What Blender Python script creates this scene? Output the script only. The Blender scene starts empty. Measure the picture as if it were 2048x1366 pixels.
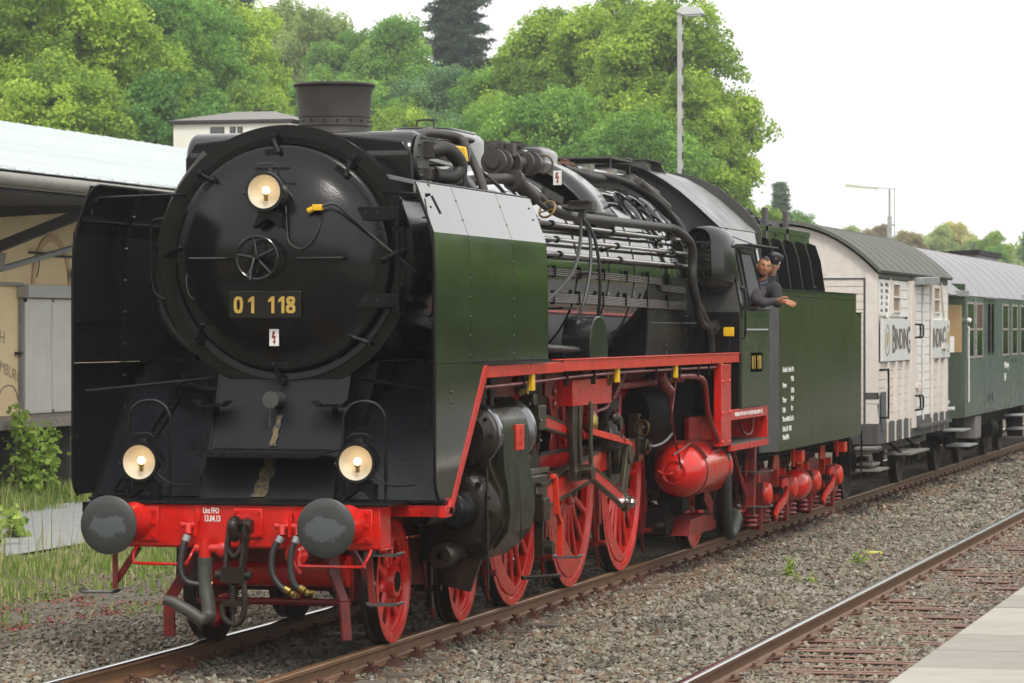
import bpy, bmesh, math, random
import numpy as np
from mathutils import Vector, Matrix, Euler
random.seed(7); rng = np.random.default_rng(7)
R = math.radians
sc = bpy.context.scene
COL = sc.collection
# ---------------------------------------------------------------- camera
cam_d = bpy.data.cameras.new('camera'); cam = bpy.data.objects.new('camera', cam_d); COL.objects.link(cam)
cam.location = (8.6436, -24.6052, 2.5676)
cam.rotation_euler = (R(90) - 0.0040, 0, 0.2509)
cam_d.sensor_width = 36; cam_d.lens = 119.72; cam_d.clip_start = 0.5; cam_d.clip_end = 3000
cam_d.dof.use_dof = True; cam_d.dof.focus_distance = 30; cam_d.dof.aperture_fstop = 9
sc.camera = cam
# ---------------------------------------------------------------- world: bright overcast
SUN_EL, SUN_AZ = 52, 150          # azimuth measured clockwise from +Y
w = bpy.data.worlds.new('World'); sc.world = w; w.use_nodes = True
nt = w.node_tree; nt.nodes.clear()
o = nt.nodes.new('ShaderNodeOutputWorld'); bg = nt.nodes.new('ShaderNodeBackground')
sky = nt.nodes.new('ShaderNodeTexSky'); sky.sky_type = 'NISHITA'; sky.sun_disc = False
sky.sun_elevation = R(SUN_EL); sky.sun_rotation = R(SUN_AZ); sky.dust_density = 4; sky.air_density = 1.2
hs = nt.nodes.new('ShaderNodeHueSaturation'); hs.inputs['Saturation'].default_value = 0.25
mx = nt.nodes.new('ShaderNodeMix'); mx.data_type = 'RGBA'; mx.inputs[0].default_value = 0.72
mx.inputs[7].default_value = (11.6, 11.5, 11.3, 1)
nt.links.new(sky.outputs[0], hs.inputs['Color']); nt.links.new(hs.outputs[0], mx.inputs[6])
nt.links.new(mx.outputs[2], bg.inputs[0]); bg.inputs[1].default_value = 0.12
nt.links.new(bg.outputs[0], o.inputs[0])
sd = bpy.data.lights.new('sun', 'SUN'); sd.energy = 1.5; sd.angle = R(14); sd.color = (1, .95, .87)
sun = bpy.data.objects.new('sun', sd); COL.objects.link(sun); sun.location = (20, -40, 60)
az = R(SUN_AZ); el = R(SUN_EL)
sdir = Vector((math.sin(az) * math.cos(el), math.cos(az) * math.cos(el), math.sin(el)))
sun.rotation_euler = sdir.to_track_quat('Z', 'Y').to_euler()
sc.view_settings.view_transform = 'Standard'; sc.view_settings.look = 'None'
sc.view_settings.exposure = 0.35; sc.view_settings.gamma = 1
sc.render.engine = 'CYCLES'; sc.cycles.use_denoising = True
sc.cycles.max_bounces = 8; sc.cycles.diffuse_bounces = 4; sc.cycles.glossy_bounces = 4
sc.cycles.transparent_max_bounces = 8; sc.cycles.volume_bounces = 1; sc.cycles.volume_step_rate = 4
sc.cycles.caustics_reflective = False; sc.cycles.caustics_refractive = False

# ---------------------------------------------------------------- materials
def mat(name, col, rough=.5, metal=0., var=.0, scale=3., col2=None, bump=0., bscale=40., coat=0., emit=None,
        estr=0., spec=.5, trans=0., attr=None, streak=False, alpha=None, rvar=0., grime=0.):
    m = bpy.data.materials.new(name); m.use_nodes = True; n = m.node_tree; N = n.nodes; L = n.links
    b = N['Principled BSDF']
    b.inputs['Base Color'].default_value = (*col, 1); b.inputs['Roughness'].default_value = rough
    b.inputs['Metallic'].default_value = metal; b.inputs['Specular IOR Level'].default_value = spec
    b.inputs['Coat Weight'].default_value = coat; b.inputs['Coat Roughness'].default_value = .06
    if trans: b.inputs['Transmission Weight'].default_value = trans
    if alpha is not None: b.inputs['Alpha'].default_value = alpha
    if emit: b.inputs['Emission Color'].default_value = (*emit, 1); b.inputs['Emission Strength'].default_value = estr
    if var or col2 or bump or rvar:
        tc = N.new('ShaderNodeTexCoord')
    if col2:
        nz = N.new('ShaderNodeTexNoise'); nz.inputs['Scale'].default_value = scale
        nz.inputs['Detail'].default_value = 8; nz.inputs['Roughness'].default_value = .65
        src = tc.outputs['Object']
        if streak:
            mp = N.new('ShaderNodeMapping'); mp.inputs['Scale'].default_value = (1, 1, .10)
            L.new(src, mp.inputs[0]); src = mp.outputs[0]
        L.new(src, nz.inputs['Vector'])
        rp = N.new('ShaderNodeValToRGB'); rp.color_ramp.elements[0].position = .5 - var; rp.color_ramp.elements[1].position = .5 + max(var, .02)
        rp.color_ramp.elements[0].color = (*col, 1); rp.color_ramp.elements[1].color = (*col2, 1)
        L.new(nz.outputs[0], rp.inputs[0]); out = rp.outputs[0]
        if grime:
            ng = N.new('ShaderNodeTexNoise'); ng.inputs['Scale'].default_value = scale*2.7; ng.inputs['Detail'].default_value = 10; ng.inputs['Roughness'].default_value = .75
            L.new(tc.outputs['Object'], ng.inputs['Vector']); rg = N.new('ShaderNodeValToRGB'); rg.color_ramp.elements[0].position = .50; rg.color_ramp.elements[1].position = .68
            rg.color_ramp.elements[0].color = (0, 0, 0, 1); rg.color_ramp.elements[1].color = (grime*2, grime*2, grime*2, 1); L.new(ng.outputs[0], rg.inputs[0])
            mg = N.new('ShaderNodeMix'); mg.data_type = 'RGBA'; mg.inputs[7].default_value = (.045, .028, .020, 1); L.new(rg.outputs[0], mg.inputs[0]); L.new(out, mg.inputs[6]); out = mg.outputs[2]
        L.new(out, b.inputs['Base Color'])
    if rvar:
        n3 = N.new('ShaderNodeTexNoise'); n3.inputs['Scale'].default_value = 2.5; n3.inputs['Detail'].default_value = 7
        L.new(tc.outputs['Object'], n3.inputs['Vector'])
        mr = N.new('ShaderNodeMapRange'); mr.inputs[1].default_value = .3; mr.inputs[2].default_value = .7
        mr.inputs[3].default_value = max(0.02, rough - rvar); mr.inputs[4].default_value = rough + rvar
        L.new(n3.outputs[0], mr.inputs[0]); L.new(mr.outputs[0], b.inputs['Roughness'])
    if bump:
        n2 = N.new('ShaderNodeTexNoise'); n2.inputs['Scale'].default_value = bscale; n2.inputs['Detail'].default_value = 4
        L.new(tc.outputs['Object'], n2.inputs['Vector'])
        bp = N.new('ShaderNodeBump'); bp.inputs['Strength'].default_value = 1; bp.inputs['Distance'].default_value = bump
        L.new(n2.outputs[0], bp.inputs['Height']); L.new(bp.outputs[0], b.inputs['Normal'])
        if coat: L.new(bp.outputs[0], b.inputs['Coat Normal'])
    return m

BLK = mat('black_gloss_paint', (.006, .006, .0065), .20, rvar=.03, bump=.0005, bscale=9, col2=(.008, .0075, .007), var=.4, scale=2, spec=.40, coat=.35)
BLS = mat('black_satin_paint', (.0055, .0055, .006), .32, rvar=.05, bump=.0012, bscale=60, col2=(.0095, .009, .0085), var=.4, scale=3, spec=.2)
SMK = mat('smokebox_black', (.0045, .0045, .0047), .16, rvar=.04, bump=.0010, bscale=60, col2=(.009, .0088, .0085), var=.4, scale=2.5, spec=.32)
SOOT = mat('sooty_iron', (.020, .018, .017), .5, bump=.0012, bscale=50, col2=(.05, .043, .038), var=.2, scale=4)
GRN = mat('black_green_reflection', (.009, .013, .006), .13, rvar=.04, bump=.0010, bscale=3.5, col2=(.016, .022, .009), var=.35, scale=1.6, streak=True, coat=.7)  # black paint with the green of mirrored trees mixed into its colour
TGR = mat('tender_green_reflection', (.028, .040, .010), .22, rvar=.05, bump=.0010, bscale=2.5, col2=(.032, .046, .014), var=.35, scale=2.2, streak=True)  # reflected tree green put into the tender's base colour
CABG = mat('cab_side_paint', (.028, .050, .014), .25, rvar=.06, bump=.0005, bscale=12, col2=(.045, .05, .03), var=.25, scale=4)  # black cab side, tree reflection tinted green into the colour
DGREY = mat('dark_grey_paint', (.045, .045, .045), .5, bump=.001, col2=(.07, .068, .065), var=.2, scale=5)
RED = mat('red_paint', (.74, .014, .009), .25, rvar=.08, bump=.0008, bscale=30, col2=(.42, .014, .009), var=.30, scale=5, grime=.18, coat=.25)
REDD = mat('dirty_red_paint', (.27, .012, .009), .38, rvar=.1, bump=.001, bscale=50, col2=(.05, .012, .010), var=.22, scale=5)
ORED = mat('orange_red_paint', (.74, .038, .010), .35, rvar=.08, bump=.0008, bscale=30, col2=(.45, .022, .010), var=.28, scale=4, grime=.2)
DRK = mat('oily_dark_iron', (.014, .010, .007), .30, rvar=.08, bump=.003, bscale=45, col2=(.026, .017, .011), var=.3, scale=5, spec=.3)
UND = mat('underframe_dark', (.007, .006, .0055), .6, bump=.002, col2=(.014, .011, .009), var=.3, scale=4, spec=.06)
OILY = mat('oiled_steel', (.10, .085, .055), .3, metal=.75, bump=.0008, col2=(.055, .045, .028), var=.25, scale=7)
STEEL = mat('polished_steel', (.55, .53, .5), .22, metal=1, bump=.0004, col2=(.3, .27, .24), var=.2, scale=5)
TYRE = mat('tyre_steel', (.10, .09, .08), .3, metal=.9, col2=(.04, .03, .025), var=.3, scale=4)
BRASS = mat('brass', (.42, .29, .08), .35, metal=.9, bump=.0005, col2=(.2, .15, .05), var=.2, scale=8)
YEL = mat('yellow_paint', (.80, .50, .01), .4, col2=(.70, .40, .01), var=.2, scale=20)
GOLD = mat('gold_numerals', (.62, .42, .10), .38, metal=.55)
WHT = mat('white_print', (.75, .75, .72), .5)
BOLTM = mat('bolt_black', (.02, .02, .02), .35)
HOSE = mat('rubber_hose', (.022, .022, .022), .45, bump=.0008)
LAG = mat('lagged_pipe', (.020, .019, .018), .5, bump=.004, bscale=55)
RUSTY = mat('rusty_iron', (.16, .055, .02), .75, bump=.003, col2=(.05, .03, .02), var=.2, scale=8)
COAL = mat('coal', (.013, .013, .014), .4, bump=.01, bscale=20)
GLASS = mat('window_glass', (.02, .025, .022), .05, spec=.9)
LENS = mat('lamp_glass', (.9, .9, .9), .02, trans=1.0, alpha=.12)
REFL = mat('lamp_reflector', (.62, .58, .48), .35)
BULB = mat('lit_bulb', (1, .9, .7), .3, emit=(1, .70, .36), estr=5)
GALV = mat('galvanised', (.36, .37, .37), .5, metal=.4, col2=(.26, .27, .27), var=.25, scale=5)

# ---------------------------------------------------------------- mesh helper
class M:
    def __init__(s): s.v = []; s.f = []
    def add(s, vs, fs):
        k = len(s.v); s.v += [tuple(map(float, p)) for p in vs]; s.f += [tuple(i + k for i in q) for q in fs]; return s
    def box(s, x0, x1, y0, y1, z0, z1):
        return s.add([(x0,y0,z0),(x1,y0,z0),(x1,y1,z0),(x0,y1,z0),(x0,y0,z1),(x1,y0,z1),(x1,y1,z1),(x0,y1,z1)],
                     [(0,3,2,1),(4,5,6,7),(0,1,5,4),(1,2,6,5),(2,3,7,6),(3,0,4,7)])
    def beam(s, a, b, w, h, up=(0, 0, 1)):
        a = Vector(a); b = Vector(b); d = (b - a).normalized(); u = Vector(up)
        sd_ = d.cross(u)
        if sd_.length < 1e-4: u = Vector((1, 0, 0)); sd_ = d.cross(u)
        sd_.normalize(); u = sd_.cross(d).normalized()
        vs = []
        for p in (a, b):
            for i, j in ((-1,-1),(1,-1),(1,1),(-1,1)): vs.append(p + sd_ * (w/2*i) + u * (h/2*j))
        return s.add(vs, [(0,1,2,3),(7,6,5,4),(0,4,5,1),(1,5,6,2),(2,6,7,3),(3,7,4,0)])
    def tube(s, path, r, n=10, cap=True):
        P = [Vector(p) for p in path]; m = len(P)
        rr = r if isinstance(r, (list, tuple)) else [r] * m
        vs = []; fs = []; prev = None
        for i, p in enumerate(P):
            t = (P[min(i+1, m-1)] - P[max(i-1, 0)]).normalized()
            if prev is None:
                a = Vector((0,0,1)) if abs(t.z) < .9 else Vector((1,0,0))
                u = t.cross(a).normalized()
            else:
                u = (prev - t * prev.dot(t)).normalized()
            prev = u; q = t.cross(u)
            for k in range(n):
                an = 2*math.pi*k/n; vs.append(p + (u*math.cos(an) + q*math.sin(an)) * rr[i])
        for i in range(m-1):
            for k in range(n):
                k2 = (k+1) % n; fs.append((i*n+k, i*n+k2, (i+1)*n+k2, (i+1)*n+k))
        if cap: fs.append(tuple(range(n-1, -1, -1))); fs.append(tuple((m-1)*n+k for k in range(n)))
        return s.add(vs, fs)
    def cyl(s, a, b, r, n=24, r2=None): return s.tube([a, b], [r, r if r2 is None else r2], n)
    def pipe(s, pts, r, n=10, sub=4):
        return s.tube(smooth_path(pts, sub), r, n)
    def lathe(s, prof, o=(0,0,0), axis=(0,0,1), n=32, a0=0, a1=360):
        ax = Vector(axis).normalized(); h = Vector((0,0,1)) if abs(ax.z) < .9 else Vector((0,1,0))
        u = ax.cross(h).normalized(); q = ax.cross(u); o = Vector(o); full = abs(a1-a0) >= 359.9
        m = n if full else n+1; vs = []; fs = []
        for r, t in prof:
            for k in range(m):
                an = R(a0 + (a1-a0)*k/n); vs.append(o + ax*t + (u*math.cos(an) + q*math.sin(an))*max(r, 1e-5))
        for i in range(len(prof)-1):
            for k in range(n if full else n):
                k2 = (k+1) % m; fs.append((i*m+k, i*m+k2, (i+1)*m+k2, (i+1)*m+k))
        return s.add(vs, fs)
    def prism(s, pts, ax, a, b):
        # pts: polygon in the two other axes (cyclic order x->(y,z), y->(x,z), z->(x,y))
        def P(p, t): return {'x': (t, p[0], p[1]), 'y': (p[0], t, p[1]), 'z': (p[0], p[1], t)}[ax]
        n = len(pts); vs = [P(p, a) for p in pts] + [P(p, b) for p in pts]
        fs = [tuple(range(n-1, -1, -1)), tuple(range(n, 2*n))] + [(i, (i+1) % n, n+(i+1) % n, n+i) for i in range(n)]
        return s.add(vs, fs)
    def sheet(s, rows, th):
        # rows: grid of points, thickened along approximate normals
        nr = len(rows); nc = len(rows[0]); P = [[Vector(p) for p in r] for r in rows]; vs = []; fs = []
        for i in range(nr):
            for j in range(nc):
                du = P[min(i+1, nr-1)][j] - P[max(i-1, 0)][j]; dv = P[i][min(j+1, nc-1)] - P[i][max(j-1, 0)]
                nn = du.cross(dv).normalized(); vs.append(P[i][j]); vs.append(P[i][j] + nn*th)
        I = lambda i, j, k: (i*nc+j)*2+k
        for i in range(nr-1):
            for j in range(nc-1):
                fs.append((I(i,j,0), I(i,j+1,0), I(i+1,j+1,0), I(i+1,j,0))); fs.append((I(i,j,1), I(i+1,j,1), I(i+1,j+1,1), I(i,j+1,1)))
        for i in range(nr-1):
            fs.append((I(i,0,0), I(i+1,0,0), I(i+1,0,1), I(i,0,1))); fs.append((I(i,nc-1,0), I(i,nc-1,1), I(i+1,nc-1,1), I(i+1,nc-1,0)))
        for j in range(nc-1):
            fs.append((I(0,j,0), I(0,j,1), I(0,j+1,1), I(0,j+1,0))); fs.append((I(nr-1,j,0), I(nr-1,j+1,0), I(nr-1,j+1,1), I(nr-1,j,1)))
        return s.add(vs, fs)
    def ball(s, c, r, n=16, m=10, sc_=(1,1,1)):
        vs = []; fs = []
        for i in range(m+1):
            th = math.pi*i/m
            for k in range(n):
                an = 2*math.pi*k/n
                vs.append((c[0]+r*sc_[0]*math.sin(th)*math.cos(an), c[1]+r*sc_[1]*math.sin(th)*math.sin(an), c[2]+r*sc_[2]*math.cos(th)))
        for i in range(m):
            for k in range(n): fs.append((i*n+k, (i+1)*n+k, (i+1)*n+(k+1) % n, i*n+(k+1) % n))
        return s.add(vs, fs)
    def mesh(s, name, mt, smooth=True, ang=32):
        me = bpy.data.meshes.new(name); me.from_pydata(s.v, [], s.f); me.validate()
        if isinstance(mt, (list, tuple)):
            for q in mt: me.materials.append(q)
        else: me.materials.append(mt)
        bm = bmesh.new(); bm.from_mesh(me); bmesh.ops.remove_doubles(bm, verts=bm.verts, dist=1e-5)
        bmesh.ops.recalc_face_normals(bm, faces=bm.faces); bm.to_mesh(me); bm.free()
        if smooth:
            me.polygons.foreach_set('use_smooth', [True]*len(me.polygons)); me.set_sharp_from_angle(angle=R(ang))
        return me

def smooth_path(pts, sub=4):
    P = [Vector(p) for p in pts]; out = []
    if len(P) < 3: return P
    for i in range(len(P)-1):
        p0 = P[max(i-1, 0)]; p1 = P[i]; p2 = P[i+1]; p3 = P[min(i+2, len(P)-1)]
        for k in range(sub):
            t = k/sub
            out.append(.5*((2*p1) + (p2-p0)*t + (2*p0-5*p1+4*p2-p3)*t*t + (3*p1-p0-3*p2+p3)*t**3))
    out.append(P[-1]); return out

def tag(o, label=None, cat=None, group=None, kind=None):
    if label: o['label'] = label
    if cat: o['category'] = cat
    if group: o['group'] = group
    if kind: o['kind'] = kind
    return o
def world_of(o):
    p = Vector(o.location)
    while o.parent is not None:
        o = o.parent; p = p + Vector(o.location)
    return p
def thing(name, loc, label, cat, group=None):
    o = bpy.data.objects.new(name, None); o.empty_display_size = .2; COL.objects.link(o); o.location = loc
    return tag(o, label, cat, group)
def put(mb, name, mt, parent=None, label=None, kind=None, bev=0, smooth=True, ang=32, loc=None, local=False):
    """link a mesh; vertices are in world coordinates unless local=True"""
    me = mb.mesh(name, mt, smooth, ang) if isinstance(mb, M) else mb
    o = bpy.data.objects.new(name, me); COL.objects.link(o)
    if parent is not None:
        o.parent = parent
        if not local: o.location = -world_of(parent)
    if loc is not None: o.location = loc
    if bev:
        b = o.modifiers.new('bevel', 'BEVEL'); b.width = bev; b.segments = 2; b.limit_method = 'ANGLE'; b.angle_limit = R(40)
    return tag(o, label, None, None, kind)
def dup(o, loc=None, rotz=None, parent=None, scale=None):
    """copy a thing with its parts and their sub-parts"""
    c = o.copy(); COL.objects.link(c)
    if parent is not None: c.parent = parent
    if loc is not None: c.location = loc
    if rotz is not None: c.rotation_euler.z = rotz
    if scale is not None: c.scale = scale
    for ch in list(o.children):
        d = ch.copy(); COL.objects.link(d); d.parent = c
        for g in list(ch.children):
            e = g.copy(); COL.objects.link(e); e.parent = d
    return c
def text(body, size, mt, parent, loc, face='-y', sx=1., bold=.0, ext=.002, name='lettering', align='CENTER', sp=1., label=None, roll=0):
    cu = bpy.data.curves.new('t', 'FONT'); cu.body = body; cu.size = size; cu.extrude = ext; cu.offset = bold
    cu.align_x = align; cu.align_y = 'CENTER'; cu.space_character = sp; cu.resolution_u = 3
    t = bpy.data.objects.new('t', cu); COL.objects.link(t)
    me = bpy.data.meshes.new_from_object(t.evaluated_get(bpy.context.evaluated_depsgraph_get()))
    bpy.data.objects.remove(t); bpy.data.curves.remove(cu)
    rot = {'-y': Euler((R(90), 0, 0)), '+x': Euler((R(90), 0, R(90)))}[face].to_matrix().to_4x4()
    me.transform(Matrix.Translation(loc) @ rot @ Matrix.Rotation(roll, 4, 'Z') @ Matrix.Diagonal((sx, 1, 1, 1)))
    me.materials.clear(); me.materials.append(mt); me.name = name
    return put(me, name, mt, parent, label=label)
def bolt(mb, p, d, r=.012, h=.012):
    a = Vector(p); return mb.tube([a, a + Vector(d).normalized()*h], [r, r*.75], 6)
# ================================================================ GROUND, TRACKS
def noise_mat(name, stops, scale=6., rough=.95, bump=.02, bs=30., detail=8, vor=None, spec=.2):
    m = bpy.data.materials.new(name); m.use_nodes = True; N = m.node_tree.nodes; L = m.node_tree.links
    b = N['Principled BSDF']; b.inputs['Roughness'].default_value = rough; b.inputs['Specular IOR Level'].default_value = spec
    tc = N.new('ShaderNodeTexCoord'); nz = N.new('ShaderNodeTexNoise'); nz.inputs['Scale'].default_value = scale; nz.inputs['Detail'].default_value = detail; nz.inputs['Roughness'].default_value = .7
    L.new(tc.outputs['Object'], nz.inputs['Vector']); rp = N.new('ShaderNodeValToRGB'); L.new(nz.outputs[0], rp.inputs[0])
    el_ = rp.color_ramp.elements
    while len(el_) < len(stops): el_.new(.5)
    for e, (p, c) in zip(el_, stops): e.position = p; e.color = (*c, 1)
    out = rp.outputs[0]
    v = N.new('ShaderNodeTexVoronoi'); v.inputs['Scale'].default_value = vor or bs; L.new(tc.outputs['Object'], v.inputs['Vector'])
    if vor:
        mx = N.new('ShaderNodeMix'); mx.data_type = 'RGBA'; mx.blend_type = 'MULTIPLY'; mx.inputs[0].default_value = .75
        r2 = N.new('ShaderNodeValToRGB'); r2.color_ramp.elements[0].color = (.35, .33, .32, 1); r2.color_ramp.elements[1].color = (1.15, 1.1, 1.02, 1)
        L.new(v.outputs['Color'], r2.inputs[0]); L.new(out, mx.inputs[6]); L.new(r2.outputs[0], mx.inputs[7]); out = mx.outputs[2]
    L.new(out, b.inputs['Base Color'])
    bp = N.new('ShaderNodeBump'); bp.inputs['Distance'].default_value = bump; bp.inputs['Strength'].default_value = 1
    L.new(v.outputs['Distance'], bp.inputs['Height']); L.new(bp.outputs[0], b.inputs['Normal'])
    return m
SOIL = noise_mat('weedy_soil', [(.30, (.10, .075, .05)), (.48, (.16, .13, .09)), (.58, (.09, .12, .035)), (.75, (.13, .17, .05))], scale=.5, bump=.03, bs=25)
BAL = noise_mat('ballast_fines', [(.3, (.12, .11, .09)), (.5, (.18, .165, .135)), (.62, (.16, .125, .09)), (.8, (.21, .195, .165))], scale=1.3, bump=.04, bs=16, vor=17)
ROADM = noise_mat('road_gravel', [(.3, (.25, .255, .26)), (.7, (.34, .345, .345))], scale=2.5, bump=.006, bs=60)
def kz(x, y):
    """height of the track bed"""
    s = 1 if x > -2.4 else max(0, 1-(-2.4-x)/2.2)
    return -.36 + (.19 - .006*(x > 3.9))*s*s*(3-2*s) + .012*math.sin(x*3.1+y*1.3) + .010*math.sin(x*7.3-y*4.1) - (.03*math.exp(-((x-1.1)/.25)**2))
def kind_structure(o): o['kind'] = 'structure'; return o
big = M().box(-500, 500, -200, 1200, -.46, -.43)
kind_structure(put(big, 'ground', SOIL))
gx = np.concatenate([np.arange(-5.2, 6.4, .2)]); gy = np.concatenate([np.arange(-14, 20, .3), np.arange(20, 140, 2.)])
vs = [(x, y, kz(x, y)) for y in gy for x in gx]; nx = len(gx)
fs = [(j*nx+i, j*nx+i+1, (j+1)*nx+i+1, (j+1)*nx+i) for j in range(len(gy)-1) for i in range(nx-1)]
kind_structure(put(M().add(vs, fs), 'track_bed', BAL))
kind_structure(put(M().add([(-12.3, -60, -.40), (-8.5, -60, -.40), (-8.7, 18, -.395), (-8.8, 60, -.395), (-13.4, 60, -.40), (-13.0, 28, -.40), (-12.4, 23, -.395)], [(0, 1, 2, 3, 4, 5, 6)]), 'service_road', ROADM))
# rails
RAILM = mat('rusty_rail_side', (.20, .105, .05), .55, bump=.002, bscale=30, col2=(.12, .062, .034), var=.2, scale=6, streak=False)
RAILTOP = mat('worn_rail_head', (.34, .20, .10), .32, metal=.55, col2=(.22, .12, .06), var=.25, scale=3)
RAILSH = mat('shiny_rail_head', (.62, .62, .63), .16, metal=1.0, col2=(.5, .48, .46), var=.25, scale=8)
CLIPM = mat('rusty_clip', (.125, .052, .026), .7, bump=.003, col2=(.07, .03, .02), var=.2, scale=20)
SLW = mat('sleeper_wood', (.17, .145, .11), .85, bump=.006, bscale=18, col2=(.09, .07, .055), var=.2, scale=5)
SLS = mat('sleeper_steel', (.27, .145, .105), .6, bump=.002, col2=(.19, .11, .08), var=.2, scale=5)
def rail_prof():
    p = [(-.070, -.160), (.070, -.160), (.070, -.150), (.020, -.135), (.0085, -.120), (.0085, -.052), (.020, -.042), (.0345, -.036), (.0355, -.010), (.030, -.003), (.020, 0)]
    return p + [(-a, b) for a, b in p[::-1][:-1]] if False else p + [(-x, z) for x, z in p[::-1] if x != .070 or z != -.160]
def rail(par, x, top, y0=-16, y1=140):
    p = [(x+a, b) for a, b in rail_prof()]
    p = [q_ for i, q_ in enumerate(p) if i == 0 or q_ != p[i-1]]
    r_ = put(M().prism(p, 'y', y0, y1), 'rail', RAILM, par, ang=25)
    put(M().prism([(x-.0365, -.010), (x-.031, -.002), (x-.020, .001), (x+.020, .001), (x+.031, -.002), (x+.0365, -.010), (x+.0365, -.016), (x-.0365, -.016)], 'y', y0, y1), 'rail_head', top, r_)
    return r_
def track(x0, label_, tops, spacing, steel, ys):
    t = thing('railway_track', (x0, 0, 0), None, None); kind_structure(t); t['label'] = label_
    for s, tp in zip((-1, 1), tops): rail(t, x0+s*.7525, tp)
    if steel:
        sm = M().box(-.95, 1.45, -.03, .03, -.147, -.138).box(-.95, 1.45, .12, .18, -.147, -.138).box(-.95, 1.45, -.004, .004, -.25, -.147).box(-.95, 1.45, .146, .154, -.25, -.147).add([(-.95, .44, -.140), (1.45, .47, -.140), (1.45, .53, -.140), (-.95, .50, -.140), (-.95, .44, -.147), (1.45, .47, -.147), (1.45, .53, -.147), (-.95, .50, -.147)], [(0, 1, 2, 3), (7, 6, 5, 4), (0, 4, 5, 1), (1, 5, 6, 2), (2, 6, 7, 3), (3, 7, 4, 0)]).mesh('sleeper', SLS)
        q = M(); q.box(-.11, .11, -.09, .09, -.162, -.148).cyl((.115, 0, -.16), (.115, 0, -.085), .018, 6).box(.06, .16, -.05, .05, -.150, -.138)
        q.pipe([(.06, -.05, -.142), (.14, -.055, -.12), (.165, -.02, -.11), (.165, .02, -.11), (.14, .055, -.12), (.06, .05, -.142)], .013, 8, 3).cyl((.115, 0, -.118), (.115, 0, -.108), .034, 8)
        q.cyl((-.115, 0, -.16), (-.115, 0, -.085), .018, 6)
    else:
        sm = M().box(-1.3, 1.3, -.13, .13, -.30, -.165).mesh('sleeper', SLW)
        q = M(); q.box(-.19, .19, -.085, .085, -.166, -.148)
        for s in (1, -1): q.cyl((s*.115, 0, -.16), (s*.115, 0, -.075), .02, 6).cyl((s*.115, 0, -.095), (s*.115, 0, -.078), .034, 6).box(s*.115-.045, s*.115+.045, -.045, .045, -.15, -.115).cyl((s*.16, .03, -.15), (s*.16, .03, -.105), .018, 6)
    cmesh = q.mesh('rail_clip', CLIPM)
    n = 0
    y = ys[0]
    while y < ys[1]:
        o = bpy.data.objects.new('sleeper', sm); COL.objects.link(o); o.parent = t; o.location = (0, y, 0); o.rotation_euler.z = random.uniform(-.012, .012) + (R(1.5) if steel and n % 2 else (-R(1) if steel else 0))
        for s in (-1, 1):
            if s == -1 and not steel and y > 12: continue
            if steel and s == 1: continue
            c = bpy.data.objects.new('rail_clip', cmesh); COL.objects.link(c); c.parent = t; c.location = (s*.7525, y + (.055 if steel else 0), 0); c.rotation_euler.z = random.uniform(-.05, .05)
        y += spacing*random.uniform(.97, 1.03); n += 1
    return t
track(0, 'rusty railway track that the steam engine stands on', (RAILSH, RAILTOP), .66, False, (-4, 62))
track(4.4525, 'empty railway track with red steel sleepers beside the platform', (RAILSH, RAILSH), .905, True, (-8, 40))
# ---- ballast stones
def hull0(n, r, seed, flat=1.):
    g = np.random.default_rng(seed); P = g.normal(size=(n, 3)); P /= np.linalg.norm(P, axis=1)[:, None]; P *= (r*g.uniform(.75, 1.15, n))[:, None]; P[:, 2] *= flat; P[:, 0] *= 1.25
    bm = bmesh.new()
    for p in P: bm.verts.new(p)
    bmesh.ops.convex_hull(bm, input=bm.verts); bmesh.ops.delete(bm, geom=[v for v in bm.verts if not v.link_faces], context='VERTS')
    me = bpy.data.meshes.new('stone'); bm.to_mesh(me); bm.free(); return me
def tone_mat(name, stops, attr='tone', kind='INSTANCER', rough=.85, bump=.004, bscale=60, transl=0., spec=.3, noise=0.):
    m = bpy.data.materials.new(name); m.use_nodes = True; N = m.node_tree.nodes; L = m.node_tree.links
    b = N['Principled BSDF']; b.inputs['Roughness'].default_value = rough; b.inputs['Specular IOR Level'].default_value = spec
    at = N.new('ShaderNodeAttribute'); at.attribute_name = attr; at.attribute_type = kind
    rp = N.new('ShaderNodeValToRGB'); el_ = rp.color_ramp.elements
    while len(el_) < len(stops): el_.new(.5)
    for e, (p, c) in zip(el_, stops): e.position = p; e.color = (*c, 1)
    L.new(at.outputs['Fac'], rp.inputs[0]); out = rp.outputs[0]
    L.new(out, b.inputs['Base Color'])
    if bump:
        tc = N.new('ShaderNodeTexCoord'); nz = N.new('ShaderNodeTexNoise'); nz.inputs['Scale'].default_value = bscale
        L.new(tc.outputs['Object'], nz.inputs['Vector']); bp = N.new('ShaderNodeBump'); bp.inputs['Distance'].default_value = bump; L.new(nz.outputs[0], bp.inputs['Height']); L.new(bp.outputs[0], b.inputs['Normal'])
    if transl:
        tr = N.new('ShaderNodeBsdfTranslucent'); L.new(out, tr.inputs['Color']); ms = N.new('ShaderNodeMixShader'); ms.inputs[0].default_value = transl
        L.new(b.outputs[0], ms.inputs[1]); L.new(tr.outputs[0], ms.inputs[2]); L.new(ms.outputs[0], N['Material Output'].inputs[0])
    return m
STONE = tone_mat('ballast_stone', [(0, (.050, .044, .038)), (.22, (.130, .114, .088)), (.45, (.215, .192, .150)), (.66, (.295, .270, .218)), (.80, (.17, .115, .07)), (.90, (.20, .125, .08)), (1., (.36, .345, .30))], bump=.003, bscale=3)
STC = bpy.data.collections.new('stone_kinds')
for k in range(8):
    me = hull0(10, .5, 100+k, .62); me.materials.append(STONE); so = bpy.data.objects.new('stone_kind', me); STC.objects.link(so)
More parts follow.
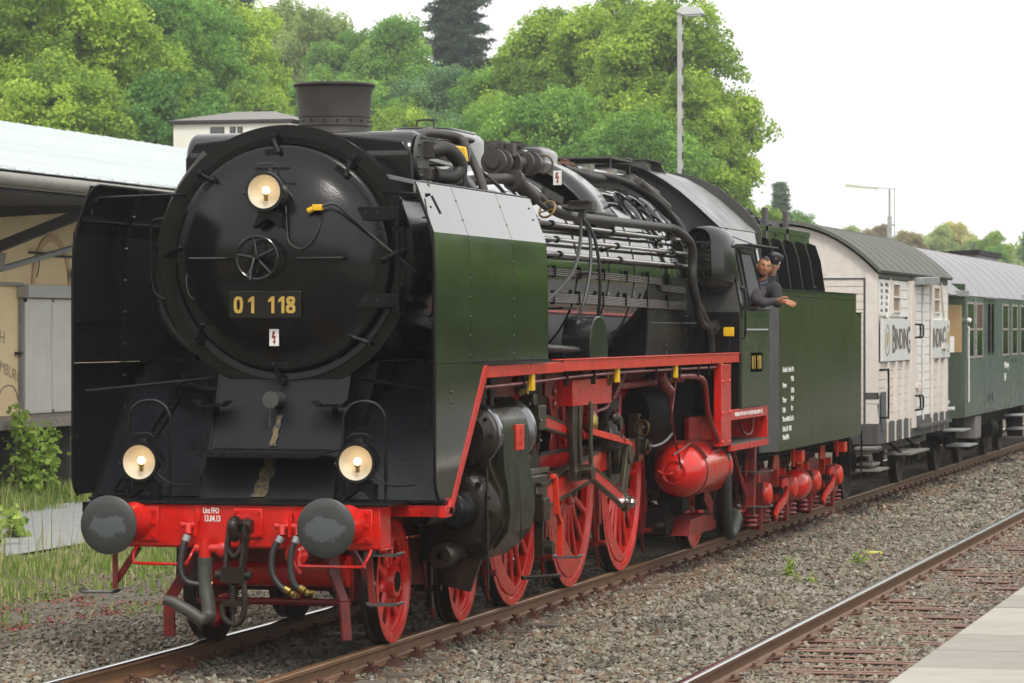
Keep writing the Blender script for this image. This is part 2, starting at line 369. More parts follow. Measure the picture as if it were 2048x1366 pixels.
def scatter(name, P, rot, scl, tone, coll=STC, nk=8, label=None):
    me = bpy.data.meshes.new(name); me.vertices.add(len(P)); me.vertices.foreach_set('co', np.asarray(P, np.float32).ravel())
    for nm, tp, dat in (('rot', 'FLOAT_VECTOR', rot), ('scl', 'FLOAT', scl), ('tone', 'FLOAT', tone), ('idx', 'INT', rng.integers(0, nk, len(P)))):
        a = me.attributes.new(nm, tp, 'POINT')
        a.data.foreach_set('vector' if tp == 'FLOAT_VECTOR' else 'value', np.asarray(dat, np.int32 if tp == 'INT' else np.float32).ravel())
    ob = bpy.data.objects.new(name, me); COL.objects.link(ob); ob['kind'] = 'stuff'
    g = bpy.data.node_groups.new('scatter', 'GeometryNodeTree'); g.interface.new_socket('Geometry', in_out='INPUT', socket_type='NodeSocketGeometry'); g.interface.new_socket('Geometry', in_out='OUTPUT', socket_type='NodeSocketGeometry')
    N = g.nodes; L = g.links; gi_ = N.new('NodeGroupInput'); go = N.new('NodeGroupOutput'); ip = N.new('GeometryNodeInstanceOnPoints'); ci = N.new('GeometryNodeCollectionInfo')
    ci.inputs['Collection'].default_value = coll; ci.inputs['Separate Children'].default_value = True; ci.inputs['Reset Children'].default_value = True
    mp = N.new('GeometryNodeMeshToPoints')
    def na(nm, tp):
        n_ = N.new('GeometryNodeInputNamedAttribute'); n_.data_type = tp; n_.inputs['Name'].default_value = nm; return n_
    L.new(gi_.outputs[0], mp.inputs[0]); L.new(mp.outputs[0], ip.inputs['Points']); L.new(ci.outputs[0], ip.inputs['Instance'])
    ip.inputs['Pick Instance'].default_value = True
    L.new(na('idx', 'INT').outputs[0], ip.inputs['Instance Index']); L.new(na('rot', 'FLOAT_VECTOR').outputs[0], ip.inputs['Rotation']); L.new(na('scl', 'FLOAT').outputs[0], ip.inputs['Scale'])
    L.new(ip.outputs[0], go.inputs[0]); md = ob.modifiers.new('scatter', 'NODES'); md.node_group = g
    return ob
kzv = np.vectorize(kz)
def stones(n, x0, x1, y0, y1, s0, s1, keep=None):
    x = rng.uniform(x0, x1, n); y = rng.uniform(y0, y1, n)
    k = np.ones(n, bool)
    for rx in (-.7525, .7525, 3.70, 5.205): k &= np.abs(x-rx) > .085
    if keep is not None: k &= rng.uniform(size=n) < keep(x, y)
    x = x[k]; y = y[k]; s = rng.uniform(s0, s1, len(x)); z = kzv(x, y) + s*.12 + rng.uniform(-.01, .018, len(x))
    # beside rails stones stay below the rail foot
    return np.stack([x, y, z], 1), s
parts = [stones(2200, .85, 5.9, -7, 16, .07, .105), stones(52000, .85, 5.9, -7, 6, .035, .066), stones(60000, .85, 5.9, 6, 24, .045, .078), stones(24000, .85, 5.9, 24, 60, .07, .11),
         stones(9000, -.66, .66, -6, 14, .035, .066, lambda x, y: .55), stones(22000, -2.6, -.85, -6, 16, .035, .066), stones(9000, -2.6, -.85, 16, 45, .06, .1),
         stones(22000, -6.2, -2.6, -4, 18, .025, .05, lambda x, y: np.clip((x+6.2)/3.2, .05, 1)*.6)]
P = np.concatenate([p for p, s in parts]); S = np.concatenate([s for p, s in parts])
patch = np.sin(P[:, 0]*2.3+P[:, 1]*.9) + np.sin(P[:, 0]*.7-P[:, 1]*1.7+2)+ .8*np.sin(P[:, 1]*.35+P[:, 0]*3)
tone = rng.uniform(.14, .74, len(P)); rust = rng.uniform(size=len(P)) < np.clip(.10+.06*patch + .45*np.exp(-((P[:, 0]-1.15)/.4)**2), 0, .75); tone[rust] = rng.uniform(.76, .93, rust.sum())
tone[rng.uniform(size=len(P)) < .03] = 1.
dk = (np.sin(P[:, 0]*2.9+P[:, 1]*1.1+1)*np.sin(P[:, 1]*.83-P[:, 0]*1.4) > .72) & (P[:, 0] > .85) & (P[:, 0] < 2.6); tone[dk] *= .45
yw = np.sin(P[:, 0]*.9+P[:, 1]*.31) > .2; tone[yw & (tone < .75)] *= .9
oil_shade = (np.abs(P[:, 0]) < .66); tone[oil_shade] = rng.uniform(.0, .35, oil_shade.sum()) if True else 0  # oil-dark stones, their tone also deepening the shadow under the train
nearf = oil_shade & (P[:, 1] < .5); tone[nearf] = rng.uniform(.3, .85, nearf.sum())
lft = P[:, 0] < -2.6; tone[lft & ~rust] = rng.uniform(.08, .55, (lft & ~rust).sum())
scatter('ballast', P, rng.uniform(0, 6.28, (len(P), 3))*np.array([.25, .25, 1]) if False else np.stack([rng.normal(0, .5, len(P)), rng.normal(0, .5, len(P)), rng.uniform(0, 6.28, len(P))], 1), S, tone)
# ---- platform
PAVM = mat('platform_paving', (.33, .31, .27), .85, bump=.002, bscale=40, col2=(.25, .235, .20), var=.22, scale=2.2)
PEDG = mat('platform_edge', (.36, .34, .29), .85, bump=.002, bscale=40, col2=(.28, .26, .225), var=.2, scale=3)
pf = thing('station_platform', (8, 0, 0), 'pale paved station platform at the lower right corner', 'platform'); pf['kind'] = 'structure'; del pf['category']
put(M().box(6.25, 16, -24, 140, -.44, .708), 'platform_core', PEDG, pf)
put(M().box(6.3, 16, 2, 140, .708, .718), 'platform_dark_top', mat('unseen_dark_surface', (.055, .053, .05), .85, bump=.002), pf)  # unseen dark top added so the glossy paint mirrors less brightness
def slabset(nm, hx, hy, h):
    r_ = []
    for k in range(4):
        c = [v*(.86+.09*k) for v in (.35, .325, .28)]; r_.append(M().box(-hx, hx, -hy, hy, 0, h).mesh(nm, mat('slab_concrete', tuple(c), .85, bump=.003, bscale=35, col2=tuple(v*.74 for v in c), var=.28, scale=3.5)))
    return r_
EK = slabset('edge_slab', .44, .490, .05); PK = slabset('paving_slab', .245, .243, .045)
def slab(me, nm, x, y, z):
    o = bpy.data.objects.new(nm, me); COL.objects.link(o); o.parent = pf; o.location = (x-8, y, z+random.uniform(-.0015, .0015)); o.rotation_euler.z = random.uniform(-.002, .002)
for y in np.arange(-9, 40, 1.0): slab(random.choice(EK), 'edge_slab', 6.64, y, .71)
for y in np.arange(-9, 2, .5):
    for x in (7.345, 7.845): slab(random.choice(PK), 'paving_slab', x, y, .714)
put(M().box(7.085, 7.098, -24, 40, .715, .752), 'slab_joint', UND, pf)
# ================================================================ STEAM LOCOMOTIVE
loco = thing('steam_locomotive', (0, 7.5, 0), 'black and red express steam locomotive with lit headlamps and round smokebox door', 'locomotive')
rv = M()      # small bolts and rivets of the engine, joined
def mirror(fn, *a):
    for s in (1, -1): fn(s, *a)

# ---- wheels
def wheel_parts(name, Rr, ns, red, pin=0., cw=None, hubr=.15, capr=.09, ringm=None):
    rim = M().lathe([(Rr-.001, .001), (Rr-.06, .001), (Rr-.068, -.014), (Rr-.085, -.014), (Rr-.092, -.03), (Rr-.135, -.035),
                     (Rr-.14, -.10), (Rr-.02, -.11)], axis=(1, 0, 0), n=64)
    rim.lathe([(hubr*.62, .03), (hubr*.9, .028), (hubr, .005), (hubr*1.05, -.10), (hubr*.5, -.11)], axis=(1, 0, 0), n=32)
    if pin:
        rim.lathe([(.001, .035), (.11, .035), (.125, .01), (.13, -.08)], o=(0, 0, pin), axis=(1, 0, 0), n=24)
        rim.prism([(-.12, 0), (.12, 0), (.10, pin), (-.10, pin)], 'x', -.08, .012)
    w_ = put(rim, name, red, None)
    put(M().lathe([(Rr-.005, -.001), (Rr, -.002), (Rr-.002, -.095), (Rr+.01, -.104), (Rr+.03, -.113), (Rr+.026, -.133),
                   (Rr-.09, -.138), (Rr-.09, -.11)], axis=(1, 0, 0), n=64), 'tyre', TYRE, w_, local=True)
    put(M().lathe([(.001, .036), (capr*.9, .036), (capr, .028), (capr, .0)], axis=(1, 0, 0), n=28), 'hub_cap', UND if not ringm else ringm, w_, local=True)
    sm = None; ro = Rr-.13
    for k in range(ns):
        if sm is None:
            q = M(); pr_ = [(hubr*.85, .056, .036), (hubr+.07, .042, .030), (ro*.6, .034, .026), (ro-.07, .033, .024), (ro+.015, .050, .030)]
            vs = []; fs = []; n = 8
            for r_, a_, b_ in pr_:
                for j in range(n):
                    an = 2*math.pi*j/n; vs.append((-.055 + b_*math.sin(an), a_*math.cos(an), r_))
            for i in range(len(pr_)-1):
                for j in range(n): fs.append((i*n+j, i*n+(j+1) % n, (i+1)*n+(j+1) % n, (i+1)*n+j))
            q.add(vs, fs); sm = q.mesh('spoke', red)
        s_ = bpy.data.objects.new('spoke', sm); COL.objects.link(s_); s_.parent = w_
        s_.rotation_euler = (2*math.pi*(k+.5)/ns, 0, 0)
    if cw:
        c0, half, dep = cw; pts = []; rr_ = Rr-.10
        for k in range(25):
            an = R(c0-half+2*half*k/24); pts.append((rr_*math.cos(an), rr_*math.sin(an)))
        for k in range(25):
            t = 1-k/24*1.; an = R(c0-half+2*half*t); e = 1-dep*math.sin(math.pi*t)**.8; pts.append((rr_*e*math.cos(an)*.995, rr_*e*math.sin(an)*.995))
        put(M().prism(pts, 'x', -.075, -.004), 'counterweight', red, w_, local=True, bev=.004)
    return w_
def place_wheel(w_, parent, x, y, z, side, first=False):
    c = w_
    if not first:
        c = w_.copy(); COL.objects.link(c)
        for ch in list(w_.children): d = ch.copy(); COL.objects.link(d); d.parent = c
    c.parent = parent; c.location = Vector((x, y, z)) - world_of(parent)
    c.rotation_euler = (0, 0, 0 if side > 0 else math.pi)
    return c
lw = wheel_parts('leading_wheel', .5, 9, RED, hubr=.14, capr=.085)
dwA = wheel_parts('driving_wheel', 1.0, 18, RED, pin=.32, cw=(225, 78, .42), hubr=.19, capr=.11)
dwB = wheel_parts('driving_wheel', 1.0, 18, RED, pin=.32, cw=(225, 60, .24), hubr=.19, capr=.11)
tw = wheel_parts('trailing_wheel', .625, 11, RED, hubr=.15, capr=.1)
first = set()
for wv, ys, zz in ((lw, (2.04, 4.18), .5), (dwB, (5.97, 10.61), 1.0), (dwA, (8.27,), 1.0), (tw, (14.52,), .625)):
    for yy in ys:
        for s in (1, -1):
            place_wheel(wv, loco, .82*s, yy, zz, s, first=(wv not in first)); first.add(wv)
for yy, zz in ((2.04, .5), (4.18, .5), (5.97, 1), (8.27, 1), (10.61, 1), (14.52, .625)):
    put(M().cyl((-.7, yy, zz), (.7, yy, zz), .09, 16), 'axle', REDD, loco)

# ---- frame
fr = M()
for s in (1, -1):
    fr.prism([(.85, .98), (.85, 1.12), (2.2, 1.14), (5, 1.75), (13.8, 1.75), (15.6, 1.5), (15.6, 1.1), (13, .75), (5, .75), (3, .8)], 'x', s*.50, s*.60)
put(fr, 'main_frame', REDD, loco, bev=.006)
st = M()
for yy in (1.2, 3.2, 5.1, 7.1, 9.45, 11.9): st.box(-.5, .5, yy, yy+.05, .7, 1.1 if yy < 2 else 1.6)
st.box(-.5, .5, 2.6, 15.5, 1.55, 1.6)
put(st, 'frame_stretcher', REDD, loco)
bg_ = M()   # bogie
for s in (1, -1):
    bg_.prism([(1.5, .38), (1.5, .62), (2.7, .78), (3.6, .78), (4.7, .62), (4.7, .38)], 'x', s*.60, s*.64)
bg_.box(-.6, .6, 2.7, 3.6, .45, .75)
put(bg_, 'bogie_frame', REDD, loco, bev=.005)
put(M().cyl((-.55, 1.45, .62), (.62, 1.45, .62), .13, 20), 'brake_cylinder', RED, loco)
put(M().cyl((-.6, 1.3, .38), (.68, 1.3, .38), .03, 10), 'brake_beam', REDD, loco)

# ---- buffer beam, deck, buffers
bb = M().box(-1.13, 1.13, .60, .63, .86, 1.185).box(-1.13, -1.10, .63, .90, .86, 1.185).box(1.10, 1.13, .63, .90, .86, 1.185)
bb.box(-1.13, 1.13, .63, .66, .845, .862).box(1.08, 1.15, .62, .92, .845, .858)
beam = put(bb, 'buffer_beam', RED, loco, bev=.004)
put(M().box(-1.47, 1.47, 1.18, 1.21, 1.08, 1.17), 'cross_bar', RED, loco, bev=.003)
put(M().box(-1.21, 1.21, .57, 1.16, 1.187, 1.208).box(-1.49, 1.49, 1.16, 1.42, 1.185, 1.206), 'front_deck', BLS, loco, bev=.003)
redbolts = M()
hd = M().lathe([(.001, -.012), (.08, -.010), (.16, -.004), (.218, .008), (.228, .016), (.228, .034), (.20, .045), (.10, .06), (.07, .12)], axis=(0, 1, 0), n=48)
HEADM = mat('buffer_face', (.028, .030, .028), .42, bump=.0012, bscale=25, col2=(.042, .045, .044), var=.25, scale=6)
def wear_head(m):
    N = m.node_tree.nodes; L = m.node_tree.links; b = N['Principled BSDF']; src = b.inputs['Base Color'].links[0].from_socket
    tc = N.new('ShaderNodeTexCoord'); ab = N.new('ShaderNodeVectorMath'); ab.operation = 'ABSOLUTE'; L.new(tc.outputs['Object'], ab.inputs[0])
    sb = N.new('ShaderNodeVectorMath'); sb.operation = 'SUBTRACT'; sb.inputs[1].default_value = (.875, 0, 1.045); L.new(ab.outputs[0], sb.inputs[0])
    ml = N.new('ShaderNodeVectorMath'); ml.operation = 'MULTIPLY'; ml.inputs[1].default_value = (.75, 0, 1.2); L.new(sb.outputs[0], ml.inputs[0])
    ln = N.new('ShaderNodeVectorMath'); ln.operation = 'LENGTH'; L.new(ml.outputs[0], ln.inputs[0])
    nz = N.new('ShaderNodeTexNoise'); nz.inputs['Scale'].default_value = 13; nz.inputs['Detail'].default_value = 9; nz.inputs['Roughness'].default_value = .68; L.new(tc.outputs['Object'], nz.inputs['Vector'])
    md = N.new('ShaderNodeMath'); md.operation = 'MULTIPLY_ADD'; md.inputs[1].default_value = -4.2; L.new(ln.outputs['Value'], md.inputs[0]); L.new(nz.outputs[0], md.inputs[2])
    rp = N.new('ShaderNodeValToRGB'); rp.color_ramp.elements[0].position = .02; rp.color_ramp.elements[1].position = .07; L.new(md.outputs[0], rp.inputs[0])
    mx = N.new('ShaderNodeMix'); mx.data_type = 'RGBA'; mx.inputs[7].default_value = (.075, .085, .092, 1); L.new(rp.outputs[0], mx.inputs[0]); L.new(src, mx.inputs[6]); L.new(mx.outputs[2], b.inputs['Base Color'])
wear_head(HEADM)
WEAR = mat('buffer_wear', (.105, .115, .125), .42, col2=(.06, .063, .065), var=.12, scale=30)
hm = None
for i, s in enumerate((-1, 1)):
    b_ = put(M().lathe([(.075, .08), (.078, .22), (.10, .24), (.115, .30), (.125, .5), (.15, .56), (.15, .585)], o=(.875*s, 0, 1.05), axis=(0, 1, 0), n=36), 'buffer', RED, loco)
    q = M(); q.v = [(x+.875*s, y, z+1.05) for x, y, z in hd.v]; q.f = list(hd.f)
    put(q, 'buffer_head', HEADM, b_)
    put(M().box(.875*s-.2, .875*s+.2, .575, .598, .90, 1.165), 'base_plate', RED, b_, bev=.006)
    pts = []
    for k in range(40):
        an = 2*math.pi*k/40; rr_ = .118*(1+.20*math.sin(3*an+s)+.12*math.sin(7*an+2*s)+.10*math.sin(13*an+s)); pts.append((.875*s+rr_*1.25*math.cos(an), 1.05+.0+rr_*.85*math.sin(an)))
    for dx in (-.16, .16):
        for dz in (-.10, 0, .10): bolt(redbolts, (.875*s+dx, .575, 1.035+dz), (0, -1, 0), .017, .02)
for x in (-.62, -.45, .1, .3): bolt(redbolts, (x, .6, .895), (0, -1, 0), .013, .014)
for s in (-1, 1):
    for x in (1.0, 1.12, 1.2, 1.3): bolt(redbolts, (x*s, 1.18, 1.125), (0, -1, 0), .02, .015)
text('Unt FFO', .062, WHT, beam, (-.245, .597, 1.137), sx=.60, bold=.0016, name='lettering')
text('13.04.13', .066, WHT, beam, (-.235, .597, 1.075), sx=.60, bold=.0016, name='lettering')

# ---- coupling, hoses, pipes in front of the beam
cp = put(M().box(-.06, .18, .58, .599, .93, 1.16), 'coupling_plate', RED, loco, bev=.008)
for x in (-.035, .155):
    for z in (.955, 1.135): bolt(redbolts, (x, .58, z), (0, -1, 0), .018, .02)
hk = M().pipe([(.06, .58, 1.05), (.06, .40, 1.05), (.06, .28, 1.08), (.06, .22, 1.05), (.06, .24, .98), (.05, .32, .955)], .042, 12)
hk.cyl((.0, .40, 1.03), (.16, .40, 1.03), .055, 20)
put(hk, 'draw_hook', DRK, loco)
sc_ = M()
for s in (-1, 1):
    sc_.beam((.06+.075*s, .37, 1.04), (.045+.065*s, .30, .68), .026, .055)
sc_.cyl((-.10, .30, .66), (.19, .30, .66), .035, 14).box(-.05, .14, .26, .34, .60, .72)
sc_.cyl((.04, .30, .70), (.04, .30, .36), .028, 12).cyl((.04, .30, .40), (.05, .27, .26), .014, 10)
for k in range(9): sc_.lathe([(.028, 0), (.034, .008), (.028, .016)], o=(.04, .30, .46+k*.02), axis=(0, 0, 1), n=14)
sc_.box(-.04, .12, .26, .34, .42, .47)
sc_.pipe([(.12, .30, .66), (.14, .28, .5), (.13, .27, .34), (.06, .27, .28), (-.03, .27, .34), (-.04, .28, .44)], .024, 10)
sc_.pipe([(.01, .37, 1.04), (-.02, .34, .88), (.04, .33, .80), (.10, .34, .88), (.11, .37, 1.04)], .026, 10)
put(sc_, 'screw_coupling', DRK, loco)
put(redbolts, 'beam_bolts', RED, loco, kind='stuff')
def cock(x, z=1.03):
    c = M().cyl((x, .60, z), (x, .50, z), .04, 14).cyl((x-.06, .52, z), (x+.06, .52, z), .026, 12)
    c.box(x-.07, x+.07, .575, .6, z+.03, z+.09).cyl((x, .51, z), (x+.005, .49, z-.07), .028, 12)
    c.beam((x+.07, .50, z+.09), (x+.06, .49, z-.08), .012, .026)
    c.beam((x+.075, .50, z+.14), (x+.07, .50, z+.02), .010, .016)
    put(c, 'air_cock', RED, loco)
for x in (-.40, .37, .50): cock(x)
def hose(pts, r, nm='air_hose'):
    h = put(M().pipe(pts, r, 12, 6), nm, HOSE, loco)
    for (a, b) in ((0, 1), (-1, -2)):
        A = Vector(pts[a]); B = Vector(pts[b]); put(M().cyl(A, A+(B-A).normalized()*.05, r*1.22, 14), 'hose_clamp', BRASS if a else GALV, h)
hose([(-.40, .49, .95), (-.43, .46, .85), (-.44, .44, .70), (-.40, .44, .60), (-.30, .46, .57), (-.2, .5, .57)], .026)
hose([(.37, .49, .95), (.31, .46, .84), (.31, .44, .68), (.38, .43, .57), (.46, .43, .53)], .026)
hose([(.50, .49, .95), (.46, .46, .84), (.46, .44, .68), (.50, .43, .58), (.58, .43, .54)], .026)
put(M().ball((.48, .43, .515), .03).cyl((.48, .43, .515), (.53, .40, .50), .02, 10).ball((.60, .43, .525), .03).cyl((.6, .43, .525), (.66, .41, .53), .018, 10), 'hose_coupling_head', BRASS, loco)
hv = M().cyl((-.26, .5, .90), (-.26, .5, .78), .05, 16).cyl((-.34, .5, .85), (-.12, .5, .85), .035, 14).ball((-.12, .5, .84), .06, 12, 8, (1, .6, 1)).cyl((-.26, .5, .93), (-.26, .5, .90), .03, 10)
put(hv, 'heating_valve', RED, loco)
hb = put(M().tube([(-.26, .5, .78), (-.26, .5, .73)], .062, 18).tube(smooth_path([(-.26, .5, .73), (-.25, .48, .56), (-.21, .44, .42), (-.20, .42, .33)], 4), .058, 18), 'heating_hose', mat('grey_hose', (.05, .052, .042), .6, bump=.002), loco)
put(M().tube([(-.20, .42, .34), (-.26, .40, .30), (-.33, .37, .36), (-.47, .35, .44), (-.54, .35, .46)], [.055, .062, .05, .046, .035], 16).ball((-.20, .42, .34), .062), 'hose_coupling', mat('grey_coupling', (.06, .055, .048), .5), hb)
put(M().lathe([(.001, -.03), (.05, -.03), (.08, -.01), (.09, .0), (.09, .04)], o=(.45, .60, .80), axis=(0, 1, 0), n=24).cyl((.40, .56, .82), (.50, .56, .66), .02, 8), 'blank_flange', RED, loco)
for (x0, x1) in ((-.86, -.40), (.50, 1.04)):
    put(M().pipe([(x0, .60, .85), (x0, .52, .80), (x0+.01, .50, .74), (x0+.05, .5, .725), (x1-.05, .5, .725), (x1-.01, .5, .74), (x1+.02, .52, .80), (x1+.02, .60, .85)], .0125, 10), 'shunter_handrail', RED, loco)
gi = M().beam((-.53, 1.0, .85), (-.60, .95, .60), .03, .09).beam((-.60, .95, .60), (-.70, .9, .42), .03, .09).beam((-.70, .9, .42), (-.70, .9, .12), .03, .09)
put(gi, 'guard_iron', REDD, loco, bev=.003)
gi = M().beam((.62, 1.0, .85), (.64, .98, .62), .09, .03).beam((.64, .98, .62), (.74, .92, .42), .09, .03).beam((.74, .92, .42), (.77, .9, .12), .09, .03)
put(gi, 'guard_iron', REDD, loco, bev=.003)
# corner steps
stp = M().beam((-1.10, .75, .86), (-1.09, .72, .50), .04, .06).beam((-.90, .75, .84), (-1.09, .74, .56), .03, .05)
put(stp, 'step_bracket', REDD, loco)
def tread(mb, x0, x1, y0, y1, z, t=.012):
    mb.box(x0, x1, y0, y1, z, z+t).beam((x0-.02, (y0+y1)/2, z+.025), (x0+.005, (y0+y1)/2, z+.003), .012, y1-y0, up=(0, 1, 0)).beam((x1-.005, (y0+y1)/2, z+.003), (x1+.02, (y0+y1)/2, z+.025), .012, y1-y0, up=(0, 1, 0))
t_ = M(); tread(t_, -1.35, -1.09, .64, .80, .47); put(t_, 'footstep', DGREY, loco)
stp = M().beam((1.00, .72, .84), (1.04, .72, .40), .03, .05).beam((.85, .78, .84), (1.04, .74, .56), .03, .045)
put(stp, 'step_bracket', REDD, loco)
for z in (.80, .415):
    t_ = M(); tread(t_, 1.03, 1.24, .62, .84, z); put(t_, 'footstep', DGREY, loco)

# ---- sloping front apron
def slope(z): return 1.25 + (z-1.114)*.955
ap = M()
for s in (1, -1):
    rows = [[(s*x, slope(z)-.02, z) for x in (.50, .9, 1.2, 1.45)] for z in np.linspace(1.206, 2.19, 6)]
    ap.sheet(rows, .012)
APM = (mat('apron_paint', (.007, .0085, .011), .27, rvar=.04, bump=.0015, bscale=40, col2=(.010, .012, .016), var=.4, scale=2, spec=.3))
for s in (1, -1): put(M().sheet([[(s*x, slope(z)-.02, z) for x in (.50, .9, 1.2, 1.492)] for z in np.linspace(1.206, 2.29, 6)], .012), 'apron_side_plate', APM, loco)
def cy(z): return 1.215 + (z-1.19)*.50
APC = mat('apron_centre_paint', (.008, .009, .012), .36, rvar=.04, bump=.0012, bscale=90, col2=(.013, .014, .018), var=.4, scale=3, spec=.2)
rows = [[(x, cy(z) - .03*((z-1.7)/.5)**2 + .03, z) for x in (-.57, -.2, .2, .555)] for z in np.linspace(1.206, 2.24, 8)]
ac = put(M().sheet(rows, .012), 'apron_centre_plate', APC, loco)
chk = M()
for s in (-1, 1): chk.prism([(cy(1.206)+.01, 1.206), (slope(1.206), 1.206), (slope(2.24), 2.24), (cy(2.24)+.005, 2.24)], 'x', s*.555, s*.545)
put(chk, 'apron_cheek', BLS, loco)
STAIN = mat('worn_ochre_paint', (.17, .12, .045), .6, col2=(.022, .023, .026), var=.12, scale=24)
def strip(pts_l, pts_r, nm):
    q = M()
    L_ = [(x, cy(z) - .03*((z-1.7)/.5)**2 + .027 - .013, z) for x, z in pts_l]; R_ = [(x, cy(z) - .03*((z-1.7)/.5)**2 + .027 - .013, z) for x, z in pts_r]
    q.sheet([L_, R_], .002); put(q, nm, STAIN, ac)
def zz_(a, b, n): return np.linspace(a, b, n)
strip([(-.06-.065*(1.53-z)/.3+.010*math.sin(z*61)+.008*math.sin(z*140), z) for z in zz_(1.54, 1.22, 16)], [(.045-.05*(1.53-z)/.3+.012*math.sin(z*45+1), z) for z in zz_(1.54, 1.22, 16)], 'paint_wear')
strip([(-.02-.03*(1.86-z)/.25+.006*math.sin(z*60), z) for z in zz_(1.86, 1.62, 10)], [(.022-.02*(1.86-z)/.25+.008*math.sin(z*75), z) for z in zz_(1.86, 1.62, 10)], 'paint_wear')
t_ = M(); t_.prism([(-.64, 1.592), (-.55, 1.572), (.50, 1.572), (.60, 1.592), (.60, 1.60), (.50, 1.582), (-.55, 1.582), (-.64, 1.60)], 'y', 1.06, 1.38)
t_.prism([(-.50, 1.535), (.46, 1.535), (.55, 1.575), (-.58, 1.575)], 'y', 1.055, 1.066)
t_.prism([(-.50, 1.60), (.50, 1.60), (.50, 1.565), (-.50, 1.565)], 'y', 1.375, 1.39)
put(t_, 'front_footboard', BLS, loco, bev=.002)
for x in np.arange(-.46, .46, .1): bolt(rv, (x, 1.055, 1.555), (0, -1, 0), .008, .008)
for xc in (-.54, .47):
    t_ = M(); t_.prism([(xc-.14, 1.97), (xc-.09, 1.93), (xc+.09, 1.93), (xc+.14, 1.97), (xc+.14, 1.985), (xc+.085, 1.942), (xc-.085, 1.942), (xc-.14, 1.985)], 'y', 1.38, 1.56)
    for k in range(5): t_.box(xc-.075+k*.033, xc-.067+k*.033, 1.385, 1.55, 1.942, 1.955)
    t_.beam((xc, 1.55, 1.93), (xc, 1.62, 1.78), .05, .012)
    put(t_, 'footstep', BLS, loco, bev=.001)
put(M().cyl((-.02, 1.62, 1.99), (-.02, 1.40, 1.99), .062, 24).cyl((-.02, 1.40, 1.99), (-.02, 1.385, 1.99), .068, 24).pipe([(-.02, 1.38, 1.94), (-.025, 1.38, 1.85), (-.02, 1.37, 1.78)], .004, 5), 'draw_cap', DGREY, loco)
# ladder-like angle strips on the left apron plate
lad = M()
for (xa, xb) in ((-1.33, -1.02), (-1.25, -.96)): lad.beam((xa, slope(1.25)-.05, 1.25), (xb, slope(2.15)-.05, 2.15), .012, .03)
for k in range(11):
    t = k/10; a = Vector((-1.33, slope(1.25)-.05, 1.25)).lerp(Vector((-1.02, slope(2.15)-.05, 2.15)), t); lad.beam(a, a+Vector((.085, 0, .0)), .012, .014)
put(lad, 'angle_strip', BLS, loco)

# ---- headlamps (lit)
def lamp(x, y, z, hoop):
    b_ = put(M().lathe([(.135, -.02), (.158, -.02), (.163, -.005), (.158, .01), (.150, .02), (.150, .16), (.120, .21), (.05, .24)], o=(x, y, z), axis=(0, 1, 0), n=40)
             .cyl((x, y+.08, z+.14), (x, y+.08, z+.19), .05, 14), 'headlamp', BLK, loco)
    put(M().lathe([(.137, -.012), (.125, .03), (.10, .07), (.06, .10), (.001, .112)], o=(x, y, z), axis=(0, 1, 0), n=36), 'reflector', REFL, b_)
    put(M().ball((x-.0, y+.03, z+.012), .030, 16, 12), 'bulb', BULB, b_)
    put(M().cyl((x, y+.03, z-.018), (x, y+.035, z-.075), .017, 12).lathe([(.024, 0), (.024, .01)], o=(x, y+.03, z-.03), n=14), 'bulb_socket', BRASS, b_)
    put(M().lathe([(.001, -.0215), (.09, -.018), (.134, -.012)], o=(x, y, z), axis=(0, 1, 0), n=32), 'lens', LENS, b_)
    put(M().pipe([(x-.085, y+.09, z+.13), (x-.085, y+.08, z+.205), (x-.03, y+.08, z+.225), (x+.05, y+.08, z+.225), (x+.085, y+.08, z+.195), (x+.085, y+.09, z+.13)], .0065, 8), 'carry_handle', BLK, b_)
    put(M().box(x-.14, x+.16, y+.17, y+.18, z+.18, z+.20), 'lamp_rail', BLS, b_)
    q = M()
    q.prism([(x-.11, z-.29), (x-.11, z-.27), (x-.06, z-.16), (x+.10, z-.16), (x+.13, z-.17), (x+.13, z-.29), (x+.10, z-.29), (x+.06, z-.235), (x+.0, z-.215), (x-.05, z-.25)], 'y', y+.04, y+.16)
    q.box(x-.08, x+.08, y+.05, y+.17, z-.17, z-.14)
    put(q, 'lamp_bracket', BLS, b_)
    put(M().cyl((x-.165, y+.02, z-.01), (x-.18, y+.02, z-.01), .02, 10).pipe([(x+.15, y+.02, z+.03), (x+.175, y+.03, z-.03), (x+.15, y+.0, z-.1)], .004, 6), 'clasp', BLK, b_)
    if hoop:
        put(M().pipe([(x-.175, y+.22, 1.205), (x-.175, y+.22, 1.5), (x-.175, y+.22, 1.80), (x-.16, y+.22, 1.90), (x-.10, y+.22, 1.968), (x, y+.22, 1.992), (x+.10, y+.22, 1.968), (x+.16, y+.22, 1.90), (x+.175, y+.22, 1.80), (x+.175, y+.22, 1.5), (x+.175, y+.22, 1.205)], .0125, 10, 3), 'lamp_guard_hoop', BLK, loco)
        put(M().pipe([(x+.11, y+.1, z-.10), (x+.20, y+.15, z-.17), (x+.27, y+.3, z-.19), (x+.33, y+.5, z-.19)], .008, 8), 'lamp_cable', HOSE, loco)
lamp(-.905, .78, 1.505, True); lamp(.885, .78, 1.515, True); lamp(-.015, 1.23, 3.655, False)
put(M().pipe([(-.51+.06*math.cos(a_), 1.60+.0, 1.32+.05*math.sin(a_)) for a_ in np.linspace(0, 6.2, 12)], .012, 8), 'cable_gland', BLS, loco, loc=Vector((-.06, -.17, 0))-Vector(loco.location))

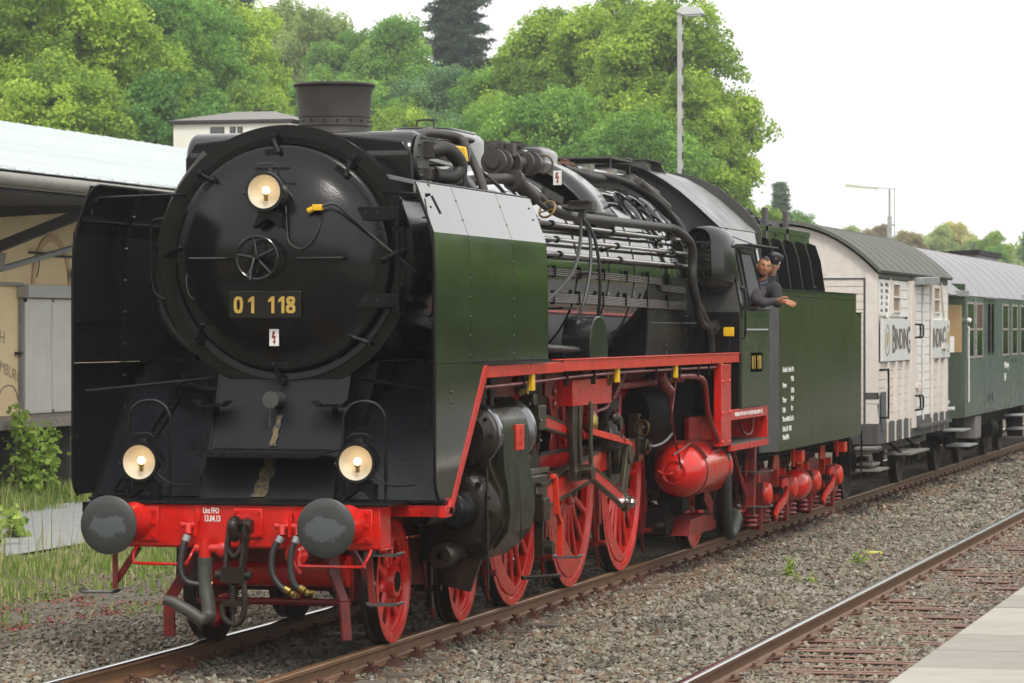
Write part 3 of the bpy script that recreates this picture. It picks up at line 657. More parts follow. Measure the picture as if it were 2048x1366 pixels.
# ---- smokebox, boiler
AX = 3.13
smk = M().lathe([(1.085, 1.70), (1.085, 1.74), (1.06, 1.745), (1.06, 4.70), (1.04, 4.72)], o=(0, 0, AX), axis=(0, 1, 0), n=96)
smk.lathe([(.93, 1.69), (.985, 1.685), (.99, 1.70), (1.085, 1.70)], o=(0, 0, AX), axis=(0, 1, 0), n=96)
smb = put(smk, 'smokebox', SMK, loco)
dr = M().lathe([(.001, 1.395), (.12, 1.397), (.22, 1.405), (.34, 1.421), (.46, 1.448), (.56, 1.482), (.65, 1.524), (.72, 1.564), (.77, 1.592), (.81, 1.606), (.85, 1.612), (.885, 1.612), (.905, 1.618), (.918, 1.635), (.922, 1.68), (.925, 1.70)], o=(0, 0, AX), axis=(0, 1, 0), n=96)
door = put(dr, 'smokebox_door', SMK, loco, ang=50)
def ringpt(ang, r): return (r*math.cos(R(ang)), AX + r*math.sin(R(ang)))
for ang in (95, 54, 136, 178, 3, 223, 317, 270):
    q = M(); x0, z0 = ringpt(ang, .995); x1, z1 = ringpt(ang-4, .86); xb, zb = ringpt(ang-1, .865)
    q.cyl((x0, 1.69, z0), (x0, 1.61, z0), .030, 14).tube([(x0, 1.625, z0), ((x0+x1)/2, 1.60, (z0+z1)/2), (x1, 1.585, z1)], [.026, .018, .020], 10).ball((x1, 1.575, z1), .022, 10, 6)
    q.beam((x0, 1.60, z0), (x0 + .05*math.sin(R(ang)), 1.58, z0), .02, .02)
    tx, tz = -math.sin(R(ang)), math.cos(R(ang))
    q.beam((xb-tx*.075, 1.625, zb-tz*.075), (xb+tx*.075, 1.625, zb+tz*.075), .05, .035, up=(0, 1, 0))
    put(q, 'door_clamp', BLS, door, bev=.002)
for z in (3.49, 2.79):
    q = M().prism([(.62, z-.05), (.60, z-.03), (.66, z+.05), (1.0, z+.05), (1.0, z-.06), (.66, z-.06)], 'y', 1.585, 1.64)
    q.prism([(.9, z-.05), (.9, z+.05), (1.0, z+.045), (1.0, z-.045)], 'y', 1.56, 1.62)
    q.cyl((.985, 1.60, z-.11), (.985, 1.60, z+.11), .035, 14)
    for x in (.72, .82, .92): bolt(rv, (x, 1.585, z), (0, -1, 0), .014, .014)
    put(q, 'door_hinge', BLS, door, bev=.003)
put(M().cyl((.985, 1.60, 2.70), (.985, 1.60, 3.60), .013, 10), 'hinge_pin', BLS, door)
for x0, x1 in ((-.70, -.38), (.22, .60)):
    put(M().pipe([(x0, 1.52 if abs(x0) > .5 else 1.44, 3.125), (x0+.01, 1.36, 3.125), (x0+.03, 1.345, 3.125), (x1-.03, 1.345, 3.125), (x1-.01, 1.36, 3.125), (x1, 1.44 if x1 > 0 else 1.44, 3.125)], .011, 10, 3), 'grab_bar', BLK, door)
put(M().pipe([(-.80, 1.64, 3.00), (-.80, 1.585, 2.99), (-.80, 1.575, 2.90), (-.775, 1.575, 2.83), (-.74, 1.585, 2.80), (-.72, 1.62, 2.80)], .0105, 10, 3), 'grab_bar', BLK, door)
# hand wheel
hwc = (-.095, 1.27, 3.125)
put(M().lathe([(.172+.016*math.cos(a_), .016*math.sin(a_)) for a_ in np.linspace(0, 2*math.pi, 11)], o=hwc, axis=(0, 1, 0), n=48)
    .cyl((hwc[0], 1.24, 3.125), (hwc[0], 1.42, 3.125), .035, 20), 'hand_wheel', BLK, door)
hwk = door.children[-1]
for k in range(5):
    a_ = R(90+72*k+8); put(M().tube([hwc, (hwc[0]+.165*math.cos(a_), 1.27, 3.125+.165*math.sin(a_))], [.018, .013], 8), 'wheel_spoke', BLK, door)
put(M().cyl(hwc, (hwc[0], 1.20, 3.125), .022, 12).tube([(hwc[0], 1.21, 3.125), (hwc[0]-.012, 1.17, 3.03), (hwc[0]-.015, 1.16, 2.95)], [.016, .013, .017], 10), 'locking_lever', BLK, door)
npl = put(M().box(-.375, .235, 1.395, 1.43, 2.645, 2.862), 'number_plate', BLK, loco, bev=.004)
# number in cut-out numerals: strokes built from flat bars and rings
def numeral(ch, x, z, h, wd, st, mb, y0, y1, face='-y'):
    """x,z lower left; h height"""
    def P(pts):
        if face == '-y': mb.prism(pts, 'y', y0, y1)
        else: mb.prism(pts, 'x', y0, y1)
    def ring(cx, cz, rx, rz, s, n=28):
        o_ = []; i_ = []
        for k in range(n):
            a = 2*math.pi*k/n; c, s_ = math.cos(a), math.sin(a)
            e = lambda v, p: math.copysign(abs(v)**p, v)
            o_.append((cx+rx*e(c, .62), cz+rz*e(s_, .8))); i_.append((cx+(rx-s)*e(c, .62), cz+(rz-s)*e(s_, .8)))
        for k in range(n): P([o_[k], o_[(k+1) % n], i_[(k+1) % n], i_[k]])
    if ch == '0': ring(x+wd/2, z+h/2, wd/2, h/2, st)
    if ch == '1': P([(x+wd-st, z), (x+wd, z), (x+wd, z+h), (x+wd-st*.9, z+h), (x+wd-st*2.1, z+h*.80), (x+wd-st*2.1, z+h*.64), (x+wd-st, z+h*.74)])
    if ch == '8': ring(x+wd/2, z+h*.27, wd/2, h*.27, st); ring(x+wd/2, z+h*.755, wd*.46, h*.245, st)
nm = M(); zx = 2.685; hh = .135
for ch, x in (('0', -.330), ('1', -.235), ('1', -.065), ('1', .020), ('8', .112)):
    nm = M(); numeral(ch, x, zx, hh, .078, .0245, nm, 1.385, 1.396); put(nm, 'numeral', GOLD, npl, smooth=False)
def lightning(loc, face, par, s=1.):
    x, y, z = loc; q = M(); r = M()
    pts = [(-.012, .050), (.010, .050), (-.004, .012), (.016, .014), (.006, -.028), (.014, -.024), (.004, -.055), (-.012, -.030), (-.004, -.030), (.0, -.004), (-.020, -.006)]
    if face == '-y':
        q.box(x-.04*s, x+.04*s, y-.003, y, z-.068*s, z+.068*s); r.prism([(x+a*s, z+b*s) for a, b in pts], 'y', y-.006, y-.002)
    else:
        q.box(x, x+.003, y-.05*s, y+.05*s, z-.068*s, z+.068*s); r.prism([(y+a*s, z+b*s) for a, b in pts], 'x', x+.002, x+.006)
    p_ = put(q, 'warning_plate', WHT, par); put(r, 'lightning_bolt', mat('sign_red', (.25, .01, .01), .5), p_, smooth=False)
lightning((-.02, 1.485, 2.49), '-y', loco)
# yellow plug and cable on the door
yb = put(M().box(.335, .415, 1.37, 1.43, 3.505, 3.555).cyl((.335, 1.40, 3.52), (.29, 1.40, 3.50), .024, 14), 'cable_plug', YEL, loco, bev=.006)
put(M().pipe([(.10, 1.42, 3.55), (.12, 1.38, 3.40), (.145, 1.36, 3.26), (.24, 1.36, 3.20), (.32, 1.38, 3.25), (.37, 1.40, 3.34), (.385, 1.44, 3.42), (.40, 1.44, 3.47), (.30, 1.42, 3.50)][:8], .0065, 8), 'lamp_cable', HOSE, loco)
put(M().pipe([(.41, 1.40, 3.54), (.50, 1.44, 3.56), (.62, 1.50, 3.46), (.74, 1.56, 3.34), (.90, 1.60, 3.20), (1.02, 1.64, 3.10), (1.10, 1.70, 3.02)], .0125, 10), 'power_cable', HOSE, loco)
# left-hand handrail and exhaust pipe round the smokebox
put(M().pipe([(-1.02, 1.72, 3.46), (-1.12, 1.70, 3.45), (-1.15, 1.70, 3.38), (-1.155, 1.70, 3.05), (-1.13, 1.70, 2.88), (-1.08, 1.70, 2.82), (-1.0, 1.72, 2.80)], .013, 10), 'side_handrail', BLS, loco)
put(M().pipe([(-.78, 2.05, 4.00), (-.98, 2.0, 3.72), (-1.12, 2.0, 3.40), (-1.17, 2.0, 3.05), (-1.16, 2.0, 2.72), (-1.02, 2.0, 2.50), (-.85, 2.0, 2.36)], .055, 16), 'exhaust_pipe', SOOT, loco)
for z in (3.22, 2.92): put(M().box(-1.26, -1.08, 1.95, 2.05, z-.02, z+.02), 'pipe_clip', BLS, loco)
# boiler barrel, bands, firebox
bo = M().lathe([(1.035, 4.70), (1.02, 4.72), (1.02, 10.9), (1.03, 10.95), (1.03, 13.9)], o=(0, 0, AX), axis=(0, 1, 0), n=96)
boiler = put(bo, 'boiler', mat('boiler_cladding', (.006, .007, .0055), .13, rvar=.04, bump=.0012, bscale=4, col2=(.010, .011, .008), var=.35, scale=2, coat=1.), loco)
for yy in (4.9, 6.3, 7.7, 9.1, 10.3, 11.2, 12.2, 13.1):
    put(M().lathe([(1.021, 0), (1.0335, .004), (1.0335, .05), (1.021, .054)], o=(0, yy, AX), axis=(0, 1, 0), n=96), 'boiler_band', boiler.data.materials[0], boiler)
put(M().lathe([(1.061, 0), (1.075, .004), (1.075, .06), (1.061, .064)], o=(0, 4.62, AX), axis=(0, 1, 0), n=96), 'smokebox_band', SMK, smb)
rb_ = M()
for k in range(60):
    a_ = R(k*6)
    for yy in (1.80, 4.55): bolt(rb_, (1.06*math.cos(a_), yy, AX+1.06*math.sin(a_)), (math.cos(a_), 0, math.sin(a_)), .010, .010)
fb = M().prism([(-1.0, 2.2), (1.0, 2.2), (1.03, 2.6), (1.03, 3.13), (-1.03, 3.13), (-1.03, 2.6)], 'y', 10.95, 13.88)
put(fb, 'firebox_casing', BLS, loco, bev=.01)
for yy in np.arange(11.1, 13.8, .09): bolt(rb_, (1.03, yy, 2.62), (1, 0, 0), .008, .006)
for zz in np.arange(2.3, 3.1, .08): bolt(rb_, (1.03, 11.9, zz), (1, 0, 0), .008, .006); bolt(rb_, (1.03, 13.0, zz), (1, 0, 0), .008, .006)
ash = M().prism([(-.9, 1.2), (.9, 1.2), (.98, 2.2), (-.98, 2.2)], 'y', 11.3, 13.7).prism([(-.75, .75), (.75, .75), (.9, 1.2), (-.9, 1.2)], 'y', 11.8, 13.4)
put(ash, 'ash_pan', UND, loco, bev=.01)
# washout covers: pebble-shaped bumps on the upper flank
for yy, an in ((11.25, 44), (11.80, 43), (12.30, 42), (12.72, 40)):
    q = M().ball((0, 0, 0), 1, 20, 14, (.07, .12, .25)); a_ = R(an)
    q.v = [(1.035*math.cos(a_) + x*math.cos(a_) - z*math.sin(a_), yy + y + .35*z, AX + 1.035*math.sin(a_) + x*math.sin(a_) + z*math.cos(a_)) for x, y, z in q.v]
    put(q, 'washout_cover', BLK, loco, ang=80)
    bolt(rb_, (1.11*math.cos(a_), yy, AX+1.11*math.sin(a_)), (1, 0, 1), .02, .03)
# preheater drum across the smokebox top
ph = M().lathe([(.001, -.98), (.17, -.98), (.20, -.96), (.215, -.93), (.215, .93), (.20, .96), (.17, .975), (.001, .98)], o=(0, 2.25, 3.97), axis=(1, 0, 0), n=40)
preh = put(ph, 'preheater_drum', BLK, loco)
phs = M().prism([(-.98, 3.62), (-.98, 3.97), (-.90, 4.10), (0, 4.19), (.90, 4.10), (.98, 3.97), (.98, 3.62)], 'y', 2.04, 2.46)
put(phs, 'preheater_saddle', SMK, preh, bev=.02)
fl = M().lathe([(.001, 0), (.19, 0), (.19, .03), (.001, .03)], o=(.98, 2.25, 3.97), axis=(1, 0, 0), n=32)
put(fl, 'drum_end_plate', DGREY, preh)
for k in range(10): a_ = R(36*k); bolt(rb_, (1.01, 2.25+.165*math.cos(a_), 3.97+.165*math.sin(a_)), (1, 0, 0), .016, .02)
fl2 = M().box(1.0, 1.10, 2.28, 2.42, 3.96, 4.10).box(1.0, 1.08, 2.24, 2.40, 3.78, 3.88)
put(fl2, 'pipe_flange', SOOT, preh, bev=.006)
put(M().pipe([(1.06, 2.32, 4.02), (1.16, 2.40, 4.04), (1.22, 2.50, 3.98), (1.24, 2.56, 3.90), (1.20, 2.50, 3.82), (1.08, 2.36, 3.82)], .062, 16, 5), 'feed_pipe', LAG, loco)
# chimney
cm = M().lathe([(.50, 3.98), (.44, 4.04), (.36, 4.12), (.315, 4.19), (.300, 4.24), (.300, 4.27), (.308, 4.275), (.308, 4.29), (.300, 4.295), (.300, 4.345), (.306, 4.35), (.308, 4.42), (.316, 4.54), (.330, 4.605), (.347, 4.615), (.350, 4.63), (.340, 4.64), (.310, 4.635), (.285, 4.55), (.27, 4.2)], o=(0, 3.04, 0), n=64)
chim = put(cm, 'chimney', SOOT, loco)
for k in range(16): a_ = R(22.5*k); bolt(rb_, (.30*math.cos(a_), 3.04+.30*math.sin(a_), 4.32), (math.cos(a_), math.sin(a_), 0), .012, .012); bolt(rb_, (.42*math.cos(a_), 3.04+.42*math.sin(a_), 4.08), (0, 0, 1), .016, .016)
# domes: rounded box casings
def rbox(mb, cx, cy_, hx, hy, z0, z1, r, rt, n=6):
    prof = []
    for k in range(n+1):
        a_ = math.pi/2*k/n; prof.append((rt*(1-math.cos(a_)), z1-rt+rt*math.sin(a_)))
    prof = [(-.0, z0)] + prof
    rings = []
    for ins, z in prof:
        ring = []
        for sx, sy, b0 in ((1, 1, 0), (-1, 1, 90), (-1, -1, 180), (1, -1, 270)):
            for k in range(7):
                a_ = R(b0+15*k); rr_ = max(r-ins, .001); ex = max(hx-r, 0); ey = max(hy-r, 0)
                if ins > r: ex -= ins-r; ey -= ins-r
                ring.append((cx+sx*ex+rr_*math.cos(a_), cy_+sy*ey+rr_*math.sin(a_), z))
        rings.append(ring)
    m = len(rings[0]); vs = [p for r_ in rings for p in r_]; fs = []
    for i in range(len(rings)-1):
        for k in range(m): fs.append((i*m+k, i*m+(k+1) % m, (i+1)*m+(k+1) % m, (i+1)*m+k))
    fs.append(tuple((len(rings)-1)*m+k for k in range(m))); mb.add(vs, fs); return mb
d1 = put(rbox(M(), 0, 6.2, .36, .72, 3.9, 4.40, .30, .10), 'feed_dome', BLK, loco, ang=50)
put(rbox(M(), 0, 6.2, .29, .62, 4.40, 4.418, .26, .01), 'dome_lid', BLK, d1)
put(M().pipe([(-.10, 5.95, 4.40), (-.10, 5.95, 4.50), (.05, 5.95, 4.505), (.06, 5.95, 4.50), (.06, 5.95, 4.40)], .011, 6, 2), 'lid_handle', SOOT, d1)
d2 = put(rbox(M(), 0, 9.55, .30, .50, 3.9, 4.415, .22, .07), 'sand_dome', BLK, loco, ang=50)
put(rbox(M(), 0, 9.55, .24, .42, 4.415, 4.43, .2, .008), 'dome_lid', BLK, d2)
sd_ = M(); rows = []
for k in range(13):
    an = R(84-k*5.0); rr_ = 1.20 - .10*max(0, (k-9)/3)**2 + .0; rows.append([(rr_*math.cos(an), y, AX+rr_*math.sin(an)) for y in (8.5, 8.56, 9.3, 9.36)])
for r_ in rows:
    for i in (0, 3): x, y, z = r_[i]; r_[i] = (x*.93, y, AX+(z-AX)*.93)
sd_.sheet(rows, -.14)
put(sd_, 'sandbox_casing', BLK, loco, ang=60)
put(M().box(.86, 1.02, 8.5, 9.4, 3.50, 3.74), 'sand_trap', BLS, loco, bev=.02)
put(M().ball((.93, 9.45, 3.83), .1, 12, 8, (1.1, .8, .25)), 'filler_cap', BLK, loco)
lightning((1.10, 6.55, 3.98), '-y', loco, 1.0)
# deflectors
def dx(z): return float(np.interp(z, (0, 3.0, 3.31, 3.72), (1.50, 1.50, 1.484, 1.330)))
for s in (1, -1):
    def pan(y0, y1, zs, yl=None, yr=None):
        rows = []
        for z in zs:
            a_ = y0 if yl is None else yl(z); b_ = y1 if yr is None else yr(z)
            rows.append([(s*dx(z), a_+(b_-a_)*t, z) for t in (0, .33, .66, 1)])
        return M().sheet(rows, -.012*s)
    zs = [2.29, 3.0, 3.31, 3.70]
    f0 = lambda z: .85 + (max(0, 1.38-z)/.15)**2*.11
    rr1 = lambda z: min(slope(z)-(.045 if s > 0 else -.02), 2.36)
    GRN_ = GRN if s > 0 else BLS
    p1 = put(pan(.85, 1.86, zs), 'deflector_panel', GRN_, loco, ang=3)
    put(pan(1.872, 3.275, zs), 'deflector_panel', GRN_, loco, ang=3)
    put(pan(3.287, 4.5, zs), 'deflector_panel', GRN_, loco, ang=3)
    put(pan(.85, 2.3, [1.232, 1.26, 1.32, 1.38, 1.5, 1.8, 2.1, 2.285], f0, rr1), 'deflector_foot', GRN_, loco, ang=20)
    # seams, edge bead, bolts
    for y in (1.866, 3.281):
        q = M()
        for a_, b_ in zip(zs[:-1], zs[1:]): q.beam((s*(dx(a_)+.004), y, a_), (s*(dx(b_)+.004), y, b_), .05, .012, up=(s, 0, 0))
        put(q, 'seam_strip', BLS, loco)
        for z in np.arange(2.35, 3.68, .155):
            bolt(rb_, (s*(dx(z)+.006), y, z), (s, 0, 0), .013, .011)
    ed = [(s*(dx(z)+.0), .85 if z > 1.38 else f0(z), z) for z in (1.232, 1.26, 1.30, 1.38, 1.8, 2.3, 2.8, 3.0, 3.2, 3.4, 3.55, 3.64)] + [(s*dx(3.69), .90, 3.69), (s*dx(3.71), 1.0, 3.71), (s*dx(3.71), 2.5, 3.71), (s*dx(3.71), 4.42, 3.71), (s*dx(3.66), 4.5, 3.66), (s*dx(3.3), 4.5, 3.3), (s*dx(2.9), 4.5, 2.9), (s*1.5, 4.5, 2.32)]
    put(M().tube(ed, .013, 8), 'edge_bead', BLS, loco)
    for y in (1.02, 4.32):
        for z in (3.60, 3.50): rb_.box(s*(dx(z)+.0)-.006, s*(dx(z))+.012, y-.02, y+.02, z-.02, z+.02)
    for z in (1.98, 2.04+.02): bolt(rb_, (s*1.5, 1.3, z), (s, 0, 0), .02, .02)
    for t in np.arange(.05, 1, .1):
        z = 1.2+t*1.0; bolt(rb_, (s*1.5, slope(z)-.13, z), (s, 0, 0), .012, .010)
    # ribs on the inner face and stays to the smokebox
    q = M()
    for z in (3.42, 2.62, 2.30): q.box(min(s*(dx(z)-.05), s*(dx(z)-.012)), max(s*(dx(z)-.05), s*(dx(z)-.012)), .87, 4.45, z, z+.012)
    for y in (1.86, 3.28):
        for a_, b_ in zip(zs[:-1], zs[1:]): q.beam((s*(dx(a_)-.04), y, a_), (s*(dx(b_)-.04), y, b_), .012, .05, up=(s, 0, 0))
    put(q, 'stiffener', BLS, loco)
    for y in np.arange(.95, 4.4, .1): bolt(rb_, (s*(dx(3.42)-.014), y, 3.39), (-s, 0, 0), .009, .008)
    for z in np.arange(1.4, 3.65, .26):
        bolt(rb_, (s*(dx(z)-.065), 1.86, z), (0, -1, 0), .012, .05)
    put(M().cyl((s*1.40, 1.05, 3.61), (s*.82, 1.72, 3.66), .012, 8).beam((s*1.42, 1.05, 3.60), (s*1.5, 1.02, 3.46), .02, .012), 'deflector_stay', BLS, loco)
    put(M().cyl((s*1.47, 1.05, 2.06), (s*.62, 1.75, 2.16), .013, 8), 'deflector_stay', BLS, loco)
# flat steel strap from the smokebox to the right deflector top
put(M().beam((.62, 1.72, 3.86), (.80, 1.80, 3.80), .012, .06).beam((.80, 1.80, 3.80), (1.36, 1.2, 3.69), .012, .03), 'steel_strap', GALV, loco)
# foot flanges under deflector panels
q = M()
for s in (1, -1):
    q.box(min(s*1.40, s*1.52), max(s*1.40, s*1.52), 1.95, 4.52, 2.275, 2.287)
    for y in np.arange(2.05, 4.5, .12): bolt(rb_, (s*1.512, y, 2.295), (s, 0, 1), .010, .012)
put(q, 'deflector_flange', BLS, loco)
put(rb_, 'rivets', BOLTM, loco, kind='stuff'); put(rv, 'bolt_heads', BOLTM, loco, kind='stuff')
# ---- running board
rb2 = M()
for s in (1, -1):
    x0, x1 = sorted((s*.62, s*1.47))
    q = M().box(x0, x1, 2.33, 14.1, 2.240, 2.255)
    put(q, 'running_plate', DGREY, loco)
    xa, xb = sorted((s*1.455, s*1.485))
    q = M().prism([(2.33, 2.155), (2.33, 2.252), (5.2, 2.262), (5.2, 2.17)], 'x', xa, xb)
    q.prism([(5.2, 2.175), (5.2, 2.275), (14.1, 2.275), (14.1, 2.175)], 'x', xa, xb).box(xa-.03, xb+.012, 5.0, 14.12, 2.275, 2.287)
    put(q, 'valance', ORED, loco, bev=.003)
    xa, xb = sorted((s*1.46, s*1.518))
    q = M().prism([(1.19, 1.10), (1.31, 1.10), (2.41, 2.20), (2.41, 2.26), (2.30, 2.26)], 'x', xa, xb)
    q.prism([(1.10, 1.08), (1.10, 1.17), (1.22, 1.17), (1.34, 1.14), (1.28, 1.08)], 'x', xa, xb)
    put(q, 'sloping_edge', RED if s > 0 else BLS, loco, bev=.003)
put(M().pipe([(1.43, 2.42, 2.075), (1.43, 3.5, 2.085), (1.43, 4.6, 2.10), (1.43, 5.6, 2.115), (1.43, 7.2, 2.13), (1.43, 8.8, 2.135), (1.43, 12.9, 2.13)], .015, 10), 'lubrication_pipe', REDD, loco)
for y in (2.55, 3.9, 5.5, 6.6, 9.4, 10.6, 11.6, 12.2):
    rb2.box(1.415, 1.455, y-.02, y+.02, 2.04, 2.18)
put(rb2, 'pipe_clips', UND, loco, kind='stuff')
for y, z in ((4.15, 2.11), (7.55, 2.13), (10.35, 2.135), (12.85, 2.13)):
    put(M().box(1.435, 1.470, y-.055, y+.055, z-.09, z+.07), 'isolating_tag', YEL, loco, bev=.004)
    put(M().cyl((1.34, y+.05, z+.02), (1.34, y+.05, z-.03), .075, 16).ball((1.34, y+.05, z-.05), .065, 14, 8, (1, 1, 1.3)), 'drip_cup', BRASS if y < 9 else DRK, loco)
# hood on the running board
q = M(); pts = []
for k in range(13): a_ = math.pi*k/12; pts.append((7.0+.0+.40*math.cos(a_)*.9, 2.30+.33*math.sin(a_)**.7))
put(M().prism([(6.62, 2.285)]+[(7.0-.36*math.cos(math.pi*k/12), 2.46+.22*math.sin(math.pi*k/12)) for k in range(13)]+[(7.38, 2.285)], 'x', 1.12, 1.40), 'valve_hood', BLK, loco, bev=.008)
put(M().cyl((1.30, 4.6, 2.40), (1.30, 6.5, 2.36), .035, 12), 'hand_rod', BLS, loco)
CYLM = mat('cylinder_cladding', (.010, .013, .007), .26, rvar=.08, bump=.0015, bscale=5, col2=(.020, .018, .010), var=.3, scale=3, streak=True, spec=.28)
# ---- cylinders (both sides), outer x 1.5
for s in (1, -1):
    prof = [(.85, 1.88), (1.0, 1.915), (1.20, 1.935), (1.34, 1.885), (1.42, 1.79), (1.445, 1.68), (1.445, 1.52), (1.46, 1.35), (1.49, 1.18), (1.50, 1.0), (1.475, .84), (1.38, .72), (1.25, .61), (1.10, .565), (.85, .60)]
    cs = put(M().prism([(s*x, z) for x, z in prof], 'y', 3.22, 4.08), 'cylinder_casing', CYLM, loco, ang=25, bev=.01)
    put(M().lathe([(.27, 3.10), (.285, 3.12), (.285, 3.20), (.262, 3.22), (.262, 4.18), (.275, 4.20), (.30, 4.22), (.30, 4.30), (.285, 4.32), (.2, 4.48)], o=(s*1.16, 0, 1.665), axis=(0, 1, 0), n=44), 'valve_chest', mat('burnished_cladding', (.20, .20, .21), .2, metal=.9, rvar=.06, bump=.0008, bscale=10) if s > 0 else BLS, cs)
    put(M().lathe([(.001, 2.93), (.18, 2.93), (.20, 2.95), (.265, 2.99), (.265, 3.10), (.27, 3.12)], o=(s*1.16, 0, 1.665), axis=(0, 1, 0), n=40)
        .beam((s*1.16, 2.90, 1.74), (s*1.16, 2.90, 1.60), .02, .02).cyl((s*1.05, 2.86, 1.665), (s*1.33, 2.86, 1.665), .012, 8), 'valve_chest_cover', DRK, cs)
    put(M().lathe([(.001, 2.98), (.19, 2.98), (.28, 3.00), (.345, 3.05), (.36, 3.07), (.36, 3.20)], o=(s*1.09, 0, 1.02), axis=(0, 1, 0), n=48)
        .prism([(s*.75, 1.0), (s*.78, 1.5), (s*1.30, 1.5), (s*1.44, 1.2), (s*1.46, .9), (s*1.3, .62), (s*.9, .58)], 'y', 3.12, 3.23), 'cylinder_cover', DRK, cs, bev=.006)
    q = M()
    for k in range(14):
        a_ = 2*math.pi*k/14; q.cyl((s*1.09+.30*math.cos(a_), 3.02, 1.02+.30*math.sin(a_)), (s*1.09+.30*math.cos(a_), 2.97, 1.02+.30*math.sin(a_)), .024, 6)
    for k in range(10):
        a_ = 2*math.pi*k/10; q.cyl((s*1.16+.232*math.cos(a_), 2.98, 1.665+.232*math.sin(a_)), (s*1.16+.232*math.cos(a_), 2.95, 1.665+.232*math.sin(a_)), .019, 6)
        a_ += .3; bolt(q, (s*1.16+.285*math.cos(a_), 4.5, 1.665+.285*math.sin(a_)), (0, 1, 0), .016, .07)
    put(q, 'cover_nuts', DRK, cs, kind='stuff')
    put(M().lathe([(.001, 1.80), (.07, 1.80), (.085, 1.815), (.085, 2.48), (.10, 2.50), (.10, 2.55), (.13, 2.56), (.135, 2.66), (.15, 2.67), (.155, 2.80), (.17, 2.82), (.17, 3.0)], o=(s*1.12, 0, 1.05), axis=(0, 1, 0), n=32), 'tail_rod_tube', BLS, cs)
    put(M().lathe([(.03, 2.52), (.03, 2.46), (.09, 2.46), (.10, 2.48), (.10, 2.74), (.09, 2.76)], o=(s*1.09, 0, .68), axis=(0, 1, 0), n=20).cyl((s*1.09, 2.75, .68), (s*1.09, 3.15, .68), .07, 16)
        .prism([(s*.98, .40), (s*1.2, .35), (s*1.3, .62), (s*.95, .62)], 'y', 3.0, 3.06), 'drain_valve', DRK, cs)
    put(M().cyl((s*1.36, 2.96, 1.42), (s*1.38, 2.94, .36), .012, 8).box(s*1.36-.03, s*1.36+.03, 2.93, 2.99, 1.40, 1.47), 'drain_rod', DRK, cs)
pl_ = put(M().box(1.435, 1.458, 3.60, 3.86, 1.52, 1.74), 'data_plate', ORED, loco, bev=.004)
text('01\n118', .085, mat('plate_raised', (.42, .025, .01), .4), pl_, (1.459, 3.73, 1.63), face='+x', sx=.95, bold=.002)
put(M().pipe([(1.47, 3.62, 1.42), (1.50, 3.55, 1.2), (1.52, 3.5, .95), (1.50, 3.56, .76)], .006, 6), 'chain', DRK, loco)
for y in (2.75, 3.05): put(M().cyl((1.25, y+.45, 1.90), (1.25, y+.45, 2.23), .03, 10).cyl((1.25, y+.45, 1.97), (1.25, y+.45, 2.03), .05, 12), 'oil_stand_pipe', DRK, loco)
# ---- motion
def rod(mb, a, b, h0, h1, th):
    a = Vector(a); b = Vector(b); d = (b-a).normalized(); u = Vector((1, 0, 0)).cross(d).normalized()
    vs = []
    for p, h in ((a, h0), (b, h1)):
        for i, j in ((-1, -1), (1, -1), (1, 1), (-1, 1)): vs.append(p + Vector((th/2*i, 0, 0)) + u*(h/2*j))
    return mb.add(vs, [(0,1,2,3),(7,6,5,4),(0,4,5,1),(1,5,6,2),(2,6,7,3),(3,7,4,0)])
def fluted(name, a, b, h0, h1, th=.07, ends=(.0, .0), eye=(.12, .12), par=None, both=True):
    """oiled rod with a red painted flute on its outer face"""
    q = M(); rod(q, a, b, h0, h1, th)
    for p, e in ((a, eye[0]), (b, eye[1])):
        if e: q.cyl((p[0]-th*.6, p[1], p[2]), (p[0]+th*.65, p[1], p[2]), e, 24)
    r_ = put(q, name, OILY, par or loco, bev=.003)
    A = Vector(a); B = Vector(b); d = (B-A).normalized(); f = M()
    A2 = A + d*(eye[0]+.08); B2 = B - d*(eye[1]+.08); A2.x += th/2+.001; B2.x += th/2+.001
    rod(f, A2, B2, h0*.68, h1*.68, .004); put(f, 'red_flute', RED, r_)
    fe = M(); u = Vector((1, 0, 0)).cross(d).normalized()
    for sg in (1, -1): fe.beam(A2+u*h0*.41*sg, B2+u*h1*.41*sg, .022 if abs(d.z) < .9 else .02, h0*.14, up=u)
    put(fe, 'flange_edge', OILY, r_)
    return r_
PZ = 1.30
pins = [(5.97, PZ+.02), (8.27, PZ+.02), (10.61, PZ+.02)]
fluted('coupling_rod', (.98, 5.97, 1.31), (.98, 8.27, 1.31), .19, .19, .06, eye=(.15, .16))
fluted('coupling_rod', (.98, 8.27, 1.31), (.98, 10.61, 1.31), .19, .19, .06, eye=(.16, .15))
put(M().box(.93, 1.04, 10.42, 10.56, 1.16, 1.66).box(.93, 1.04, 10.54, 10.66, 1.17, 1.46).cyl((.95, 10.61, 1.31), (1.10, 10.61, 1.31), .085, 20).cyl((1.10, 10.61, 1.31), (1.13, 10.61, 1.31), .055, 6), 'rod_bearing', OILY, loco, bev=.006)
mr_ = fluted('connecting_rod', (1.20, 5.15, 1.0), (1.20, 8.27, 1.31), .25, .31, .08, eye=(.10, .0))
put(M().prism([(8.02, 1.08), (8.02, 1.54), (8.12, 1.60), (8.42, 1.60), (8.5, 1.52), (8.5, 1.08), (8.42, 1.02), (8.12, 1.02)], 'x', 1.13, 1.28)
    .cyl((1.28, 8.27, 1.31), (1.36, 8.27, 1.31), .19, 36), 'big_end', OILY, mr_, bev=.012)
q = M()
for z in (1.19, 1.44): q.cyl((1.36, 8.17, z), (1.39, 8.17, z), .035, 6).cyl((1.36, 8.37, z), (1.39, 8.37, z), .035, 6)
put(q, 'bearing_bolts', STEEL, mr_, kind='stuff')
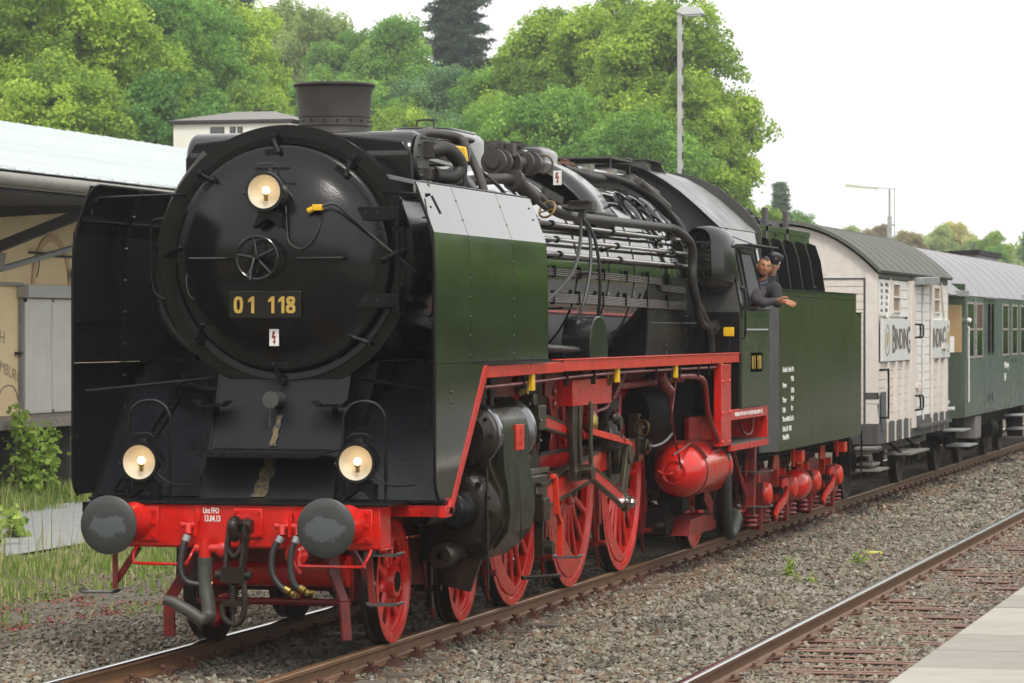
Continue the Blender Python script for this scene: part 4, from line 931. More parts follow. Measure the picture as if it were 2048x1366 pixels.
put(M().box(1.02, 1.30, 4.95, 5.35, .86, 1.16).box(1.06, 1.28, 4.85, 5.45, 1.16, 1.24), 'crosshead', OILY, loco, bev=.01)
put(M().box(1.08, 1.22, 4.4, 5.75, 1.245, 1.30), 'slide_bar', STEEL, loco, bev=.005)
put(M().cyl((1.09, 4.3, 1.0), (1.09, 5.0, 1.0), .045, 16), 'piston_rod', STEEL, loco)
put(M().prism([(8.20, 1.40), (8.36, 1.40), (8.32, 1.2), (8.04, .80), (7.90, .82), (7.92, .94)], 'x', 1.37, 1.42).cyl((1.36, 8.27, 1.32), (1.44, 8.27, 1.32), .10, 24), 'return_crank', OILY, loco, bev=.006)
fluted('eccentric_rod', (1.44, 6.42, 1.22), (1.44, 7.95, .86), .13, .14, .05, eye=(.07, .09))
put(M().cyl((1.40, 7.95, .86), (1.52, 7.95, .86), .06, 18).cyl((1.52, 7.95, .86), (1.55, 7.95, .86), .035, 6), 'eccentric_pin', STEEL, loco)
lk = M()
lk.prism([(6.20, 1.18), (6.34, 1.18), (6.30, 1.5), (6.34, 1.95), (6.18, 2.0), (6.13, 1.6)], 'x', 1.30, 1.35).prism([(6.46, 1.18), (6.56, 1.2), (6.50, 1.5), (6.54, 1.95), (6.42, 2.0), (6.40, 1.6)], 'x', 1.30, 1.35)
lk.box(1.28, 1.37, 6.18, 6.56, 1.14, 1.24).cyl((1.27, 6.45, 1.22), (1.47, 6.45, 1.22), .07, 20)
lk.prism([(6.48, 1.18), (6.56, 1.2), (6.52, 1.5), (6.55, 1.85), (6.47, 1.88), (6.44, 1.5)], 'x', 1.42, 1.45)
put(lk, 'expansion_link', OILY, loco, bev=.006)
fluted('radius_rod', (1.26, 4.95, 1.76), (1.26, 6.35, 1.60), .14, .12, .05, eye=(.0, .07))
put(M().box(1.16, 1.38, 4.72, 4.98, 1.66, 1.88).box(1.2, 1.34, 4.68, 4.80, 1.88, 1.98).cyl((1.16, 4.5, 1.70), (1.16, 4.8, 1.70), .04, 12), 'valve_crosshead', OILY, loco, bev=.008)
for k in range(4): put(M().cyl((1.22+.05*(k % 2), 4.72+.06*(k//2), 1.98), (1.22+.05*(k % 2), 4.72+.06*(k//2), 2.04), .014, 6), 'oiler_nut', BRASS, loco) if k < 2 else None
put(M().beam((1.40, 6.6, 1.60), (1.40, 8.1, 1.46), .02, .06).beam((1.40, 8.05, 1.47), (1.40, 8.4, 1.41), .02, .05), 'red_strap', ORED, loco)
# motion bracket, red box beam, plates behind
mb_ = M().box(.62, 1.0, 5.2, 5.23, .9, 2.1).box(.95, 1.10, 5.18, 5.30, 1.0, 2.18)
mb_.box(.62, .66, 4.5, 6.3, 1.75, 2.15)
put(mb_, 'motion_bracket', RED, loco, bev=.006)
put(M().box(1.0, 1.04, 3.9, 5.3, 1.90, 2.16), 'side_plate', REDD, loco, bev=.004)
put(M().prism([(5.55, 2.2), (5.55, 1.95), (5.7, 1.92), (5.78, 1.75), (6.05, 1.70), (6.05, 2.2)], 'x', 1.20, 1.23), 'hanger_plate', REDD, loco, bev=.004)
q = M()
for z in (1.86, 1.98): q.ball((1.24, 5.85, z), .04, 12, 6, (.6, 1, 1))
for z in (1.28, 1.42): q.ball((1.11, 5.22, z), .05, 12, 6, (.6, 1, 1))
put(q, 'large_rivets', REDD, loco, kind='stuff')
put(M().box(1.18, 1.36, 6.08, 7.72, 1.84, 2.08).box(1.16, 1.38, 6.07, 7.74, 2.075, 2.085), 'link_support_beam', RED, loco, bev=.005)
put(M().prism([(6.35, 1.84), (6.95, 1.84), (6.88, 1.56), (6.82, 1.54)], 'x', 1.22, 1.26), 'link_bracket', RED, loco, bev=.004)
put(M().box(1.26, 1.34, 6.95, 7.18, 1.73, 1.84).cyl((1.30, 7.0, 1.73), (1.30, 7.0, 1.70), .09, 18).ball((1.30, 7.0, 1.68), .085, 16, 10, (1, 1, 1.4)).pipe([(1.30, 7.7, 2.10), (1.32, 7.78, 1.9), (1.31, 7.72, 1.80), (1.30, 7.4, 1.77), (1.3, 7.2, 1.77)], .02, 8), 'oil_pump', REDD, loco, bev=.003)
put(M().ball((1.35, 6.93, 1.66), .07, 16, 10, (.8, 1, 1.4)), 'oil_glass', BRASS, loco)
# feed/air pump body behind the wheels
pu = M().lathe([(.001, 1.36), (.15, 1.36), (.16, 1.38), (.16, 1.42), (.13, 1.43), (.13, 1.48), (.17, 1.49), (.17, 1.53), (.12, 1.54), (.10, 1.66), (.07, 1.68), (.07, 1.76), (.12, 1.77), (.12, 1.86), (.09, 1.87), (.001, 1.87)], o=(1.25, 7.95, 0), n=28)
pu.cyl((1.25, 7.8, 1.62), (1.25, 8.45, 1.62), .05, 12).cyl((1.25, 8.3, 1.62), (1.33, 8.3, 1.62), .075, 16).ball((1.33, 7.95, 1.68), .07, 12, 8).cyl((1.34, 7.75, 1.58), (1.40, 7.55, 1.50), .016, 8).cyl((1.34, 7.68, 1.60), (1.40, 7.45, 1.53), .016, 8)
put(pu, 'lubricator', DRK, loco)
put(M().cyl((1.22, 8.05, 1.3), (1.22, 8.05, 1.0), .03, 10), 'pump_rod', DRK, loco)
for a_, b_ in (((1.15, 9.25, 2.12), (1.15, 8.6, 1.8)),): put(M().beam(a_, b_, .03, .08), 'diagonal_stay', REDD, loco)
# upper frame clutter: dark trunk & red cover plates behind wheels
put(M().box(.70, .74, 5.3, 11.2, 1.78, 2.14), 'frame_side_plate', REDD, loco)
put(M().prism([(8.0, 2.2), (12.6, 2.2), (12.6, 2.0), (9.2, 1.95)], 'x', .9, .93), 'cover_plate', REDD, loco)
# brake hangers & sand pipes
for y in (5.0, 7.15, 9.45, 11.7, 3.15):
    small = y < 4
    q = M().beam((.80, y, 1.3 if not small else .7), (.80, y+.05, .32 if not small else .2), .05, .06)
    q.prism([(y+.0, .55), (y+.10, .55), (y+.07, .9), (y-.02, .95)], 'x', .72, .84)
    q.cyl((.66, y+.05, .36), (.9, y+.05, .36), .03, 10)
    put(q, 'brake_hanger', REDD if not small else DRK, loco, bev=.003)
    put(M().pipe([(.78, y-.05, 1.2 if not small else .6), (.78, y-.02, .6 if not small else .4), (.76, y+.18, .25), (.76, y+.28, .10)], .018, 8), 'sand_pipe', REDD, loco)
put(M().beam((1.06, 5.02, 1.22), (1.10, 5.02, .72), .045, .045).beam((1.10, 5.02, .72), (1.20, 5.05, .58), .04, .04), 'lever', RED, loco) if False else None
lv = M().beam((1.44, 5.05, 1.24), (1.46, 5.05, .9), .035, .05).beam((1.44, 4.92, 1.24), (1.44, 5.05, 1.24), .03, .04).beam((1.46, 5.05, .92), (1.46, 5.18, .82), .035, .05).beam((1.46, 5.17, .84), (1.46, 5.17, .50), .035, .05)
put(lv, 'step_hanger', ORED, loco, bev=.003)
t_ = M(); tread(t_, 1.42, 1.62, 5.1, 5.3, .50); put(t_, 'footstep', DGREY, loco)
put(M().cyl((1.2, 4.8, .34), (1.45, 5.2, .34), .02, 8).beam((1.40, 4.62, 1.1), (1.40, 4.62, .55), .05, .08).box(1.36, 1.46, 4.55, 4.8, .86, 1.06).box(1.38, 1.45, 4.55, 4.75, 1.16, 1.20).cyl((1.42, 4.75, .62), (1.5, 4.75, .62), .06, 14), 'crosshead_pump', DRK, loco, bev=.004)
# air reservoir
tk = M().lathe([(.001, 11.62), (.08, 11.63), (.17, 11.68), (.25, 11.78), (.288, 11.92), (.292, 12.0), (.292, 13.55), (.27, 13.68), (.15, 13.78), (.001, 13.8)], o=(1.17, 0, 1.0), axis=(0, 1, 0), n=48)
air = put(tk, 'air_reservoir', RED, loco, ang=60)
for y in (12.02, 13.40): put(M().lathe([(.294, 0), (.302, .003), (.302, .05), (.294, .053)], o=(1.17, y, 1.0), axis=(0, 1, 0), n=40), 'tank_strap', REDD if y < 13 else RED, air)
put(M().lathe([(.11, 11.625), (.13, 11.62), (.13, 11.66)], o=(1.17, 0, 1.0), axis=(0, 1, 0), n=28).cyl((1.17, 11.56, 1.0), (1.17, 11.66, 1.0), .05, 16).beam((1.13, 11.56, 1.06), (1.21, 11.56, .94), .02, .02), 'inspection_cover', RED, air)
put(M().pipe([(1.02, 11.5, 1.02), (1.10, 11.5, .98), (1.16, 11.5, .99), (1.17, 11.55, 1.0)], .012, 8), 'drain_pipe', RED, air)
put(M().prism([(1.17+.34*math.cos(t), 1.0+.34*math.sin(t)) for t in np.linspace(2.9, .45, 12)]+[(1.17+.285*math.cos(t), 1.0+.285*math.sin(t)) for t in np.linspace(.45, 2.9, 12)]+[(.6, 1.0), (.6, 1.35)], 'y', 11.98, 12.01), 'tank_bracket', REDD, loco)
put(M().pipe([(1.40, 10.55, 2.05), (1.40, 11.3, 2.05), (1.42, 11.75, 2.03), (1.44, 11.98, 1.95), (1.44, 12.2, 1.6), (1.44, 12.65, 1.35), (1.42, 12.85, 1.22), (1.36, 12.72, 1.18), (1.30, 12.55, 1.2)], .032, 12), 'air_pipe', REDD, loco)
put(M().pipe([(1.36, 10.0, 2.1), (1.34, 10.3, 1.98), (1.36, 10.5, 1.9)], .055, 12).cyl((1.1, 8.9, 1.98), (1.2, 11.9, 2.02), .045, 12), 'steam_pipe', REDD, loco)
put(M().cyl((1.25, 10.25, 2.1), (1.25, 11.25, .98), .0, 6) if False else M().tube([(1.35, 10.45, 2.12), (1.34, 10.75, 1.5), (1.30, 11.4, 1.05)], .012, 8).tube([(1.30, 11.15, 2.12), (1.32, 10.72, 1.55)], .012, 8).tube([(1.35, 10.7, 1.22), (1.30, 11.8, 1.30), (1.2, 12.8, 1.30)], .014, 8), 'brake_rigging', REDD, loco)
put(M().lathe([(.085+.009*math.cos(a_), .009*math.sin(a_)) for a_ in np.linspace(0, 2*math.pi, 9)], o=(1.08, 10.4, 1.52), axis=(.3, 1, 0), n=24).beam((1.08, 10.4, 1.60), (1.08, 10.4, 1.44), .01, .012).cyl((1.08, 10.4, 1.52), (1.0, 10.9, 1.52), .015, 8), 'hand_valve', BRASS, loco)
put(M().cyl((1.06, 10.5, 1.6), (1.0, 11.0, 1.5), .04, 10).lathe([(.001, 0), (.32, .02), (.36, .2), (.34, .5)], o=(.75, 10.9, 1.65), axis=(.2, 1, 0), n=24), 'injector_body', UND, loco)
put(M().pipe([(1.02, 10.9, 1.32), (1.05, 11.2, 1.30), (1.1, 11.5, 1.34), (1.1, 11.9, 1.42)], .014, 8), 'thin_pipe', GALV, loco)
# ash pan flap and dark boxes below
put(M().box(.8, 1.05, 11.8, 12.2, .30, .62).box(.95, 1.2, 11.95, 12.35, .55, .85).cyl((1.0, 11.4, .42), (1.0, 12.0, .42), .04, 10), 'damper_box', UND, loco, bev=.01)
put(M().prism([(12.1, .28), (12.2, .45), (13.3, .47), (13.6, .36), (13.6, .28)], 'x', .95, 1.25), 'ash_pan_flap', REDD, loco, bev=.004)
put(M().beam((1.26, 12.9, .72), (1.27, 13.3, .52), .012, .17), 'damper_plate', REDD, loco)
# trailing truck
put(M().prism([(13.6, .5), (13.7, .85), (15.4, .85), (15.5, .5)], 'x', .62, .66).box(.86, 1.0, 14.35, 14.7, .45, .85), 'truck_frame', UND, loco, bev=.006)
# under-cab posts, step, red frames
put(M().box(1.40, 1.485, 12.72, 13.30, 1.245, 2.16), 'cab_support_post', RED, loco, bev=.004)
q = M()
for y in (12.80, 13.2):
    for z in (1.29, 1.62, 1.97): bolt(q, (1.486, y, z), (1, 0, 0), .022, .012)
put(q, 'post_bolts', RED, loco, kind='stuff')
put(M().box(1.44, 1.485, 13.30, 15.65, 1.52, 1.64), 'lettered_strip', RED, loco, bev=.003)
text('Luftbehälter  01 118  Bw Ffm 1  Unt. 13.04.13  Br.Rev. 28.10.10  117,5', .062, WHT, loco, (1.4865, 14.42, 1.58), face='+x', sx=1.0, bold=.002)
put(M().box(1.05, 1.49, 13.27, 15.75, 1.245, 1.262), 'cab_footplate', DGREY, loco)
put(M().box(1.45, 1.49, 13.30, 15.70, 1.17, 1.243).box(1.05, 1.49, 15.60, 15.64, 1.25, 1.52).box(.95, 1.0, 13.3, 15.6, 1.2, 1.55), 'footplate_frame', RED, loco, bev=.003)
put(M().prism([(13.75, 1.26), (13.95, 1.26), (13.85, 1.5), (13.75, 1.5)], 'x', 1.2, 1.24).pipe([(1.35, 14.6, 1.62), (1.35, 14.6, 1.45), (1.35, 14.9, 1.32), (1.35, 15.3, 1.33), (1.35, 15.4, 1.5)], .018, 8), 'step_pipe', REDD, loco)
put(M().beam((1.40, 15.1, 1.17), (1.38, 15.1, .35), .09, .12, up=(0, 1, 0)), 'ladder_post', REDD, loco, bev=.003)
for z in (.86, .45):
    t_ = M(); tread(t_, 1.25, 1.62, 14.98, 15.16, z); put(t_, 'footstep', DGREY, loco)
put(M().tube([(1.30, 14.3, 1.2), (1.34, 14.5, .9), (1.40, 14.72, .6), (1.36, 14.75, .42), (1.2, 14.7, .38)], .03, 10), 'red_pipe', REDD, loco)
hz_ = [(1.40, 13.35, 1.15), (1.40, 13.45, .8), (1.38, 13.6, .45), (1.36, 13.85, .20), (1.36, 14.15, .24), (1.34, 14.4, .38), (1.2, 14.7, .42)]
P_ = smooth_path(hz_, 14); put(M().tube(P_, [.058+.006*(i % 2) for i in range(len(P_))], 14), 'bellows_hose', mat('bellows', (.03, .032, .025), .55), loco)
put(M().pipe([(1.36, 13.15, 1.18), (1.40, 13.35, 1.22), (1.42, 13.5, 1.32), (1.36, 13.62, 1.40)], .03, 10).cyl((1.36, 13.1, 1.16), (1.30, 12.95, 1.14), .05, 12), 'tank_elbow', DRK, loco)

# ---- cab
cab = put(M().box(-1.30, 1.30, 13.92, 15.6, 1.6, 1.64), 'cab_floor', UND, loco)
arc = [(0, 4.44), (.2, 4.42), (.4, 4.36), (.6, 4.25), (.8, 4.11), (1.0, 3.94), (1.15, 3.80), (1.26, 3.70)]
def cx(z): return 1.485 if z <= 2.75 else 1.485 - (z-2.75)*.19
fw = [(-.9, 2.2)] + [(-cx(z), z) for z in (2.2, 2.75, 3.25, 3.68)] + [(-x, z-.02) for x, z in arc[::-1]] + [(x, z-.02) for x, z in arc[1:]] + [(cx(z), z) for z in (3.68, 3.25, 2.75, 2.2)]
fw = [p for i, p in enumerate(fw) if i != 0]
put(M().prism(fw, 'y', 13.86, 13.89), 'cab_front_wall', DGREY, loco)
put(M().box(.95, 1.485, 13.80, 13.87, 1.65, 2.3).box(1.0, 1.48, 13.84, 13.90, 2.2, 2.75), 'cab_front_lower', BLS, loco)
for s in (1, -1):
    def cq(y0, y1, zl, mt, nm, par=None, th=.02):
        rows = [[(s*cx(z), y, z) for y in (y0, (y0+y1)/2, y1)] for z in zl]
        return put(M().sheet(rows, -th*s), nm, mt, par or loco, ang=15)
    cq(13.88, 15.66, [1.65, 2.0, 2.4, 2.70], CABG, 'cab_side')
    cq(13.88, 15.66, [2.70, 2.75, 2.80], BLK, 'cab_side')
    cq(13.88, 14.02, [2.80, 3.2, 3.50], BLK, 'cab_side'); cq(15.52, 15.66, [2.80, 3.2, 3.50], BLK, 'cab_side')
    cq(13.88, 15.66, [3.50, 3.6, 3.70], BLK, 'cab_side')
    cq(14.03, 14.50, [2.82, 3.2, 3.49], mat('cab_pane', (.06, .065, .06), .04, spec=.9, metal=.2), 'window_pane', th=.006)
    q = M()
    for y in (14.02, 14.26, 14.51): q.beam((s*(cx(2.80)+.008), y, 2.80), (s*(cx(3.50)+.008), y, 3.50), .022, .03, up=(0, 1, 0))
    q.beam((s*(cx(2.81)+.008), 14.02, 2.81), (s*(cx(2.81)+.008), 15.5, 2.81), .02, .03).beam((s*(cx(3.49)+.008), 14.02, 3.49), (s*(cx(3.49)+.008), 14.55, 3.49), .03, .03)
    put(q, 'window_frame', BLS, loco)
    put(M().add([(s*1.40, 14.52, 2.84), (s*1.62, 14.66, 2.86), (s*1.47, 14.66, 3.42), (s*1.36, 14.52, 3.44)], [(0, 1, 2, 3)]), 'draught_glass', GLASS, loco)
    put(M().tube([(s*1.40, 14.52, 2.84), (s*1.62, 14.66, 2.86), (s*1.47, 14.66, 3.42), (s*1.36, 14.52, 3.44)], .010, 6), 'glass_frame', BLS, loco)
    put(M().box(min(s*1.34, s*1.56), max(s*1.34, s*1.56), 14.50, 15.52, 2.775, 2.80), 'window_sill', BLS, loco, bev=.006)
    put(M().pipe([(s*1.50, 13.92, 3.00), (s*1.53, 13.91, 3.02), (s*1.54, 13.91, 2.9), (s*1.54, 13.91, 2.6), (s*1.53, 13.91, 2.48), (s*1.50, 13.92, 2.46)], .014, 10, 3).ball((s*1.5, 13.91, 3.02), .03, 10, 6).ball((s*1.5, 13.91, 2.46), .03, 10, 6), 'cab_handrail', BLK, loco)
    put(M().box(min(s*1.38, s*1.60), max(s*1.38, s*1.60), 14.02, 15.75, 3.52, 3.535).beam((s*1.36, 14.02, 3.62), (s*1.60, 14.02, 3.53), .02, .012), 'rain_shield', DGREY, loco)
sm_ = M()
for y in np.arange(13.95, 15.62, .06):
    bolt(sm_, (1.487, y, 1.70), (1, 0, 0), .008, .006); bolt(sm_, (1.487, y, 2.66), (1, 0, 0), .008, .006); bolt(sm_, (1.487, y, 2.60), (1, 0, 0), .008, .006)
for z in np.arange(1.78, 2.6, .075):
    bolt(sm_, (1.487, 13.94, z), (1, 0, 0), .009, .006); bolt(sm_, (1.487, 15.58, z), (1, 0, 0), .009, .006)
for z in np.arange(1.9, 2.5, .09): bolt(sm_, (1.487, 15.28, z), (1, 0, 0), .009, .006); bolt(sm_, (1.487, 15.38, z), (1, 0, 0), .009, .006)
put(sm_, 'cab_rivets', mat('rivet_grey', (.12, .13, .10), .4), loco, kind='stuff')
put(M().box(1.45, 1.487, 13.98, 15.45, 2.505, 2.575), 'grab_recess', UND, loco) and None
put(M().cyl((1.52, 14.0, 2.545), (1.52, 15.45, 2.545), .013, 10), 'side_grab_bar', GALV, loco)
cp_ = put(M().box(1.487, 1.505, 14.42, 15.20, 2.05, 2.28), 'cab_number_plate', BLK, loco, bev=.003)
nm = M()
for ch, y in (('0', 14.50), ('1', 14.61), ('1', 14.80), ('1', 14.905), ('8', 15.01)): nm = M(); numeral(ch, y, 2.085, .16, .095, .026, nm, 1.505, 1.511, face='+x'); put(nm, 'numeral', GOLD, cp_, smooth=False)
for y0, y1, z0, z1, tx in ((14.45, 15.12, 2.36, 2.44, 'Bw Hof'), (14.0, 14.35, 1.79, 1.855, 'Br'), (14.55, 14.95, 1.83, 1.90, 'BRW'), (15.2, 15.5, 1.76, 1.90, 'Rev')):
    p_ = put(M().box(1.487, 1.499, y0, y1, z0, z1), 'small_plate', DGREY, loco, bev=.002)
    text(tx, (z1-z0)*.75, GOLD, p_, (1.50, (y0+y1)/2, (z0+z1)/2), face='+x', sx=1.5, bold=.001)
put(M().box(1.30, 1.42, 13.80, 13.84, 2.47, 2.575), 'yellow_plate', YEL, loco, bev=.006)
put(M().pipe([(1.37, 13.82, 2.47), (1.37, 13.82, 2.4), (1.35, 13.82, 2.28)], .006, 6), 'thin_cable', HOSE, loco)
# roof
rows = []
ra = [(-x, z) for x, z in arc[::-1]] + arc[1:]
put(M().sheet([[(x, y, z+.012) for x, z in ra] for y in (13.72, 14.5, 15.2, 16.1)], -.015), 'cab_roof', mat('roof_paint', (.045, .044, .043), .3, rvar=.08, bump=.0012, bscale=8, col2=(.075, .07, .066), var=.2, scale=2), loco, ang=40)
q = M()
for a_, b_ in zip(ra[:-1], ra[1:]):
    for y in (13.72, 16.1): q.beam((a_[0], y, a_[1]+.012), (b_[0], y, b_[1]+.012), .025, .035)
    q.beam((a_[0], 15.35, a_[1]+.018), (b_[0], 15.35, b_[1]+.018), .03, .01) if a_[0] > .3 else None
put(q, 'roof_rim', BLS, loco)
for s in (1, -1): put(M().beam((s*1.27, 13.7, 3.70), (s*1.27, 16.12, 3.70), .04, .035).beam((s*1.30, 13.7, 3.665), (s*1.30, 16.12, 3.665), .02, .02), 'roof_gutter', BLK, loco)
# roof ventilator with open flaps
q = M()
for x0, x1, z0, z1 in ((.30, .42, 4.42, 4.47), (.62, .92, 4.27, 4.08)):
    pass
vt = M().prism([(.22, 4.42), (.22, 4.52), (.34, 4.50), (.42, 4.37), (.80, 4.14), (.80, 4.10)], 'y', 13.95, 13.98).prism([(.22, 4.42), (.22, 4.52), (.34, 4.50), (.42, 4.37), (.80, 4.14), (.80, 4.10)], 'y', 14.85, 14.88)
vt.beam((.30, 13.93, 4.515), (.30, 14.9, 4.515), .18, .012)
put(vt, 'roof_ventilator', DGREY, loco)
put(M().sheet([[(x, y, z) for x, z in ((.38, 4.385), (.6, 4.268), (.8, 4.128))] for y in (13.99, 14.4, 14.84)], -.004), 'vent_opening', UND, loco)
put(M().box(-.45, .30, 12.4, 13.5, 4.455, 4.475).box(-.4, .25, 12.5, 13.4, 4.30, 4.36), 'whistle_platform', DGREY, loco)
q = M()
for x, y in ((.28, 12.45), (.28, 13.45), (-.4, 12.45)): q.cyl((x, y, 4.47), (x, y, 4.18), .008, 6)
put(q, 'platform_posts', DGREY, loco)
put(M().pipe([(.10, 13.95, 4.42), (.10, 13.95, 4.5), (.15, 13.95, 4.53), (.20, 13.95, 4.5)], .012, 8), 'roof_hook', DGREY, loco)
# oval front window hood
def stad(c, hw, hh, y, n=10, lean=.035):
    o_ = []
    for k in range(n+1): a_ = math.pi*k/n; o_.append((c[0]+hw*math.cos(a_), c[1]+(hh-hw)+hw*math.sin(a_)))
    for k in range(n+1): a_ = math.pi+math.pi*k/n; o_.append((c[0]+hw*math.cos(a_), c[1]-(hh-hw)+hw*math.sin(a_)))
    return [(x-lean*(z-c[1]), y, z) for x, z in o_]
def loft(rings):
    m = len(rings[0]); q = M(); vs = [p for r_ in rings for p in r_]; fs = []
    for i in range(len(rings)-1):
        for k in range(m): fs.append((i*m+k, i*m+(k+1) % m, (i+1)*m+(k+1) % m, (i+1)*m+k))
    return q.add(vs, fs)
hood = put(loft([stad((1.10, 3.38), .12, .31, 13.84), stad((1.10, 3.38), .12, .31, 13.42), stad((1.10, 3.38), .135, .325, 13.40), stad((1.105, 3.38), .15, .34, 13.42), stad((1.15, 3.37), .20, .37, 13.55), stad((1.18, 3.35), .235, .40, 13.75), stad((1.19, 3.34), .235, .40, 13.90)]), 'window_hood', BLK, loco, ang=50)
put(loft([stad((1.10, 3.38), .12, .31, 13.78), stad((1.10, 3.38), .001, .19, 13.78)]), 'front_window_glass', GLASS, hood)
q = M()
for z in (3.2, 3.4): q.lathe([(.06+.006*math.cos(a_), .006*math.sin(a_)) for a_ in np.linspace(0, 2*math.pi, 7)], o=(1.14, 13.74, z), axis=(0, 1, 0), n=16)
put(q, 'brass_ring', BRASS, hood)
# ---- pipework on the boiler flank
for z, x, y1, nm in ((3.55, 1.04, 13.45, 'long_rod'), (3.40, 1.09, 13.4, 'long_rod'), (3.26, 1.12, 13.4, 'long_rod')):
    r_ = put(M().tube([(x, 4.4, z), (x, 13.75, z-.005)], .021, 10), nm, STEEL, loco)
    q = M()
    for y in (6.55, 9.15, 11.9): q.cyl((x, y-.03, z), (x, y+.03, z), .034, 12).cyl((x, y, z), (x-.14, y, z-.03), .013, 8)
    put(q, 'rod_bracket', BLS, r_)
def bundle(zs, x, pts, nm):
    q = M()
    for dz in zs: q.pipe([(x+p[0], p[1], p[2]+dz) for p in pts], .0065, 5, 2)
    b_ = put(q, nm, mat('oil_pipe_metal', (.12, .115, .10), .35, metal=.6), loco, kind='stuff')
    q = M()
    for y in np.arange(6.6, pts[-1][1], 1.05): q.box(x-.03, x+.014, y-.012, y+.012, pts[0][2]+min(zs)-.03, pts[0][2]+max(zs)+.03)
    put(q, 'pipe_clamps', BLS, b_, kind='stuff')
bundle((.018, 0, -.018, -.036), 1.06, [(0, 4.5, 3.11), (0, 8, 3.10), (0, 11.2, 3.08), (0, 11.45, 3.05), (-.01, 11.6, 3.01), (0, 12.8, 2.99)], 'oil_pipe_bundle')
bundle((.045, .03, .015, 0, -.015, -.03), 1.05, [(0, 4.5, 2.85), (0, 8, 2.84), (0, 12.9, 2.80)], 'oil_pipe_bundle')
put(M().pipe([(.80, 5.6, 3.98), (.88, 6.16, 3.89), (.95, 6.4, 3.80), (1.03, 6.55, 3.70), (1.06, 6.9, 3.65), (1.06, 7.6, 3.64), (1.05, 9.6, 3.65), (1.05, 11.7, 3.66), (1.12, 12.0, 3.64), (1.22, 12.3, 3.50), (1.22, 12.4, 3.3), (1.22, 12.4, 3.1), (1.22, 12.6, 2.88), (1.2, 13.1, 2.71), (1.2, 13.5, 2.5), (1.2, 13.6, 2.3)], .048, 14, 5), 'lagged_pipe', LAG, loco)
put(M().pipe([(1.22, 12.4, 3.1), (1.24, 12.5, 2.9), (1.22, 12.7, 2.74), (1.2, 13.1, 2.60), (1.18, 13.75, 2.575)], .045, 12).lathe([(.001, 0), (.09, 0), (.09, .03), (.001, .03)], o=(1.18, 13.8, 2.575), axis=(0, 1, 0), n=6), 'lagged_pipe', LAG, loco)
put(M().pipe([(.35, 9.9, 4.23), (.52, 10.5, 4.16), (.56, 11.1, 4.17), (.60, 11.6, 4.16), (.78, 11.95, 4.05), (.97, 12.2, 3.84), (1.06, 12.4, 3.72), (1.14, 12.4, 3.55)], .048, 12, 5), 'lagged_pipe', LAG, loco)
put(M().pipe([(.45, 10.5, 4.20), (.62, 11.0, 4.18), (.80, 11.5, 4.09), (.97, 11.8, 3.94), (1.06, 12.1, 3.78), (1.16, 12.3, 3.6)], .036, 12, 5), 'lagged_pipe', LAG, loco)
put(M().tube([(.80, 11.5, 4.15), (1.02, 12.0, 3.88)], .055, 12).tube([(.70, 11.6, 4.20), (.90, 12.0, 4.03)], .05, 12).ball((.72, 11.5, 4.15), .06, 10, 8).box(.6, .72, 11.3, 11.45, 4.1, 4.22), 'injector_valve', SOOT, loco)
put(M().cyl((.42, 10.2, 4.24), (.46, 12.6, 4.24), .03, 10).box(.36, .5, 10.5, 10.7, 4.16, 4.3).box(.36, .5, 11.6, 11.8, 4.16, 4.3), 'regulator_rod', STEEL, loco)
sv = put(M().box(.02, .30, 10.6, 10.95, 4.08, 4.22).lathe([(.12, 0), (.12, .06), (.09, .07), (.09, .12), (.03, .15)], o=(.16, 10.78, 4.20), n=16), 'safety_valve_base', SOOT, loco)
put(M().lathe([(.10, 0), (.11, .02), (.10, .05), (.05, .06), (.05, .08), (.001, .09)], o=(.16, 10.78, 4.28), n=14).box(.10, .13, 10.6, 10.95, 4.27, 4.30), 'safety_valve', RUSTY, sv)
# valves and arch pipe near the front
vb = M().cyl((.94, 4.75, 4.05), (.84, 6.85, 4.13), .062, 18)
for y in (4.78, 5.05, 5.45, 6.05, 6.4): f_ = (y-4.75)/2.1; vb.cyl((.94-.1*f_, y, 4.05+.08*f_), (.94-.1*f_, y+.055, 4.05+.08*f_), .115, 20)
vb.cyl((.90, 5.75, 3.9), (.90, 5.75, 4.28), .055, 14).cyl((.90, 5.75, 4.16), (.90, 5.75, 4.19), .10, 16).cyl((.90, 5.75, 4.23), (.90, 5.75, 4.26), .10, 16).cyl((.9, 5.75, 3.92), (.9, 5.75, 3.96), .09, 16)
put(vb, 'steam_valve', SOOT, loco)
put(M().lathe([(.085+.011*math.cos(a_), .011*math.sin(a_)) for a_ in np.linspace(0, 2*math.pi, 9)], o=(.82, 7.15, 4.14), axis=(-.05, 1, 0), n=24).beam((.82, 7.15, 4.22), (.82, 7.15, 4.06), .012, .014).cyl((.84, 6.8, 4.13), (.82, 7.2, 4.14), .014, 8), 'valve_wheel', mat('worn_bronze', (.10, .065, .035), .5, metal=.4), loco)
v2 = M().pipe([(.75, 4.0, 3.83), (.95, 4.5, 3.88), (1.02, 4.9, 3.90), (1.08, 5.15, 3.86), (1.14, 5.3, 3.78)], .05, 14).cyl((1.08, 5.1, 3.88), (1.16, 5.4, 3.74), .07, 14).cyl((1.06, 5.0, 3.90), (1.08, 5.06, 3.88), .10, 16).cyl((1.16, 5.4, 3.74), (1.22, 5.6, 3.66), .025, 10)
put(v2, 'angle_valve', SOOT, loco)
put(M().lathe([(.085+.011*math.cos(a_), .011*math.sin(a_)) for a_ in np.linspace(0, 2*math.pi, 9)], o=(1.23, 5.62, 3.65), axis=(.35, .8, -.5), n=24).beam((1.15, 5.62, 3.62), (1.31, 5.62, 3.66), .012, .012), 'valve_wheel', mat('worn_brass', (.30, .19, .07), .45, metal=.6), loco)
